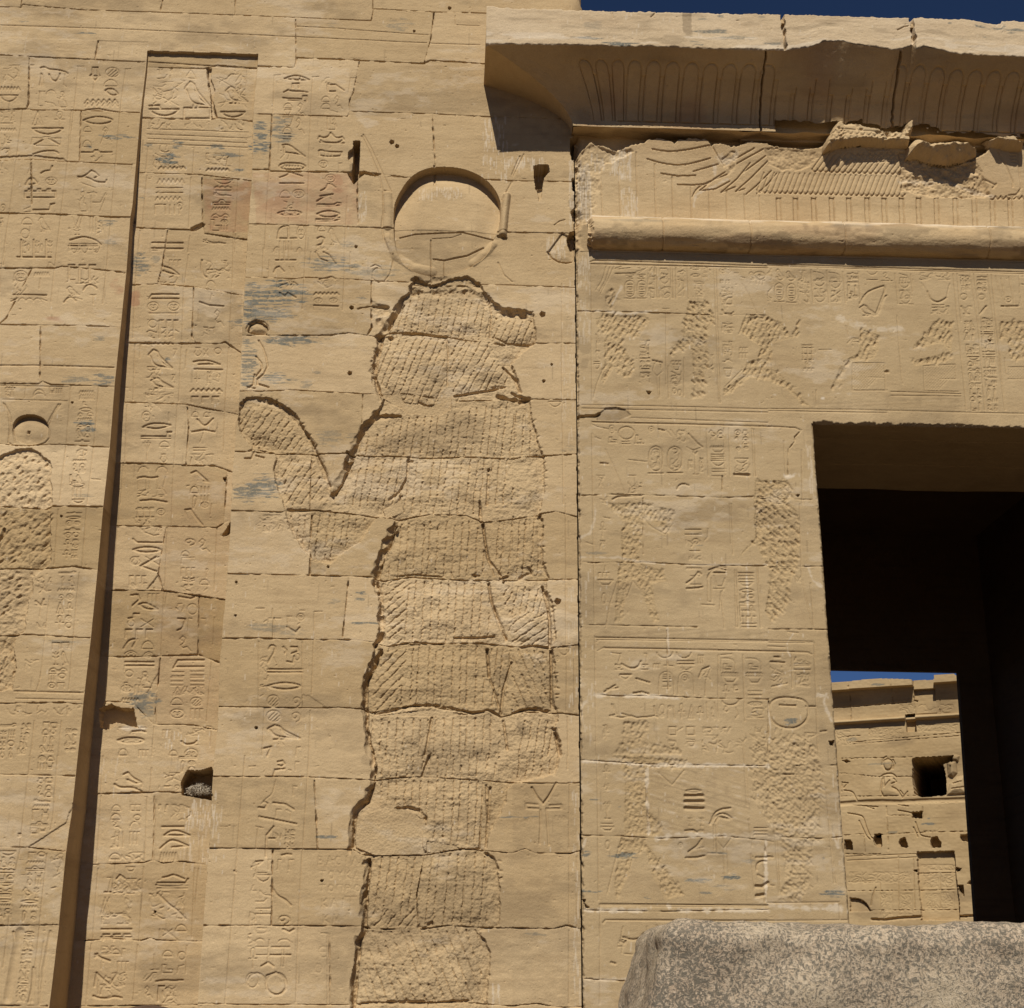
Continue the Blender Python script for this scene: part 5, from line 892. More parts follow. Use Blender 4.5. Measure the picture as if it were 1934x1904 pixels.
draw(f, '31', '''K 0,90 1190,130 1934,153;K 0,102 1190,142 1934,165;L 0,1185 640,1190 1934,1222;L 0,1200 900,1215;L 340,1060 362,1165;K 0,1318 205,1328 240,1345;L 325,135 345,385;L 445,140 462,385;L 565,150 590,385;L 685,150 700,385;L 960,165 985,390;L 1080,170 1095,300;L 1400,165 1500,1195;L 1430,165 1460,520;L 1530,165 1590,560 1640,1195;L 1555,170 1620,560 1650,900;L 1660,170 1790,1195;L 1690,170 1720,500 1800,1195;L 1895,165 1920,400;
cart 48 235 75 130;cart 140 240 75 130;bird 60 130 60 60;nb 62 190 60 24;bird 140 145 55 50;nb 145 195 60 24;Q 230 140 60 80 8;Q 230 230 80 150 14;L 345,150 400,155 432,180 432,215;Q 355 190 70 40 5;nb 345 215 92 44;Q 350 280 90 60 7;nb 350 335 88 44;L 462,155 520,160 545,185 545,220;Q 475 195 60 40 5;nb 465 225 90 48;Q 480 295 70 80 9;T 640 155 640 380 80 121;L 750,150 765,170 810,170 825,150;bar 750 205 80 10;cob 860 155 60 55;bar 860 210 80 16;L 995,165 1050,180 1065,210;nb 995 235 75 36;L3 1000 195 60 30;Q 1000 290 75 60 8;nb 1000 350 80 40;L 980,390 1100,395;Q 1130 160 260 50 14;nb 1250 150 80 40;L 1160,235 1200,290 1220,360 1265,385 1300,385 1350,350 1360,290 1375,240;W 1205,300 1225,355 1270,378 1310,372 1350,345;bar2 1240 400 90 20;Q 1230 410 140 60 14;L 1445,180 1500,185 1515,250;T 1490 180 1495 310 70 122;T 1615 185 1620 310 70 123;o 1455 315 50 45;o 1590 320 50 40;Q 1470 410 70 60 7;W 1460,410 1500,460;W 1650,410 1600,470;
W 695,390 740,310 800,280 875,255 890,280 850,380 820,460;W 895,330 875,345 835,470 800,478;bird 690 400 140 80;L 720,340 700,370;p 640 660 50 20;bar 255 700 80 10;bar3 258 725 85 90;v3 262 720 75 100;kh 285 825 40 34;L3 270 880 80 20;L 590,560 610,640;L 385,740 480,738;L 975,480 1010,950 1020,1000;L 600,690 640,650 690,655;L 640,840 640,1045 900,1045;L 640,840 880,840 890,1045;L 760,945 880,950;L 1175,860 1185,1050;L 1185,1050 1440,1055;L 1415,850 1420,960 1305,958;L 1180,860 1410,850;L 930,1085 1460,1090;L 930,1055 1460,1072;L 365,1045 365,1160;L 1790,800 1800,920 1815,930;L 1815,870 1934,870;L 1815,960 1934,960;
L 1720,185 1750,300 1790,400;L 1820,190 1860,390;L 1760,200 1800,380;ra 1790 340 50 40;W 1765,410 1890,410;T 1520 520 1530 690 80 124;L3 1520 740 60 30;T 1545 700 1580 1190 90 125;T 1650 520 1700 1190 90 126;Q 1620 500 80 90 12;D 890,905 905,905;
Q 0 130 30 240 10;Q 1900 170 34 240 6;L 120,1430 135,1690;L 255,1500 262,1900;Q 0 1740 160 160 26''')
draw(f, '22', '''L 612,0 625,900;L 1660,0 1670,380;L 1645,0 1655,300;ankh 665 135 40 110;Q 670 280 30 60 4;L 560,290 620,310;L 690,100 740,110;bar2 1310 195 120 36;Q 1315 265 110 60 7;L 1480,190 1480,250 1455,275;bar 1340 350 80 10;Q 1340 390 90 30 5;L 1000,60 1010,150 1160,230 1215,150;L 705,470 700,510;L3 655 520 80 30;cup 650 575 115 34;o 680 675 30 80;L 795,590 740,760 710,935;L 915,580 870,700;L 920,590 960,640;n 1320 480 110 12;W 1320,598 1370,565 1410,515 1430,530;L 1350,545 1420,545;W 1320,640 1400,635 1440,628;bar 1350 605 80 6;W 1480,560 1500,510 1560,470 1615,480;W 1490,500 1540,480 1615,500;W 1500,520 1610,520;L 1480,540 1480,735 1510,740 1505,560;L 1525,540 1550,620 1590,620 1610,560;L 1520,640 1605,640 1580,670 1605,935;L 1580,660 1570,800;L 1430,760 1530,765;
L 1685,500 1695,930;L 1700,500 1710,930;L 1850,475 1880,935;L 1865,475 1890,930;bar 1710 518 115 8;n 1712 540 112 10;n 1715 565 108 10;cup 1715 590 108 26;T 1775 640 1780 800 110 131;n 1725 800 110 12;L3 1730 850 110 36;bar2 1735 905 110 25;
L 625,1000 640,1900;K 630,1010 1200,1020 1934,1032;L 640,1025 1934,1042;K 700,1088 1934,1112;L 700,1080 650,1110;L 640,1042 660,1025;
L 750,1125 820,1135;L 825,1130 805,1200;L 1000,1130 1020,1135 1015,1190;W 830,1210 870,1235 920,1245 960,1225 975,1190;st 785,1215;bar2 780 1215 55 36;bar2 975 1215 55 36;o 790 1220 35 20;o 980 1215 30 20;arc 1095 1165 120 -42;arc 1245 1165 110 -42;L3 1070 1210 50 30;L 1150,1220 1220,1225;bar2 1250 1188 125 22;Q 1240 1240 130 14 4;L3 1410 1145 40 60;
L 1110,1440 1112,1310 1135,1275 1175,1265 1210,1285 1222,1330 1225,1440;L 1255,1440 1258,1310 1280,1278 1320,1265 1360,1285 1372,1330 1378,1440;bar3 1140 1290 60 30;bar2 1140 1345 60 35;ra 1285 1290 40 44;W 1415,1310 1440,1250 1490,1230;cob 1420 1240 80 90;L 1465,1330 1460,1450;L 1500,1240 1470,1330;W 820,1290 900,1290;L 810,1300 860,1325 905,1290;W 940,1320 1040,1350;W 700,1420 780,1370;W 720,1400 800,1390;W 920,1430 980,1420 1030,1435;
L 1560,1140 1560,1630;L 1745,1140 1760,1640;L 1575,1140 1660,1135;L 1580,1180 1580,1260;L 1580,1168 1640,1165 1685,1190 1690,1260;st 1600 1210 60 40;n 1585 1275 120 10;n 1585 1290 120 10;cup 1590 1305 115 40;L 1765,1168 1830,1165 1880,1190 1885,1250;st 1790 1210 70 40;n 1770 1275 120 10;n 1770 1292 120 10;cup 1775 1305 115 44;ankh 1595 1365 45 95;Q 1680 1370 40 40 3;bar2 1785 1415 100 30;arc 1590 1520 120 -30;eye 1785 1495 110 30;Q 1780 1545 120 70 8;L 1690,1540 1710,1590 1690,1620;nw 1600 1530 40 40;
K 755,1515 790,1590 740,1600 830,1615 900,1600 940,1615 1020,1610 1080,1600 1100,1610;K 830,1585 900,1605;K 1075,1530 1085,1590;L 770,1515 785,1560;o 1115 1515 40 70;niwt 1120 1590 30 20;ra 1180 1525 24 24;L 1180,1560 1180,1620;L 1220,1530 1230,1620;ankh 1258 1510 45 110;di 1335 1520 50 100;ankh 1400 1530 45 90;L 1470,1500 1480,1620;cob 1500 1540 30 85;L 1530,1500 1560,1630;
Q 690 1675 35 100 6;ankh 690 1670 40 110;p 1185 1685 55 60;p 1320 1685 60 60;L 1180,1785 1230,1790;cup 1180 1795 60 36;L 1320,1780 1380,1785;cup 1325 1795 60 36;L 1240,1720 1290,1690;Q 1440 1690 240 40 9;Q 1440 1750 300 130 16;L 1720,1775 1745,1800 1770,1770;L 1745,1800 1755,1904;Q 1840 1690 94 200 9''')
draw(f, '32', '''L 240,0 255,560 340,940;L 320,600 350,940;L 0,1032 340,1040;L 0,1045 345,1050;K 0,1112 300,1120 330,1135;L 0,1075 130,1080;L 180,1120 185,1390;L 350,1050 380,1904;W 50,1155 90,1158;W 20,1192 125,1198;Q 20 1230 110 130 14;K 30,1380 145,1355;Q 200 1160 120 50 6;bar 200 1248 120 8;bar2 205 1210 110 10;Q 205 1280 110 100 14;p 215 1290 95 80;L 190,540 220,590;L 215,545 245,590;L 255,540 230,580;L 150,965 230,975;
W 10,1560 20,1500 60,1470 120,1460 200,1465 270,1480 305,1520 308,1600 280,1650 220,1690 150,1695 70,1675 20,1620 10,1560;W 90,1520 210,1525;W 290,1530 360,1530;L 280,1730 380,1735 330,1760;W 400,1720 440,1715''')
draw(f, '23', '''L 645,0 650,560 655,1090;L 665,1120 665,1870;L 1755,0 1775,370;L 1770,80 1785,375;L 1790,480 1815,680;L 1805,740 1835,1010;L 1820,760 1830,1000;ankh 690 65 48 100;Q 700 210 30 50 4;lot 680 350 75 120;bar 700 470 45 8;L 675,512 760,514;cup 672 535 98 26;o 708 640 30 65;
r 1315 255 120 18;bar2 1312 300 130 4;D 1310,345 1445,345;D 1310,395 1445,398;D 1312,302 1440,300;sw 1325 465 40 65;sw 1415 465 40 65;W 1310,565 1370,562 1400,578;n 1410 560 40 10;W 1495,515 1540,450 1600,430 1660,470;W 1500,515 1530,430 1590,400 1650,395;W 1540,500 1560,460 1640,475;L 1525,520 1530,700;L 1545,500 1550,740;L 1545,640 1600,700 1655,625;L 1600,700 1610,980;L 1625,690 1640,880;ra 1260 655 28 36;W 1335,725 1400,680 1435,630;L 1360,710 1450,690;W 1315,770 1400,768 1455,755;L 1480,735 1610,738;bar 1830 540 100 8;n 1830 565 100 10;n 1830 590 100 10;W 1845,768 1934,768;W 1860,900 1900,920;W 1850,860 1850,820 1880,795 1920,798;D 1845,985 1890,990 1934,960;D 1850,1058 1905,1050;
L 830,620 790,760 720,1040;L 910,770 880,900;K 665,1122 1100,1122 1934,1130;L 665,1132 1934,1142;K 690,1262 705,1241 1200,1243 1934,1245;L 1110,130 1210,220 1300,110;
L 840,1290 820,1390 840,1390;W 840,1370 900,1390 960,1385 1000,1340;L 1020,1290 1020,1380;L 1090,1280 1130,1305 1190,1300;L 1250,1290 1310,1290;W 820,1400 850,1420 860,1400;L 840,1420 830,1490;L 800,1440 850,1440;L 850,1495 910,1500;W 750,1560 780,1570''')
draw(f, '33', '''L 50,510 85,1030;L 70,600 95,1000;L 440,240 500,960;L 470,600 520,960;W 0,760 35,765;L 0,640 40,650;L 130,140 240,140;L 210,75 280,70;L 0,1110 540,1105;L 540,1120 545,1240;L 0,1245 600,1240;L 0,975 50,980''')
# hacked-out kings and gods
GP = [('21', '630,500 700,470 1000,475 1050,510 960,650 880,640 830,610 830,700 940,880 870,960 840,940 760,880 700,980 670,970 700,800 690,680 720,620 640,560'), ('21', '700,300 760,260 790,340 830,360 740,440 700,410'), ('21', '1330,370 1480,370 1530,520 1500,560 1480,700 1490,880 1460,900 1450,960 1370,960 1370,900 1350,700 1200,785 1175,775 1290,650 1300,520'), ('21', '1370,960 1460,960 1450,1110 1360,1110'),
      ('21', '1745,500 1800,480 1940,490 2040,530 2110,640 2150,560 2170,510 2160,640 2090,660 1960,700 1970,880 2040,930 2130,1050 2260,1170 2200,1160 2050,1020 1960,980 1800,950 1620,1090 1590,1060 1740,930 1770,830 1860,800 1870,720 1780,650 1720,600'), ('31', '700,570 830,620 840,740 800,810 660,830 580,870 555,825 690,760 690,640'), ('31', '1250,520 1395,520 1385,820 1110,865 1090,820 1380,750 1300,690 1090,740 1100,700 1200,600'), ('31', '1745,520 1960,520 1960,820 1830,820 1800,660 1740,640'), ('31', '550,850 600,880 540,1020 470,1030'),
      ('22', '720,-10 990,-10 1240,40 1210,160 1160,230 1040,110 990,130 960,400 980,450 1140,500 1170,580 1060,600 1080,760 1115,890 1060,885 1000,720 940,580 900,560 850,760 830,900 775,900 780,760 800,480 830,400 820,200 860,140 760,60'), ('22', '840,1640 1020,1640 1050,1800 1280,1850 1290,1900 740,1900 830,1800'), ('31', '-100,1720 150,1720 190,1820 150,1910 -110,1910'), ('22', '1850,50 1934,10 1934,180 1880,250 1740,390 1720,380 1830,260'), ('32', '-90,-10 160,-10 230,60 245,250 220,460 170,600 160,760 20,900 -20,800 20,520 -90,300 -110,100'),
      ('23', '750,-5 1340,25 1290,110 1100,100 1015,90 1005,380 1160,560 1080,600 850,600 850,120'), ('23', '820,620 1000,640 1110,780 1310,1050 1160,1090 1060,900 1010,700 910,760 880,900 790,1090 770,960 800,760')]
for k, (tt, po) in enumerate(GP):
    p = f.loc(TT(tt, _pl(po))); sl, D = f.sdist(p, .05)
    f.H[sl] -= .006*sstep(D, 0, .02); f.H[sl] += sstep(D, 0, .02)*.004*(.5*f._n(.05)+.6*f._n(.017))[sl]
    fine = k in (9, 10, 14, 15)
    pits(f, tt, po, (-38 if k in (2, 3, 11, 12, 13) else 30), 36 if not fine else 30, 44 if not fine else 36, 19 if not fine else 13, 9, .017 if not fine else .011, seed=200+k, jit=.5)
p = f.loc(TT('33', _pl('-130,-150 330,-150 420,100 400,500 350,700 320,1000 250,1090 60,1090 120,900 100,700 0,550 -130,300'))); sl, D = f.sdist(p, .05); f.H[sl] += sstep(D, 0, .03)*.006*(f._n(.05)+f._n(.017))[sl]
pits(f, '33', '-130,-150 330,-150 420,100 400,500 350,700 320,1000 250,1090 60,1090 120,900 100,700 0,550 -130,300', -45, 34, 38, 20, 6, .009, seed=300, jit=.6)
pits(f, '32', '30,1700 320,1700 340,1900 0,1900', 20, 34, 36, 14, 7, .009, seed=301, jit=.6)
# reed-mat thrones
for tt, x0, y0, x1, y1, cx, cy in (('31', 645, 845, 885, 1035, 760, 945), ('31', 1185, 855, 1412, 1045, 1300, 958), ('31', 1818, 872, 1960, 960, 2000, 965)):
    for k in range(int((x1-x0+y1-y0)/22)):
        for s_ in (1, -1):
            L_ = [(x, (y0 if s_ > 0 else y1)+s_*(k*22-(x-x0))) for x in np.linspace(x0, x1, 24)]
            L_ = [q for q in L_ if y0 <= q[1] <= y1 and not (q[0] > cx and q[1] > cy)]
            if len(L_) > 1: f.groove(f.loc(TT(tt, L_)), 5*f.unit, .004)
# worn arrises: crack side, jamb corner, lintel edge
e1 = A-GX0+.010*f._n(.05)+.006*f._n(.017); f.H -= .035*np.clip(1-e1/.018, 0, 1)**2
e2 = np.where(B < LZ, JX-A, 9)+.006*f._n(.05)+.008*np.clip(f._n(.017), 0, 1); f.H -= .02*np.clip(1-e2/.02, 0, 1)**2
e3 = np.where(A > JX+.003, B-LZ, 9)+.012*f._n(.05)+.01*f._n(.017); f.H -= .03*np.clip(1-e3/.022, 0, 1)**2
hole(f, '22', '1040,-860 1,1', 0); hole(f, '31', '1660,660 1690,660 1680,680', .05); hole(f, '32', '460,1790 500,1785 498,1825 470,1820', .08); hole(f, '31', '210,1835 240,1830 230,1850', .04); hole(f, '21', '1015,1050 1055,1055 1035,1075', .04); hole(f, '23', '535,1085 555,1080 550,1110', .06); hole(f, '23', '545,1110 580,1145 560,1150', .05); hole(f, '22', '455,685 500,680 498,850 490,850', .05)
f.sink(f.loc(P_of('21 650,1230 700,1180 780,1170 860,1190 900,1230 800,1280 640,1270')), .012, .004, .004, .02)
f.st[..., 3][f.inside(f.loc(P_of('21 650,1230 700,1180 780,1170 860,1190 900,1230 800,1285 640,1275')))[0]] += .55*f.inside(f.loc(P_of('21 650,1230 700,1180 780,1170 860,1190 900,1230 800,1285 640,1275')))[1]
def mortar(f, sx, w, k=1.0):
    p = f.loc(P_of(sx)); sl, D = f.dist(p, w*3)
    if sl is None: return
    D = D+w*.8*f._n(.05)[sl]+w*.6*f._n(.017)[sl]
    v = f.st[sl][..., 1]; np.maximum(v, k*np.clip(1.3-D/w, 0, 1), out=v)
for sx, w, k in (('22 600,1445 1100,1452 1250,1470', .016, .6), ('22 1290,1370 1330,1450', .012, .6), ('23 530,40 760,48 1060,65 1330,70 1940,78', .014, .6), ('23 1020,90 1018,300 1035,580', .012, .55), ('23 1100,620 1260,590 1600,600', .018, .6), ('23 560,1165 1010,1165', .018, .6), ('23 1180,1130 1190,1170 1934,1165', .016, .55), ('23 1915,640 1920,1100', .012, .6), ('22 630,0 625,120 590,220 520,250', .012, .4), ('22 1770,470 1780,650 1785,930', .008, .5), ('22 1175,940 1185,1120', .009, .5), ('21 510,445 700,445 860,470 1100,440', .012, .55), ('21 830,260 790,330 760,390', .012, .5), ('31 540,495 700,560 850,590 1000,570', .03, .45), ('33 0,1120 200,1150 540,1150', .02, .6), ('33 490,580 530,700', .014, .5), ('32 300,480 340,580 400,620', .012, .5), ('22 1300,460 1934,455', .006, .4), ('23 560,1690 850,1690', .014, .45), ('32 440,1440 420,1500 480,1640', .012, .5), ('31 130,1690 190,1690', .02, .7), ('22 520,400 800,405 960,430 1150,455', .010, .4), ('32 290,470 300,475', .02, .5), ('23 560,620 530,700', .01, .5), ('32 380,1440 450,1460', .015, .5), ('32 145,1050 150,1110 170,1150', .007, .5), ('32 190,980 150,1040', .007, .5), ('32 0,1500 20,1700 10,1800', .006, .5), ('22 525,1540 560,1490', .01, .45)):
    mortar(f, sx, w, k)
for x, y in ((1700, 1690),): pass
for tt, x, y, r in (('31', 185, 1693, 22), ('31', 45, 1080, 16), ('31', 415, 1108, 14), ('21', 355, 160, 8)): mortar(f, '%s %d,%d %d,%d' % (tt, x-r*.4, y, x+r*.4, y), r*.6*f.unit, .75)
blots(f, 0, [('23', 850, 745, 130, 30, .9), ('23', 570, 745, 50, 30, .8), ('23', 640, 1020, 130, 16, .9), ('23', 1420, 940, 120, 16, .9), ('23', 1640, 915, 90, 24, 1), ('23', 940, 990, 70, 12, .7), ('23', 1540, 980, 100, 10, .6), ('23', 1470, 1035, 60, 10, .7), ('23', 1640, 1008, 60, 8, .5), ('23', 1560, 735, 70, 12, .6), ('23', 1000, 1068, 60, 14, .7), ('33', 500, 1040, 130, 30, 1), ('32', 180, 1645, 60, 36, .9), ('22', 640, 370, 140, 16, .5), ('22', 1400, 315, 90, 10, .5), ('23', 640, 330, 60, 8, .7), ('22', 760, 600, 1, 1, 0), ('23', 815, 380, 20, 12, .7), ('23', 1790, 790, 60, 20, .5), ('33', 420, 775, 14, 12, .6)], sa=.09, sb=.012)
f.streaks(1, TT('21', [(500, 0), (600, 700)]), 70, 41, .5); f.streaks(1, TT('31', [(290, 1450), (345, 1800)]), 30, 42, .6); f.streaks(1, TT('22', [(500, 500), (620, 1800)]), 30, 43, .5); f.streaks(1, TT('33', [(480, 100), (600, 800)]), 24, 44, .5)
blots(f, 3, [('21', 540, 700, 60, 260, .35), ('21', 980, 480, 500, 40, .25), ('31', 350, 540, 200, 50, .2), ('31', 1300, 900, 260, 60, .2), ('31', 320, 1500, 40, 260, .25)], sa=.3, sb=.1, cut=0)
f.part[f.B > LZ+.11, :] = 1
f.part[:, f.A <= JX] = np.where((f.B > 6.51)[:, None], 1, 0)
door = (A > JX+st*.4) & (B < LZ-st*.4); f.keep &= ~door
f.st[..., 3] = np.maximum(f.st[..., 3], .40*sstep(f.noise(1.1, .35, 201)+.5*f.noise(.3, .1, 202)+.25*f.noise(.07, .04, 203), .25, 1.0))
f.st[..., 1] = np.maximum(f.st[..., 1], .25*sstep(f.noise(.8, .3, 204)+.6*f.noise(.16, .05, 205)+.3*f.noise(.04, .02, 206), .45, 1.1))
nm_ = {0: 'door_jamb', 1: 'lintel'}
for k, (tt, po) in enumerate(GP):
    if k in (1, 3, 8, 10): continue
    sl, M = f.inside(f.loc(TT(tt, _pl(po)))); v = f.part[sl]; v[M] = 10+k; nm_[10+k] = 'hacked_figure'
rs_ = random.Random(6)
for _ in range(420):
    f.pit(rs_.uniform(1.1, 5), rs_.uniform(1, 8), rs_.random()*3, rs_.uniform(.004, .011), rs_.uniform(.004, .007), rs_.uniform(.003, .008))
f.streaks(1, TT('20', [(500, 1904), (2600, 7600)]), 260, 81, .55, w=.0035, lmin=.004, lmax=.03)
f.streaks(3, TT('20', [(500, 1904), (2600, 7600)]), 120, 82, .5, w=.006, lmin=.02, lmax=.16)
# slanting bedding in two of the blocks
for po, ta in (('23 1045,90 1760,90 1800,330 1800,600 1110,590 1040,430', .27), ('33 330,60 535,60 560,580 400,440', .27), ('32 0,1150 470,1130 480,1460 0,1470', -.25), ('31 430,1060 1470,1090 1470,1190 300,1180', -.07), ('22 640,940 1934,950 1934,1020 640,1000', -.1)):
    sl, M = f.inside(f.loc(P_of(po))); vv = (B[sl[0]]+ta*A[:, sl[1]])/.016; rgb = np.random.default_rng(3).random(4000)
    nn = np.interp(vv-vv.min(), np.arange(4000), rgb); nn = nn*(.6+.4*f._n(.05)[sl])
    f.st[sl][..., 1][:] = np.maximum(f.st[sl][..., 1], np.where(M, .42*sstep(nn, .45, .9), 0)); f.st[sl][..., 3][:] = np.maximum(f.st[sl][..., 3], np.where(M, .35*sstep(.35-nn, 0, .3), 0))
f.build({k: v for k, v in nm_.items() if k < 10}, M_GATE, gate)
f.build({k: v for k, v in nm_.items() if k >= 10}, M_HACKG, gate)

# frieze course with the winged disc, flaring gently
def fr_base(a, b): return .12*np.clip((b-8.42)/.9, 0, 1.2)**2
f = Face(GX0, GX1, 8.079, 9.42, .0062, seed=31, base=fr_base)
A, B = f.A[None, :], f.B[:, None]
f.weather(); f.H += fr_base(A, B)*np.ones_like(f.H)
TOPL = pts(('20', '440,1230 480,1190 590,1078 640,1095 700,1112 770,1142 880,1112 1000,1068 1100,1042 1160,1050 1225,1072 1300,1050 1400,1045 1480,1060 1510,1092 1600,1090 1700,1112 1800,1068 1870,1070 1934,1092'), ('30', '120,1112 260,1132 420,1112 560,1108 700,1100 760,1088 830,1085 950,1112 1080,1142 1220,1162 1330,1220 1440,1240 1560,1210 1640,1150 1700,1102 1800,1095 1934,1098 2400,1110'))
pt_ = f.loc(TOPL); yt = np.interp(f.A, pt_[:, 0], pt_[:, 1])[None, :]
over = B-yt+.012*f._n(.05)+.008*f._n(.017)
f.H -= .16*sstep(over, -.006, .05)
for sx in ('20 665,1160 688,1660', '20 805,1230 822,1660', '20 938,1150 952,1665', '20 1078,1240 1090,1670', '20 1210,1340 1220,1670', '20 1352,1400 1358,1675', '20 1490,1440 1495,1680', '20 1622,1450 1625,1680', '20 1755,1470 1765,1690', '20 1870,1480 1880,1690', '20 530,1200 530,1600'): f.groove(f.loc(P_of(sx)), 7*f.unit, .009)
for x in (65, 192, 330, 465, 595, 733, 862, 992, 1122, 1258, 1400, 1545, 1682, 1815, 1940):
    sl, M = f.inside(f.loc(TT('30', [(x, 1495), (x+34, 1495), (x+44, 1740), (x+10, 1740)])))
    if sl is None: continue
    f.H[sl] -= np.where(M, .009, 0)
    for dx in (0, 34): f.groove(f.loc(TT('30', [(x+dx, 1495), (x+dx+10, 1740)])), 7*f.unit, .010)
for sx in ('20 1060,1125 1180,1147 1330,1132 1500,1095 1512,1100', '20 1020,1200 1130,1235 1280,1250 1400,1225 1500,1195', '20 1125,1310 1250,1330 1390,1325', '20 1370,1295 1560,1240', '20 1250,1395 1360,1400 1490,1385', '20 1430,1440 1540,1427 1645,1370', '20 1420,1440 1530,1350 1610,1300', '20 1585,1450 1700,1352 1800,1230', '20 1580,1455 1690,1410', '20 1690,1447 1800,1350 1934,1215', '20 1770,1467 1850,1400 1960,1290', '20 1850,1462 1934,1390 2000,1310', '20 1700,1235 1900,1125', '20 1690,1200 1830,1120', '20 1750,1300 1934,1165', '20 1690,1447 1760,1425', '20 1360,1490 1390,1430 1450,1390 1640,1310 1560,1190 1510,1100'): f.groove(f.loc(chaikin(P_of(sx), 2, 60)), 6.5*f.unit, .013)
def feathers(tt, x0, x1, p0, y0, slope, lean, rise):
    x = x0
    while x < x1:
        y = y0+slope*(x-x0)
        f.groove(f.loc(TT(tt, [(x, y-18), (x+6, y-4), (x+p0*.4, y+4), (x+p0*.75, y-2), (x+p0, y-16)])), 8*f.unit, .014)
        f.groove(f.loc(TT(tt, [(x, y-15), (x+lean*.5, y-rise*.55), (x+lean, y-rise)])), 7*f.unit, .010)
        x += p0
feathers('30', -80, 1010, 38.5, 1452, .028, 52, 150); feathers('30', 335, 985, 42, 1295, .03, 85, 135); feathers('30', 1680, 1934, 40, 1500, 0, 10, 10)
for r_, (y, xa, xb) in enumerate(((1130, 740, 900), (1165, 640, 960), (1195, 560, 960), (1218, 690, 960))):
    x = xa-r_*8
    while x < xb:
        f.groove(f.loc(TT('30', [(x, y-14), (x+8, y), (x+22, y+3), (x+36, y), (x+44, y-14)])), 8*f.unit, .009); x += 45
for sx in ('30 1758,1180 1800,1260 1850,1380 1850,1410', '30 1820,1475 1880,1470 1915,1420 1910,1380', '30 1850,1490 1900,1450', '30 1890,1110 1890,1200 1910,1370', '30 1560,1330 1640,1360 1720,1400', '30 1700,1420 1725,1390', '30 1740,1150 1760,1200', '30 1830,1130 1870,1130', '30 1830,1150 1872,1155', '30 1835,1175 1880,1180', '30 1840,1200 1885,1205', '30 1845,1225 1890,1230'): f.groove(f.loc(P_of(sx)), 9*f.unit, .011)
for sx, d, am in (('30 980,1150 1080,1140 1220,1165 1440,1240 1570,1215 1640,1350 1700,1480 1550,1500 1250,1500 1150,1480 1000,1440 990,1330', .02, .02), ('30 -30,1120 120,1110 360,1150 380,1190 300,1270 230,1300 100,1290 0,1240', .012, .012), ('20 1560,1190 1690,1130 1720,1180 1680,1300 1640,1350 1600,1290', .01, .012), ('20 480,1190 600,1080 780,1140 900,1110 940,1150 700,1250 600,1700 490,1700', .015, .009)):
    sl, D = f.sdist(f.loc(P_of(sx)), .08); D = D+.02*f._n(.05)[sl]; m = sstep(D, -.002, .02)
    f.H[sl] -= m*d; f.cut[sl] *= 1-m; f.H[sl] += m*am*(.6*f.noise(.09, .06, 81)+.5*f._n(.05)+.4*f._n(.017))[sl]
e1 = A-GX0+.02*f._n(.05)+.006*f._n(.017)+.03*f.noise(.2, .15, 66); f.H -= .10*np.clip(1-e1/.07, 0, 1)**2
blots(f, 3, [('20', 545, 1500, 60, 340, .6), ('20', 560, 1800, 60, 160, .5), ('20', 700, 1160, 120, 60, .4)], sa=.12, sb=.1, cut=0)
f.streaks(1, TT('20', [(500, 1200), (600, 1650)]), 130, 51, .75); f.streaks(1, TT('20', [(740, 1120), (900, 1330)]), 80, 52, .85); f.streaks(1, TT('20', [(820, 1400), (960, 1660)]), 60, 53, .7); f.streaks(1, TT('20', [(600, 1150), (700, 1260)]), 20, 54, .7)
mortar(f, '20 1640,1350 1560,1390 1390,1470 1370,1560', .012, .5); mortar(f, '20 1560,1190 1640,1220 1690,1160', .03, .4); mortar(f, '20 1530,1250 1530,1310', .02, .5); mortar(f, '30 1000,1370 1350,1370 1700,1490', .02, .35)
f.tone += .04*f.noise(.4, .3, 61)
yw = f.loc(P_of('20 1000,1200 1500,1480'))
wing = f.inside(f.loc(P_of('20 1000,1040 1934,1090 3900,1240 3868,1500 1934,1490 1400,1470 1000,1250')))
f.part[wing[0]][wing[1]] = 1
f.build({0: 'frieze', 1: 'winged_disc_relief'}, M_CORNICE, gate)

# roll moulding
TX0 = 1.19
f = Face(TX0, GX1, 0, .62, .0062, seed=41)
f.weather(1.2); f.H += .004*f.noise(.3, .05, 7)
A, B = f.A[None, :], f.B[:, None]
for sx in (1.9, 2.72, 3.62, 5.0): f.cut = np.maximum(f.cut, .012*np.clip(1-(np.abs(A-sx+.01*f.noise(.2, .2, 9))/.010)**2, 0, 1))
e = A-TX0+.03*f._n(.05)+.01*f._n(.017); f.H -= .06*np.clip(1-e/.05, 0, 1)
f.st[..., 1] = .7*sstep(B, .40, .5)*sstep(f.noise(.5, .05, 12)+.5*f.noise(.12, .03, 13), .0, .5)
f.st[..., 0] = .4*sstep(B, .36, .44)*sstep(f.noise(.5, .06, 15), .25, .6)
f.st[..., 2] = .14*sstep(f.noise(.5, .12, 14), .1, .5); f.st[..., 3] = .5*sstep(f.noise(.3, .2, 18)+.5*f.noise(.05, .04, 19), .0, .6)
RT = .165
def torus_map(A, B, H):
    t = B/.62*math.pi*1.12-math.pi*.62; r = RT+H
    return np.stack([A, -.015-np.cos(t)*r, 8.262+np.sin(t)*r], -1)
f.build({0: 'torus_moulding'}, M_CORNICE, gate, torus_map)

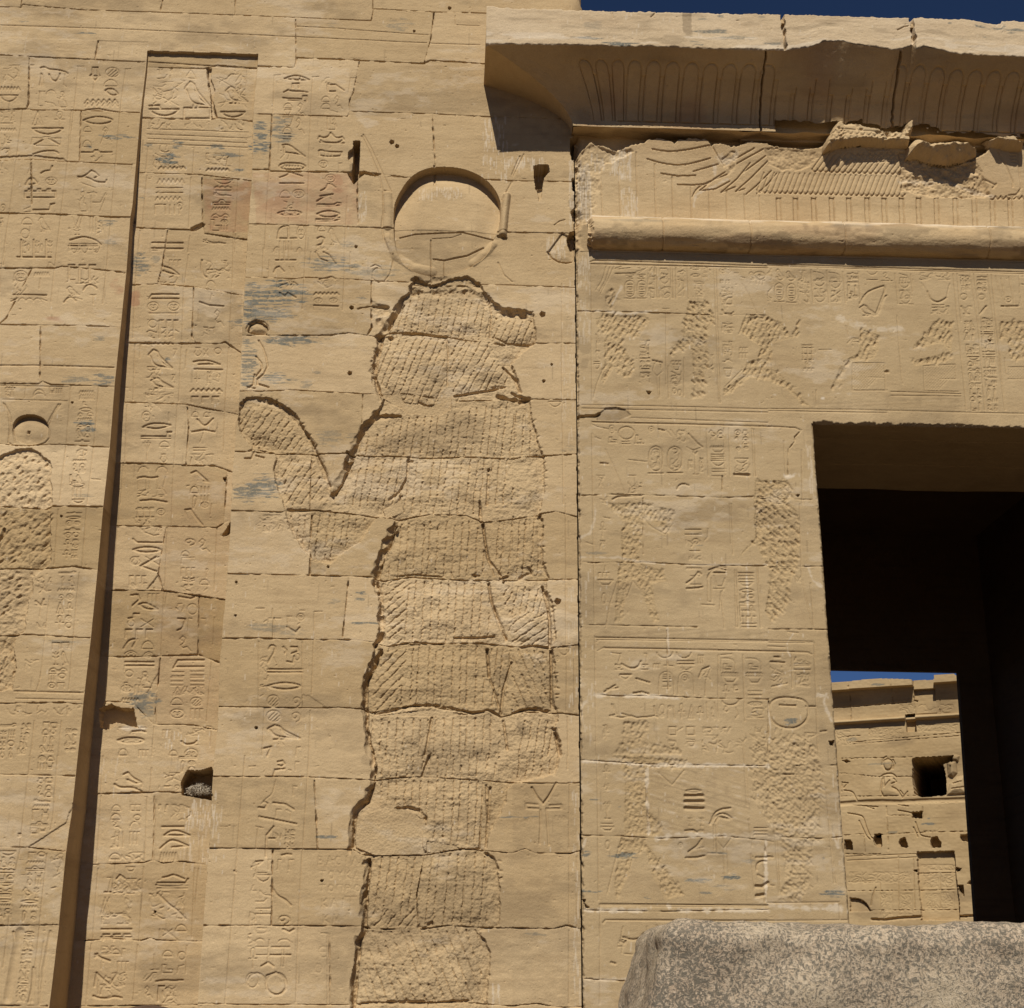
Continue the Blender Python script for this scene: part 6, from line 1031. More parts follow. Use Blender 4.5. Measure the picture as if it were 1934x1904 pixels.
# upper cornice: cavetto under a plain fillet, with a return over the tower
FY, FZ0, FZ1, CX1 = .67, 9.868, 10.262, 6.6
Pb = pts(('20', '-190,340 0,335 200,338 600,345 900,350 1000,352 1040,346 1100,352 1500,372 1934,380'), ('30', '30,382 130,382 150,376 215,372 280,360 330,350 420,312 560,306 640,330 700,336 760,346 880,368 960,374 1010,372 1060,350 1090,335 1120,372 1180,350 1240,362 1300,376 1400,402 1500,410 1600,416 1934,430 2300,440'))
Wb = at_y(Pb, -FY)
def fil_bottom(x): return np.interp(x, Wb[:, 0], Wb[:, 2])
Ptop = pts(('20', '-200,40 0,55 300,62 530,70 700,75 900,82 1300,90 1934,102'), ('30', '100,105 150,102 500,115 1075,130 1120,128 1360,138 1420,135 1560,148 1660,168 1720,178 1760,172 1770,152 1934,158 2400,165'))
Wt = at_y(Ptop, -FY)
def fil_top(x): return np.interp(x, Wt[:, 0], Wt[:, 2])
XL = .204
f = Face(XL, CX1, 0, .40, .0064, seed=51, base=lambda a, b: FY, inv=lambda a, b: (a, (b-fil_bottom(a))/(fil_top(a)-fil_bottom(a))*.40))
A, B = f.A[None, :], f.B[:, None]
f.weather(1.3)
jn_ = f.noise(.2, .05, 8)
xj = at_y(TT('30', [(122, 250), (1098, 250)]), -FY)[:, 0]; xr = at_y(TT('20', [(1285, 200), (1362, 200)]), -FY)[:, 0]
for x, w in ((xj[0], .018), (xj[1], .020)):
    f.cut = np.maximum(f.cut, .075*np.clip(1-(np.abs(A-x+.012*f._n(.05)+.01*(B-.2))/w)**4, 0, 1))
f.st[..., 3] += .6*sstep(np.minimum(A-xr[0], xr[1]-A)+.006*f._n(.017), 0, .01)*sstep(B+.08*f._n(.05), .1, .2)
for sx in ('20 750,90 765,135', '20 1050,130 1100,85', '30 980,225 1030,200 1060,195'): f.groove(f.loc(P_of(sx)), 8*f.unit, .012)
blots(f, 0, [('20', 560, 290, 140, 24, .9), ('20', 800, 330, 180, 30, .95), ('20', 1540, 240, 200, 40, .8), ('20', 1400, 330, 110, 26, .8), ('20', 1700, 285, 200, 26, .6), ('20', 1560, 125, 60, 20, .8), ('20', 620, 200, 110, 60, .3), ('20', 1434, 140, 50, 24, .6), ('20', 1900, 130, 60, 20, .6), ('30', 1680, 215, 150, 40, .8), ('30', 1375, 178, 26, 18, .9), ('30', 1850, 235, 100, 30, .8), ('30', 40, 330, 80, 22, .7), ('30', 1700, 290, 160, 20, .4)], sa=.16, sb=.018)
f.streaks(1, TT('20', [(0, 60), (1934, 330)]), 26, 61, .6, lmax=.04); f.streaks(1, TT('30', [(0, 100), (1934, 400)]), 14, 62, .5, lmax=.04)
f.st[..., 1] += .45*sstep(f.noise(.5, .04, 17)+.4*f.noise(.1, .02, 18), .35, .7)*sstep(.2-B, 0, .1)
f.st[..., 3] += .35*sstep(f.noise(.25, .04, 19), .3, .8)
e = np.minimum(B, .40-B)+.008*f._n(.05)+.006*f._n(.017); f.H -= .02*np.clip(1-e/.016, 0, 1)**2
def fillet_map(A, B, H):
    return np.stack([A, -FY-H, fil_bottom(A)+B/.40*(fil_top(A)-fil_bottom(A))], -1)
f.build({0: 'fillet'}, M_FILLET, gate, fillet_map)
# side, top and back of the fillet course
mesh_obj('cornice_bed', box_mesh('cornice_bed', [(XL+.012, -FY+.03, FZ1-.05, 9.2, 2.4, FZ1-.012), (XL+.004, -FY+.02, FZ0+.008, XL+.03, .02, FZ1-.014), (CX1, -FY+.03, FZ0, 9.2, 2.4, FZ1-.06), (1.3, .16, 8.0, 9.2, 1.84, FZ1-.06), (2.7, -.045, 9.30, 9.2, .159, FZ0), (GX1, -.06, 8.0, 9.2, .16, 9.86), (GX1, .003, LZ+.01, 9.2, .155, 8.0), (JX+.05, .17, LZ+.02, 9.2, 1.835, 8.0)]), M_CORNICE, gate)
# cavetto profile: t 0 at its foot, 1 under the fillet
def cav_out(t): return .145+(FY-.145)*np.clip(t, 0, 1.02)**2.1
ZC0 = 9.325
LC = .86
f = Face(0, CX1-.2, 0, LC, .0066, seed=61)
A, B = f.A[None, :], f.B[:, None]
f.weather(1.2)
def cav_x(A, t): return XL+A+np.interp(A, [0, .81, 1.4, 99], [.85, .25, 0, 0])*(1-(cav_out(t)-.145)/(FY-.145))
T_ = B/LC
# leaf ornament: pairs of cuts with rounded heads
xfr = CX1-XL
k = 0; x = .80
while x < CX1-.4:
    broken = 2.72 < x < 3.75
    h0, h1 = (.10, .80)
    W0 = .5*(1+math.copysign(1, 1))
    f.H -= .010*((A > x+.135) & (A < x+.182) & (B > LC*.15) & (B < LC*(.74 if not broken else .6)))
    for dx, dd in ((0, .011), (.135, .011)):
        top = h1 if not broken else .66+.1*math.sin(k*2.1)
        f.groove(np.array([[x+dx, LC*.15], [x+dx, LC*top]]), .0085, dd)
    if not broken: f.groove(np.array([(x+.0675-.0675*math.cos(a), LC*.80+.07*math.sin(a)) for a in np.linspace(0, math.pi, 9)]), .0085, .010)
    x += .182; k += 1
f.groove(np.array([[1.2, LC*.145], [CX1, LC*.145]]), .011, .014)
for x_, w in ((2.86-XL, .010), (4.15-XL, .013)): f.cut = np.maximum(f.cut, .055*np.clip(1-(np.abs(A-x_+.007*f._n(.05)+.03*(T_-.5))/w)**2, 0, 1))
f.st[..., 3] = .25*sstep(f.noise(.5, .2, 19), .0, .7); f.st[..., 2] = .25*sstep(f.noise(.4, .3, 29), .2, .8)
lip = B+.010*f._n(.05)+.008*f._n(.017)
xbr = float(at_y(TT('30', [(66, 1000)]), -.2)[0, 0])-XL
f.keep &= ~((A > xbr) & (T_ < .22+.05*f._n(.05)+.06*f.noise(.3, .3, 31)-.10*sstep(A, xbr+1.2, xbr+2.0)))
f.H += .03*sstep(.055-lip+.02*f.noise(.15, .1, 44), 0, .02)
def cav_map(A, B, H):
    t = B/LC; X = cav_x(A, t); out = cav_out(t)
    z = ZC0+(FZ0-ZC0)*t; z = z+np.clip((t-.6)/.4, 0, 1)**2*(fil_bottom(X)-FZ0)
    d = (cav_out(t+.01)-cav_out(t-.01)); n = np.sqrt(d*d+((FZ0-ZC0)*.02)**2)
    return np.stack([X, -out-H*(FZ0-ZC0)*.02/n, z-H*d/n], -1)
f.build({0: 'cavetto'}, M_CORNICE, gate, cav_map)
# return of the cavetto over the tower, and the broken bed under the upper course
f = Face(0, .76, 0, LC, .0075, seed=62); f.weather(1.0)
def ret_map(A, B, H):
    t = B/LC; X0 = cav_x(np.zeros_like(A), t); out = cav_out(t); u = A/.76
    return np.stack([X0-H*.5, -out+u*(out+.05), ZC0+(FZ0-ZC0)*t-H*.5], -1)
f.build({0: 'cavetto_return'}, M_CORNICE, gate, ret_map)
f = Face(0, CX1-1.06, 0, .34, .0075, seed=63); f.weather(1.5); f.H += .02*f.noise(.15, .1, 5)
f.build({0: 'cornice_soffit'}, M_CORNICE, gate, lambda A, B, H: np.stack([1.06+A, -.17+B, ZC0+.004+H+.0*A], -1))

# broken lumps of the winged disc left standing out under the cornice
def lump(name, tt, poly, y, deep, dome, seed, marks=(), lab=None, pw=.5):
    P = TT(tt, _pl(poly)); w = at_y(P, -y); lo, hi = w.min(0), w.max(0)
    f = Face(lo[0]-.03, hi[0]+.03, lo[2]-.03, hi[2]+.03, .006, seed=seed, base=lambda a, b: y)
    sl, D = f.sdist(f.loc(P), dome); D = D+(.010*f._n(.05)[sl]+.005*f._n(.017)[sl])*np.clip(D/.02, 0, 1)
    full = np.full(f.H.shape, -1.0, np.float32); full[sl] = D
    f.H[:] = y-deep+deep*np.clip(full/dome, 0, 1)**pw
    f.weather(1.2); f.H += .005*f._n(.05)
    for m in marks: f.groove(f.loc(P_of(m)), 9*f.unit, .010)
    f.keep = full > -.0005
    o = f.build({0: name}, M_CORNICE, gate)[0]
    if lab: o['label'] = lab
SC = []
for r_, (x0, y, n) in enumerate(((470, 995, 11), (470, 1030, 11))):
    for q in range(n):
        xx = x0+q*45-r_*18; yy = y+q*3.2; SC.append('30 %d,%d %d,%d %d,%d %d,%d' % (xx, yy-12, xx+12, yy+8, xx+30, yy+8, xx+44, yy-12))
lump('winged_disc_fragment', '30', '425,1060 470,985 515,905 560,890 600,905 640,900 760,945 900,965 1010,975 1040,920 1085,888 1110,900 1115,960 1095,1000 1090,1075 900,1065 700,1055 560,1070 440,1110', .23, .20, .035, 71, SC+['30 485,962 700,985 900,1000 1020,990'], 'lump of the winged disc carved with scale feathers', .5)
lump('winged_disc_fragment', '30', '1095,1030 1150,965 1200,970 1280,1000 1340,985 1430,980 1540,990 1610,1020 1645,1050 1640,1085 1560,1120 1400,1150 1250,1120 1180,1100 1092,1105', .33, .30, .15, 72, ['30 1220,1060 1300,1030 1420,1022 1560,1035 1640,1060'], 'smooth lens-shaped lump of the broken sun disc', .55)
lump('winged_disc_fragment', '30', '1650,1015 1800,995 1870,995 1900,1030 1960,1040 1960,1090 1880,1090 1790,1080 1700,1060', .24, .20, .05, 73, [], 'small broken lump at the right of the sun disc', .6)

# ------------------------------------------------------------------ passage behind the door
SOF = 1.84
f = Face(JX+.0, 6.9, .03, SOF, .012, seed=81); f.weather(1.5); f.H += .006*f.noise(.5, .2, 5)
for y_ in (.42, 1.1): f.cut = np.maximum(f.cut, .01*np.clip(1-(np.abs(f.B[:, None]-y_+.02*f._n(.05))/.014)**2, 0, 1))
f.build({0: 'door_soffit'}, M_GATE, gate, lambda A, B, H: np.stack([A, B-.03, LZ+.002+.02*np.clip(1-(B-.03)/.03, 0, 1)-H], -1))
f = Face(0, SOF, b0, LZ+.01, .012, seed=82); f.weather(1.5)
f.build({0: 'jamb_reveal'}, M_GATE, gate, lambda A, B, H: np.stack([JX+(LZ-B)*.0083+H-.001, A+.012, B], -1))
mesh_obj('passage_wall', box_mesh('passage_wall', [(1.3, .2, 0, JX-.03, SOF-.02, LZ), (1.3, SOF, 0, 2.9, 6.7, 8.3), (2.9, SOF, 7.4, 7.3, 6.7, 8.3), (7.2, SOF, 0, 9.2, 6.7, 7.4), (6.8, .02, 0, 9.2, SOF, LZ+.015)]), M_INNER_SHADE, gate)
rz = at_y(TT('32', [(490, 1243), (1440, 1268)]), 6.6); rj_ = at_y(TT('32', [(1440, 1268)]), 6.6); rj2 = at_y(TT('33', [(1572, 1240)]), 6.6)
rear = bpy.data.meshes.new('rear_door')
x0r, z0r, x1r = float(rj_[0, 0]), float(rz[:, 2].mean()), float(rj2[0, 0])
bm = bmesh.new()
def prism(bm, pts2, y0, y1):
    a = [bm.verts.new((x, y0, z)) for x, z in pts2]; b = [bm.verts.new((x, y1, z)) for x, z in pts2]
    bm.faces.new(a); bm.faces.new(b[::-1])
    for i in range(len(a)): bm.faces.new((a[i], b[i], b[(i+1) % len(a)], a[(i+1) % len(a)]))
zr2 = float(rj2[0, 2])
slope = (x1r-x0r)/(z0r-zr2)
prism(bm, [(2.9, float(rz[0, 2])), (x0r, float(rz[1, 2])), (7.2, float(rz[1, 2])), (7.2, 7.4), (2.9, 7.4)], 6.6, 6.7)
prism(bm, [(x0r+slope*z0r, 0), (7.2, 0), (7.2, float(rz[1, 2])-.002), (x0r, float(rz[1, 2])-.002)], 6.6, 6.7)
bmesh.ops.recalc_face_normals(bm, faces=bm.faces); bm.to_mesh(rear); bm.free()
mesh_obj('rear_doorway', rear, M_INNER_SHADE, gate)
# corner roll of the tower above the cornice
prf = []
xa_, xb_ = at_y(TT('20', [(285, 10), (525, 10)]), .12)[:, 0]
rr = (xb_-xa_)/2
bm = bmesh.new()
for k_ in range(60):
    z = 10.0+k_*.06
    for q in range(28):
        a = q/28*2*math.pi; r = rr*(1+.05*math.sin(z*9+a*2)+.04*math.sin(z*23+a*5))
        if abs((z % .62)-.31) < .035: r *= 1.06
        bm.verts.new(((xa_+xb_)/2+r*math.cos(a), .16+r*math.sin(a), z))
bm.verts.ensure_lookup_table()
for k_ in range(59):
    for q in range(28): bm.faces.new([bm.verts[k_*28+q], bm.verts[k_*28+(q+1) % 28], bm.verts[k_*28+28+(q+1) % 28], bm.verts[k_*28+28+q]])
me = bpy.data.meshes.new('corner_roll'); bm.to_mesh(me); bm.free()
me.polygons.foreach_set('use_smooth', [True]*len(me.polygons))
mesh_obj('corner_roll', me, M_TOWER, tower)

# ------------------------------------------------------------------ the temple wall beyond the passage
far = thing('temple_wall', 'sunlit far temple wall with a square dark window, seen through the passage', 'wall')
_d = rays([(4*-6370.0, 4*1842.0)])[0]; _d[2] = 0; _d /= np.linalg.norm(_d); FU = -_d; FN = np.array([FU[1], -FU[0], 0])
FO = at_y(TT('33', [(1000, 700)]), 26.0)[0]; FO[2] = 0
far.location = tuple(FO)
f = Face(-3.4, 3.4, 1.2, 13.2, .013, O=FO, U=FU, N=FN, seed=91, mmpu=.0040)
A, B = f.A[None, :], f.B[:, None]
f.H += .012*f.noise(1.2, .6, 1)+.006*f.noise(.4, .2, 2)+.003*f.noise(.08, .05, 3)
f.tone += .08*f.noise(1.0, .5, 4)
def yl(sx):
    p = f.loc(P_of(sx)); o = np.argsort(p[:, 0]); return np.interp(f.A, p[o, 0], p[o, 1])[None, :]
ytop = yl('32 300,1380 490,1372 620,1362 750,1347 870,1340 1000,1343 1103,1346 1104,1343 1250,1335 1264,1345 1265,1312 1420,1304 1424,1316 1600,1310')
yfb = yl('32 300,1440 495,1430 870,1403 1100,1388 1265,1372 1430,1362 1600,1350')
yct = yl('32 300,1545 500,1530 870,1508 1100,1492 1265,1480 1450,1470 1600,1460')
ytt = yl('32 300,1635 510,1640 960,1612 1040,1605 1115,1600 1460,1580 1600,1570'); ytb = yl('32 300,1690 510,1672 960,1645 1460,1615 1600,1606')
gap = f.loc(TT('32', [(1104, 1400), (1265, 1400)]))[:, 0]; ing = (A > gap[0]) & (A < gap[1])
t = np.clip((yfb-B)/(yfb-yct+.4), 0, 1)
cav = np.where(B > yfb, .46, .16*(1-t)**2+.03)
ymid = yl('32 1000,1425 1104,1412 1265,1400 1400,1392')
cav = np.where(ing, np.where(B > ymid, .20, .05), cav)
f.H += np.where(B > yct-.35, cav*np.ones_like(f.H), 0.03)
tc, tr = (ytt+ytb)/2, (ytt-ytb)/2
f.H += .17*np.sqrt(np.clip(1-((B-tc)/tr)**2, 0, 1))
tg = f.loc(TT('32', [(1038, 1600), (1115, 1600)]))[:, 0]; f.H -= np.where((A > tg[0]) & (A < tg[1]) & (B < ytt+.05) & (B > ytb-.30), .22, 0)
for sx in ('32 625,1365 628,1640', '32 942,1345 945,1500', '32 1100,1345 1104,1490', '32 1300,1480 1300,1590', '32 765,1690 768,1800', '32 505,1690 505,1904', '33 895,380 905,560 910,720', '33 1168,360 1170,480', '33 725,610 735,740', '33 560,210 555,300'): jline(f, P_of(sx), .02, .03)
for sx in ('32 500,1545 1100,1500', '33 555,305 850,305 1110,300 1500,290', '33 560,355 800,350 1100,360 1500,345', '33 570,600 700,590 800,600 1100,580 1525,570', '33 590,740 740,745 850,740', '33 600,1020 800,1020 1140,1015 1450,1005', '33 780,1165 1160,1165 1440,1160', '33 910,450 1080,450', '33 1180,570 1280,570 1300,545', '33 1140,885 1420,880', '32 600,1820 900,1795 1480,1750', '32 600,1805 1480,1725', '32 560,1760 700,1750', '33 560,20 1090,10', '33 540,130 860,160 1090,155'): jline(f, P_of(sx), .018, .03)
for sx, w, d in (('33 555,362 700,350 850,345 1000,350 1150,340 1510,330', .07, .05), ('33 790,1235 880,1240 1000,1225 1150,1215', .05, .08), ('33 1460,1210 1570,1205', .04, .05)):
    f.groove(f.loc(P_of(sx)), w, d)
for sx in ('33 870,60 880,95 905,110 935,95 945,60 930,30 905,22 880,35 870,60', '33 862,70 870,20 895,5', '33 945,30 960,60 945,100', '33 855,155 885,135 940,130 970,160', '33 865,170 850,260 870,305', '33 875,170 880,235 920,185', '33 950,170 970,195 935,210', '33 940,237 975,250 1018,318 1055,270', '33 1000,262 1020,290', '33 578,260 640,268 660,310 680,350', '33 560,200 605,205 575,240', '33 605,433 700,448 722,465 745,545 775,615 800,625', '33 690,490 740,600 770,630', '33 640,370 760,380 830,385', '33 750,385 800,400', '33 985,412 1060,425 1110,440', '33 1115,500 1140,580 1160,605 1225,615', '33 985,370 1060,380', '33 1100,540 1130,610', '33 620,1075 690,1080 740,1110 775,1170', '33 1510,965 1530,945 1560,945', '33 815,995 790,1060 778,1130', '33 1380,80 1360,170', '33 1400,210 1460,195', '33 1390,250 1500,235'):
    f.groove(f.loc(chaikin(P_of(sx), 2, 75)), .024, .04)
def fhole(poly, d, tt='33'): f.sink(f.loc(TT(tt, _pl(poly))), d, .012, .015, .05)
fhole('1095,18 1240,8 1400,0 1395,40 1320,60 1345,180 1345,295 1170,310 1112,290 1095,200', 4.5)
for sx, h_, R_ in (('33 1352,55 1375,35 1425,40 1432,130 1400,165 1360,150', .14, .10), ('33 1325,40 1345,25 1400,-15 1450,0 1440,45 1400,40', .12, .06), ('33 1348,300 1372,210 1420,160 1490,145 1510,290', .12, .14), ('33 862,62 880,30 905,22 930,32 944,62 930,100 905,110 878,98', .05, .12), ('33 855,270 870,180 900,140 950,150 975,190 940,235 1000,280 980,300 880,300', .04, .12)):
    s2, D2 = f.sdist(f.loc(P_of(sx)), R_); f.H[s2] += h_*np.clip(D2/R_, 0, 1)**.6
fhole('582,632 620,636 636,660 638,705 582,705', .28); fhole('800,625 810,590 850,590 858,640 860,685 830,692 805,670', .25); fhole('988,660 1000,630 1035,612 1045,640 1062,690 1000,690', .28); fhole('1230,640 1245,608 1280,610 1305,650 1308,690 1235,692', .3); fhole('1458,595 1530,590 1530,650 1455,640', .2); fhole('1090,425 1165,420 1165,470 1090,465', .3); fhole('805,588 845,586 845,608 808,608', .3)
fhole('1125,725 1410,718 1420,880 1440,1040 1452,1240 1160,1240 1160,1165 1140,1000', .16); fhole('1105,865 1130,855 1130,880', .2); fhole('1420,840 1465,850 1430,880', .2); fhole('1435,980 1475,975 1478,1060 1455,1030', .2)
fhole('622,1078 690,1080 740,1112 772,1172 622,1178', .10); fhole('1512,965 1530,945 1560,945 1555,990', .1)
fhole('560,35 600,28 625,45 590,50', .12); fhole('1100,1488 1135,1486 1130,1496', .1, '32'); fhole('1450,1210 1570,1200 1570,1215 1450,1222', .08)
rngf = random.Random(77)
for tt, x, y, w, h, n in (('32', 770, 1700, 250, 70, 60), ('32', 1130, 1670, 300, 50, 40), ('33', 620, 880, 460, 80, 50), ('33', 850, 1040, 90, 200, 40), ('33', 1000, 1040, 90, 160, 30), ('33', 1150, 820, 260, 40, 34), ('33', 1170, 900, 110, 90, 34), ('33', 1310, 900, 100, 90, 24), ('33', 1190, 1040, 100, 110, 34), ('33', 1310, 1030, 90, 120, 24), ('32', 520, 1720, 120, 100, 14), ('32', 1000, 1520, 400, 60, 24)): scrib(f, tt, x, y, w, h, n, rngf, 5, .014)
for sx in ('33 600,790 1120,765', '33 590,760 1120,740', '33 610,950 810,945', '33 985,760 990,1200', '33 850,960 850,1230', '33 1300,890 1300,1150', '33 1100,780 1110,1150'): f.groove(f.loc(P_of(sx)), .016, .02)
for n, (tt, x, y, rx, ry, s) in enumerate((('33', 1200, 470, 60, 14, .9), ('33', 1200, 515, 70, 12, .9), ('33', 930, 575, 60, 10, .6), ('32', 840, 1388, 60, 12, .8), ('32', 630, 1780, 60, 20, .5), ('33', 850, 60, 130, 10, .5))): f.stain(0, f.loc(TT(tt, [(x, y)])), rx*.004, ry*.004, s, n, sa=.3, sb=.05)
f.st[..., 3] += .5*sstep(f.noise(1.2, .4, 14), .2, .9)
f.keep &= (B < ytop-.0+.03*f.noise(.2, .2, 15)) if False else (B < ytop+.0)
cor = B > yct-.02; f.part[cor & np.ones_like(f.part, bool)] = 1
f.part[(np.abs(B-tc) < tr+.01)] = 2
wl = f.inside(f.loc(TT('33', _pl('1085,0 1420,-10 1420,310 1085,320'))))
f.part[wl[0]][wl[1]] = 3
f.build({0: 'wall_face', 1: 'cornice', 2: 'torus_moulding', 3: 'window'}, M_FAR, far)
# the rest of that wall, out of the gap
def far_box(name, a0, a1, b0_, b1_, n0, n1):
    bm = bmesh.new(); vv = []
    for n_ in (n0, n1):
        for a, b in ((a0, b0_), (a1, b0_), (a1, b1_), (a0, b1_)):
            p = FO+a*FU+n_*FN; vv.append(bm.verts.new((p[0], p[1], b)))
    for q in ((0, 1, 2, 3), (7, 6, 5, 4), (0, 4, 5, 1), (1, 5, 6, 2), (2, 6, 7, 3), (3, 7, 4, 0)): bm.faces.new([vv[i] for i in q])
    bmesh.ops.recalc_face_normals(bm, faces=bm.faces)
    me = bpy.data.meshes.new(name); bm.to_mesh(me); bm.free(); return me
for nm, a in (('wall_core', (-3.4, 3.4, 0, 9.0, -4.9, -6.5)), ('wall_wing', (-14, -3.41, 0, float(ytop[0, 0])-.03, 0, -6.5)), ('wall_wing', (3.41, 16, 0, float(ytop[0, -1])-.03, 0, -6.5)), ('wall_footing', (-3.4, 3.4, 0, 1.19, 0, -4.89))):
    mesh_obj(nm, far_box(nm, *a), M_FAR, far)

# ------------------------------------------------------------------ granite
gm_, nt, b = nodes('grey_pink_granite'); k = NT(nt)
pos = k.n('ShaderNodeNewGeometry').outputs['Position']
wob = k.n('ShaderNodeVectorMath', operation='MULTIPLY_ADD'); nz = k.n('ShaderNodeTexNoise'); nz.inputs['Scale'].default_value = 22; nz.inputs['Detail'].default_value = 4
nt.links.new(pos, nz.inputs['Vector']); nt.links.new(nz.outputs['Color'], wob.inputs[0]); wob.inputs[1].default_value = (.05, .05, .05); nt.links.new(pos, wob.inputs[2])
n1 = k.noise(wob.outputs[0], 80, 5, .72); n2 = k.noise(wob.outputs[0], 170, 4, .7); n3 = k.noise(pos, 2.2, 3, .5)
vor = k.n('ShaderNodeTexVoronoi'); nt.links.new(wob.outputs[0], vor.inputs['Vector']); vor.inputs['Scale'].default_value = 95
col = k.mix(k.ramp(n3, .35, .65), c4(.49, .395, .265), c4(.50, .375, .255))
col = k.mix(k.math('MULTIPLY', k.ramp(vor.outputs['Color'], .3, .8), .4), col, c4(.60, .505, .37))
col = k.mix(k.math('MULTIPLY', k.ramp(k.math('ADD', n1, k.math('MULTIPLY', n3, .35)), .63, .75), .9), col, c4(.135, .12, .09))
col = k.mix(k.math('MULTIPLY', k.ramp(n2, .55, .66), .88), col, c4(.11, .098, .075))
nt.links.new(col, b.inputs['Base Color']); b.inputs['Roughness'].default_value = .78
bp = k.n('ShaderNodeBump'); bp.inputs['Strength'].default_value = .7; bp.inputs['Distance'].default_value = .008; nt.links.new(k.math('ADD', n1, n2), bp.inputs['Height']); nt.links.new(bp.outputs[0], b.inputs['Normal'])
M_GRAN = gm_
YF, YB = -6.45, -5.35
gt = at_y(TT('33', [(0, 1245), (900, 1240)]), -5.7); gtz = float(gt[:, 2].mean())-.03
gfx = float(at_y(TT('23', [(985, 1850)]), YF)[0, 0]); gbx = float(at_y(TT('23', [(800, 1850)]), YB)[0, 0])
def boulder():
    L = 4.6; r = .11; n = (220, 60, 110)
    V, Fq = [], []; off = 0
    def grid(fn, nu, nv):
        nonlocal off
        u, v = np.meshgrid(np.linspace(0, 1, nu), np.linspace(0, 1, nv)); P = fn(u, v).reshape(-1, 3)
        i = np.arange(nu*nv).reshape(nv, nu)
        V.append(P); Fq.append(np.stack([i[:-1, :-1], i[:-1, 1:], i[1:, 1:], i[1:, :-1]], -1).reshape(-1, 4)+off); off += nu*nv
    o = np.ones
    grid(lambda u, v: np.stack([u, 0*u, v], -1), n[0], n[2]); grid(lambda u, v: np.stack([1-u, 0*u+1, v], -1), n[0], n[2])
    grid(lambda u, v: np.stack([0*u, 1-u, v], -1), n[1], n[2]); grid(lambda u, v: np.stack([0*u+1, u, v], -1), n[1], n[2])
    grid(lambda u, v: np.stack([u, v, 0*u+1], -1), n[0], n[1])
    P = np.concatenate(V); D = np.array([L, YB-YF, gtz])
    Q = P*D; lo = np.array([r, r, -1]); hi = D-np.array([r, r, r*.75])
    core = np.clip(Q, lo, hi); d = Q-core; ln = np.linalg.norm(d/np.array([r, r, r*.75]), axis=1, keepdims=True)
    sel = (np.abs(d/np.array([r, r, r*.75])) > 1e-6).sum(1) > 1
    Q = np.where(sel[:, None], core+d/np.maximum(ln, 1e-6), Q)
    nrm = d/np.maximum(np.linalg.norm(d, axis=1, keepdims=True), 1e-6)
    h = .010*vn3(Q, .9, 1)+.020*vn3(Q, 3.3, 2)+.012*vn3(Q, 9, 3)+.006*vn3(Q, 24, 4)
    Q = Q+nrm*h[:, None]
    # the end leans out towards its foot and the back corner runs further left
    fr = np.clip(1-Q[:, 0]/1.2, 0, 1); back = Q[:, 1]/D[1]
    Q[:, 0] += fr*(back*(gbx-gfx)*.9 - .30*np.clip(gtz-Q[:, 2]-.1, 0, 1.0)+.02)
    Q += np.array([gfx+.05, YF, 0])
    return np_mesh('granite_block', Q, np.concatenate(Fq))
g_o = mesh_obj('granite_block', boulder(), M_GRAN)
tag(g_o, 'weathered speckled grey and pink granite block with rounded edges in the foreground', 'granite block')

# ------------------------------------------------------------------ nest in the beam hole
M_TWIG = simple('dry_twigs', (.30, .24, .165), .9, (.52, .46, .36), 60)
rn = random.Random(9)
ng = TT('03', [(1500, 292)]); _t = Face(0, 1, 0, 1, 1, base=tower_base); nc = _t.loc(ng)[0]; ny = float(n_depth(nc[1]))+.10
nc = at_y(ng, ny)[0]
bm = bmesh.new()
def stick(p, q, r):
    p, q = Vector(p), Vector(q); m = (p+q)/2+Vector((rn.uniform(-.01, .01), rn.uniform(-.01, .01), rn.uniform(0, .016)))
    prev = None
    for a, bb in ((p, m), (m, q)):
        ax = (bb-a).normalized(); s1 = ax.orthogonal().normalized(); s2 = ax.cross(s1)
        ring = [[bm.verts.new(c+s1*r*math.cos(t)+s2*r*math.sin(t)) for t in (0, 2.09, 4.19)] for c in (a, bb)]
        for i in range(3): bm.faces.new((ring[0][i], ring[0][(i+1) % 3], ring[1][(i+1) % 3], ring[1][i]))
for _ in range(420):
    a = rn.uniform(0, 6.28); rr_ = rn.random()**.6; z0 = rn.random()*.085*(1.15-rr_*.7)
    c = Vector((nc[0]+.095*rr_*math.cos(a), ny-.01+.06*rr_*math.sin(a), nc[2]+.006+z0))
    d = Vector((rn.uniform(-1, 1), rn.uniform(-.5, .5), rn.uniform(-.5, .6))).normalized()*rn.uniform(.015, .04)
    stick(c-d, c+d, rn.uniform(.0011, .0026))
me = bpy.data.meshes.new('bird_nest'); bm.to_mesh(me); bm.free()
tag(mesh_obj('bird_nest', me, M_TWIG), 'small grey twig nest tucked in the square hole low in the tower wall', 'nest')

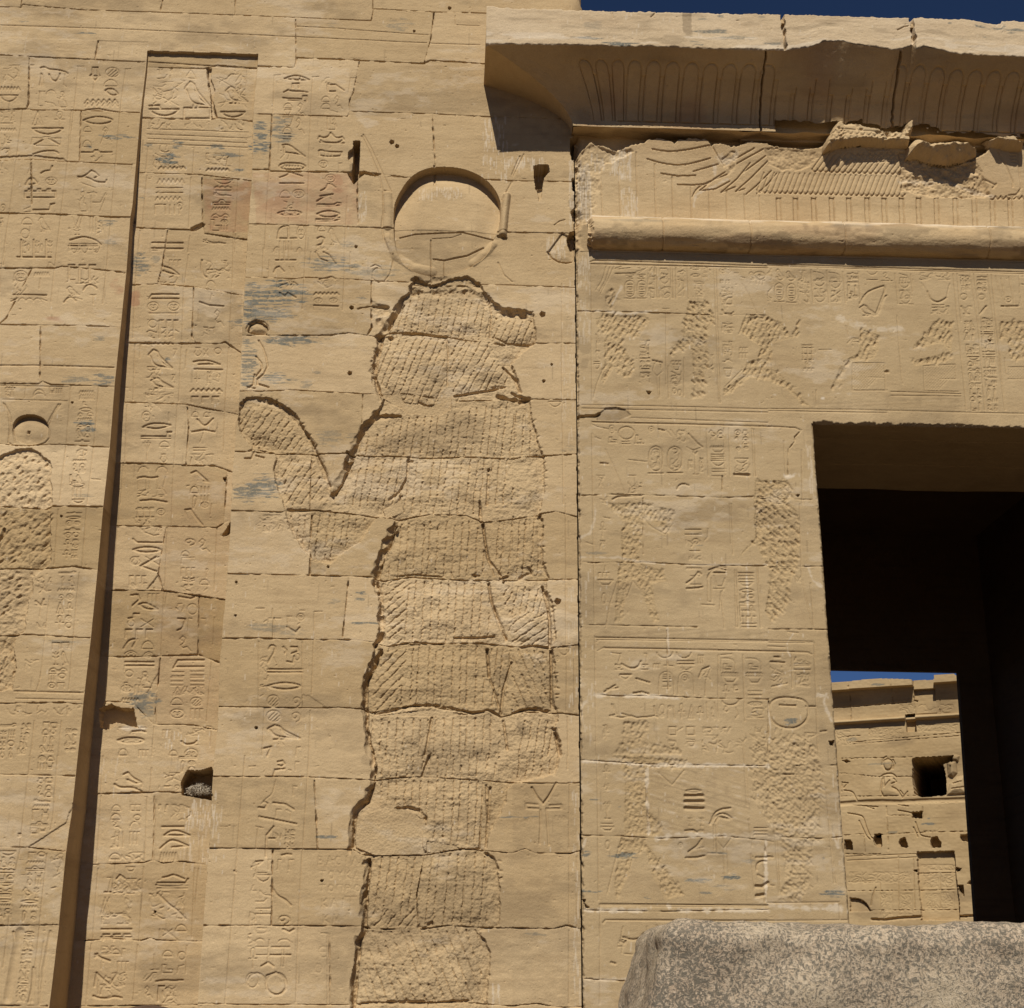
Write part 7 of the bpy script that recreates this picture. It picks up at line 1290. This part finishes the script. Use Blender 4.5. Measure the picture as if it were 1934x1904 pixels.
# ------------------------------------------------------------------ a visitor, only the crown of the head in view
M_HAIR = simple('brown_hair', (.13, .08, .052), .6, (.07, .042, .027), 90); M_SKIN = simple('skin', (.50, .31, .21), .6); M_SHIRT = simple('shirt', (.22, .25, .30), .85, (.19, .21, .26), 12); M_TROU = simple('trousers', (.10, .10, .115), .85)
PD = 1.62
tp = at_y(np.array([[1105.0, 7596.0]]), CAM[1]+PD)[0]
px, py, pz = float(tp[0]), float(tp[1]), float(tp[2])
per = thing('person', 'visitor with dark brown hair, only the crown of the head showing at the bottom edge', 'person', (px, py, 0))
HS = pz/1.70
def skin(name, verts, edges, radii, mat, sub=2):
    me = bpy.data.meshes.new(name); me.from_pydata([(x*HS+px, y*HS+py, z*HS) for x, y, z in verts], edges, [])
    o = mesh_obj(name, me, mat, per); md = o.modifiers.new('skin', 'SKIN'); md.use_smooth_shade = True
    for v, r in zip(me.skin_vertices[0].data, radii): v.radius = (r[0]*HS, r[1]*HS) if isinstance(r, tuple) else (r*HS, r*HS)
    me.skin_vertices[0].data[0].use_root = True
    s = o.modifiers.new('sub', 'SUBSURF'); s.levels = s.render_levels = sub
    return o
# standing, facing the wall: pelvis, spine, neck, head, arms, legs
bv = [(0, 0, .93), (0, .01, 1.12), (0, 0, 1.32), (0, .005, 1.42), (0, .01, 1.47), (0, .012, 1.53), (0, .02, 1.60), (0, .015, 1.655),
      (-.10, 0, 1.38), (-.19, 0, 1.35), (-.235, -.01, 1.10), (-.24, .06, .86), (-.24, .09, .78), (.10, 0, 1.38), (.19, 0, 1.35), (.235, -.01, 1.10), (.24, .06, .86), (.24, .09, .78),
      (-.09, 0, .86), (-.10, .015, .49), (-.105, -.01, .10), (-.11, .10, .04), (.09, 0, .86), (.10, .015, .49), (.105, -.01, .10), (.11, .10, .04)]
be = [(0, 1), (1, 2), (2, 3), (3, 4), (4, 5), (5, 6), (6, 7), (3, 8), (8, 9), (9, 10), (10, 11), (11, 12), (3, 13), (13, 14), (14, 15), (15, 16), (16, 17), (0, 18), (18, 19), (19, 20), (20, 21), (0, 22), (22, 23), (23, 24), (24, 25)]
br = [(.15, .10), (.135, .095), (.15, .105), (.10, .08), .055, .062, (.078, .092), (.055, .07), .075, .055, .042, .032, .036, .075, .055, .042, .032, .036, .09, .06, .042, .035, .09, .06, .042, .035]
skin('body', bv, be, br, M_SKIN)
for sx_ in (-1, 1):
    for q, (dx, L_) in enumerate(((-.012, .075), (.004, .085), (.018, .08), (.03, .062))):
        x0 = sx_*.24
        skin('finger', [(x0, .085+dx, .76), (x0+sx_*.004, .09+dx*1.2, .76-L_*.55), (x0-sx_*.01, .095+dx*1.2, .76-L_)], [(0, 1), (1, 2)], [.011, .0095, .008], M_SKIN, 1)
    skin('finger', [(sx_*.225, .105, .79), (sx_*.215, .128, .755), (sx_*.212, .135, .725)], [(0, 1), (1, 2)], [.012, .011, .009], M_SKIN, 1)
skin('shirt', [(0, 0, .90), (0, .01, 1.12), (0, 0, 1.32), (0, .005, 1.41), (-.10, 0, 1.375), (-.19, 0, 1.345), (-.225, -.005, 1.16), (.10, 0, 1.375), (.19, 0, 1.345), (.225, -.005, 1.16)], [(0, 1), (1, 2), (2, 3), (3, 4), (4, 5), (5, 6), (3, 7), (7, 8), (8, 9)], [(.17, .12), (.15, .112), (.165, .12), (.105, .088), .085, .068, .06, .085, .068, .06], M_SHIRT)
skin('trousers', [(0, 0, .92), (-.09, 0, .86), (-.10, .015, .49), (-.105, -.008, .12), (.09, 0, .86), (.10, .015, .49), (.105, -.008, .12)], [(0, 1), (1, 2), (2, 3), (0, 4), (4, 5), (5, 6)], [(.165, .115), .105, .075, .06, .105, .075, .06], M_TROU)
def hair_mesh():
    n, mq = 160, 60; V = []
    for i in range(mq):
        ph = i/(mq-1)*1.95
        for j in range(n):
            th = j/n*2*math.pi; R = 1+math.sin(min(ph, 1.57))**2*(.03*math.sin(th*17+ph*3)+.025*math.sin(th*7+1.3+ph)+.018*math.sin(th*29+ph*9))
            back = -math.sin(th); drop = 1.0 if back > -.2 else .62
            V.append((.093*R*math.sin(ph*drop)*math.cos(th), .112*R*math.sin(ph*drop)*math.sin(th), .118*R*math.cos(ph*drop)))
    V = np.array(V)*HS+np.array([px, py+.015*HS, (1.70-.118)*HS]); i = np.arange(n*mq).reshape(mq, n); r2 = np.roll(i, -1, 1)
    return np_mesh('hair', V, np.stack([i[:-1], r2[:-1], r2[1:], i[1:]], -1).reshape(-1, 4))
mesh_obj('hair', hair_mesh(), M_HAIR, per)
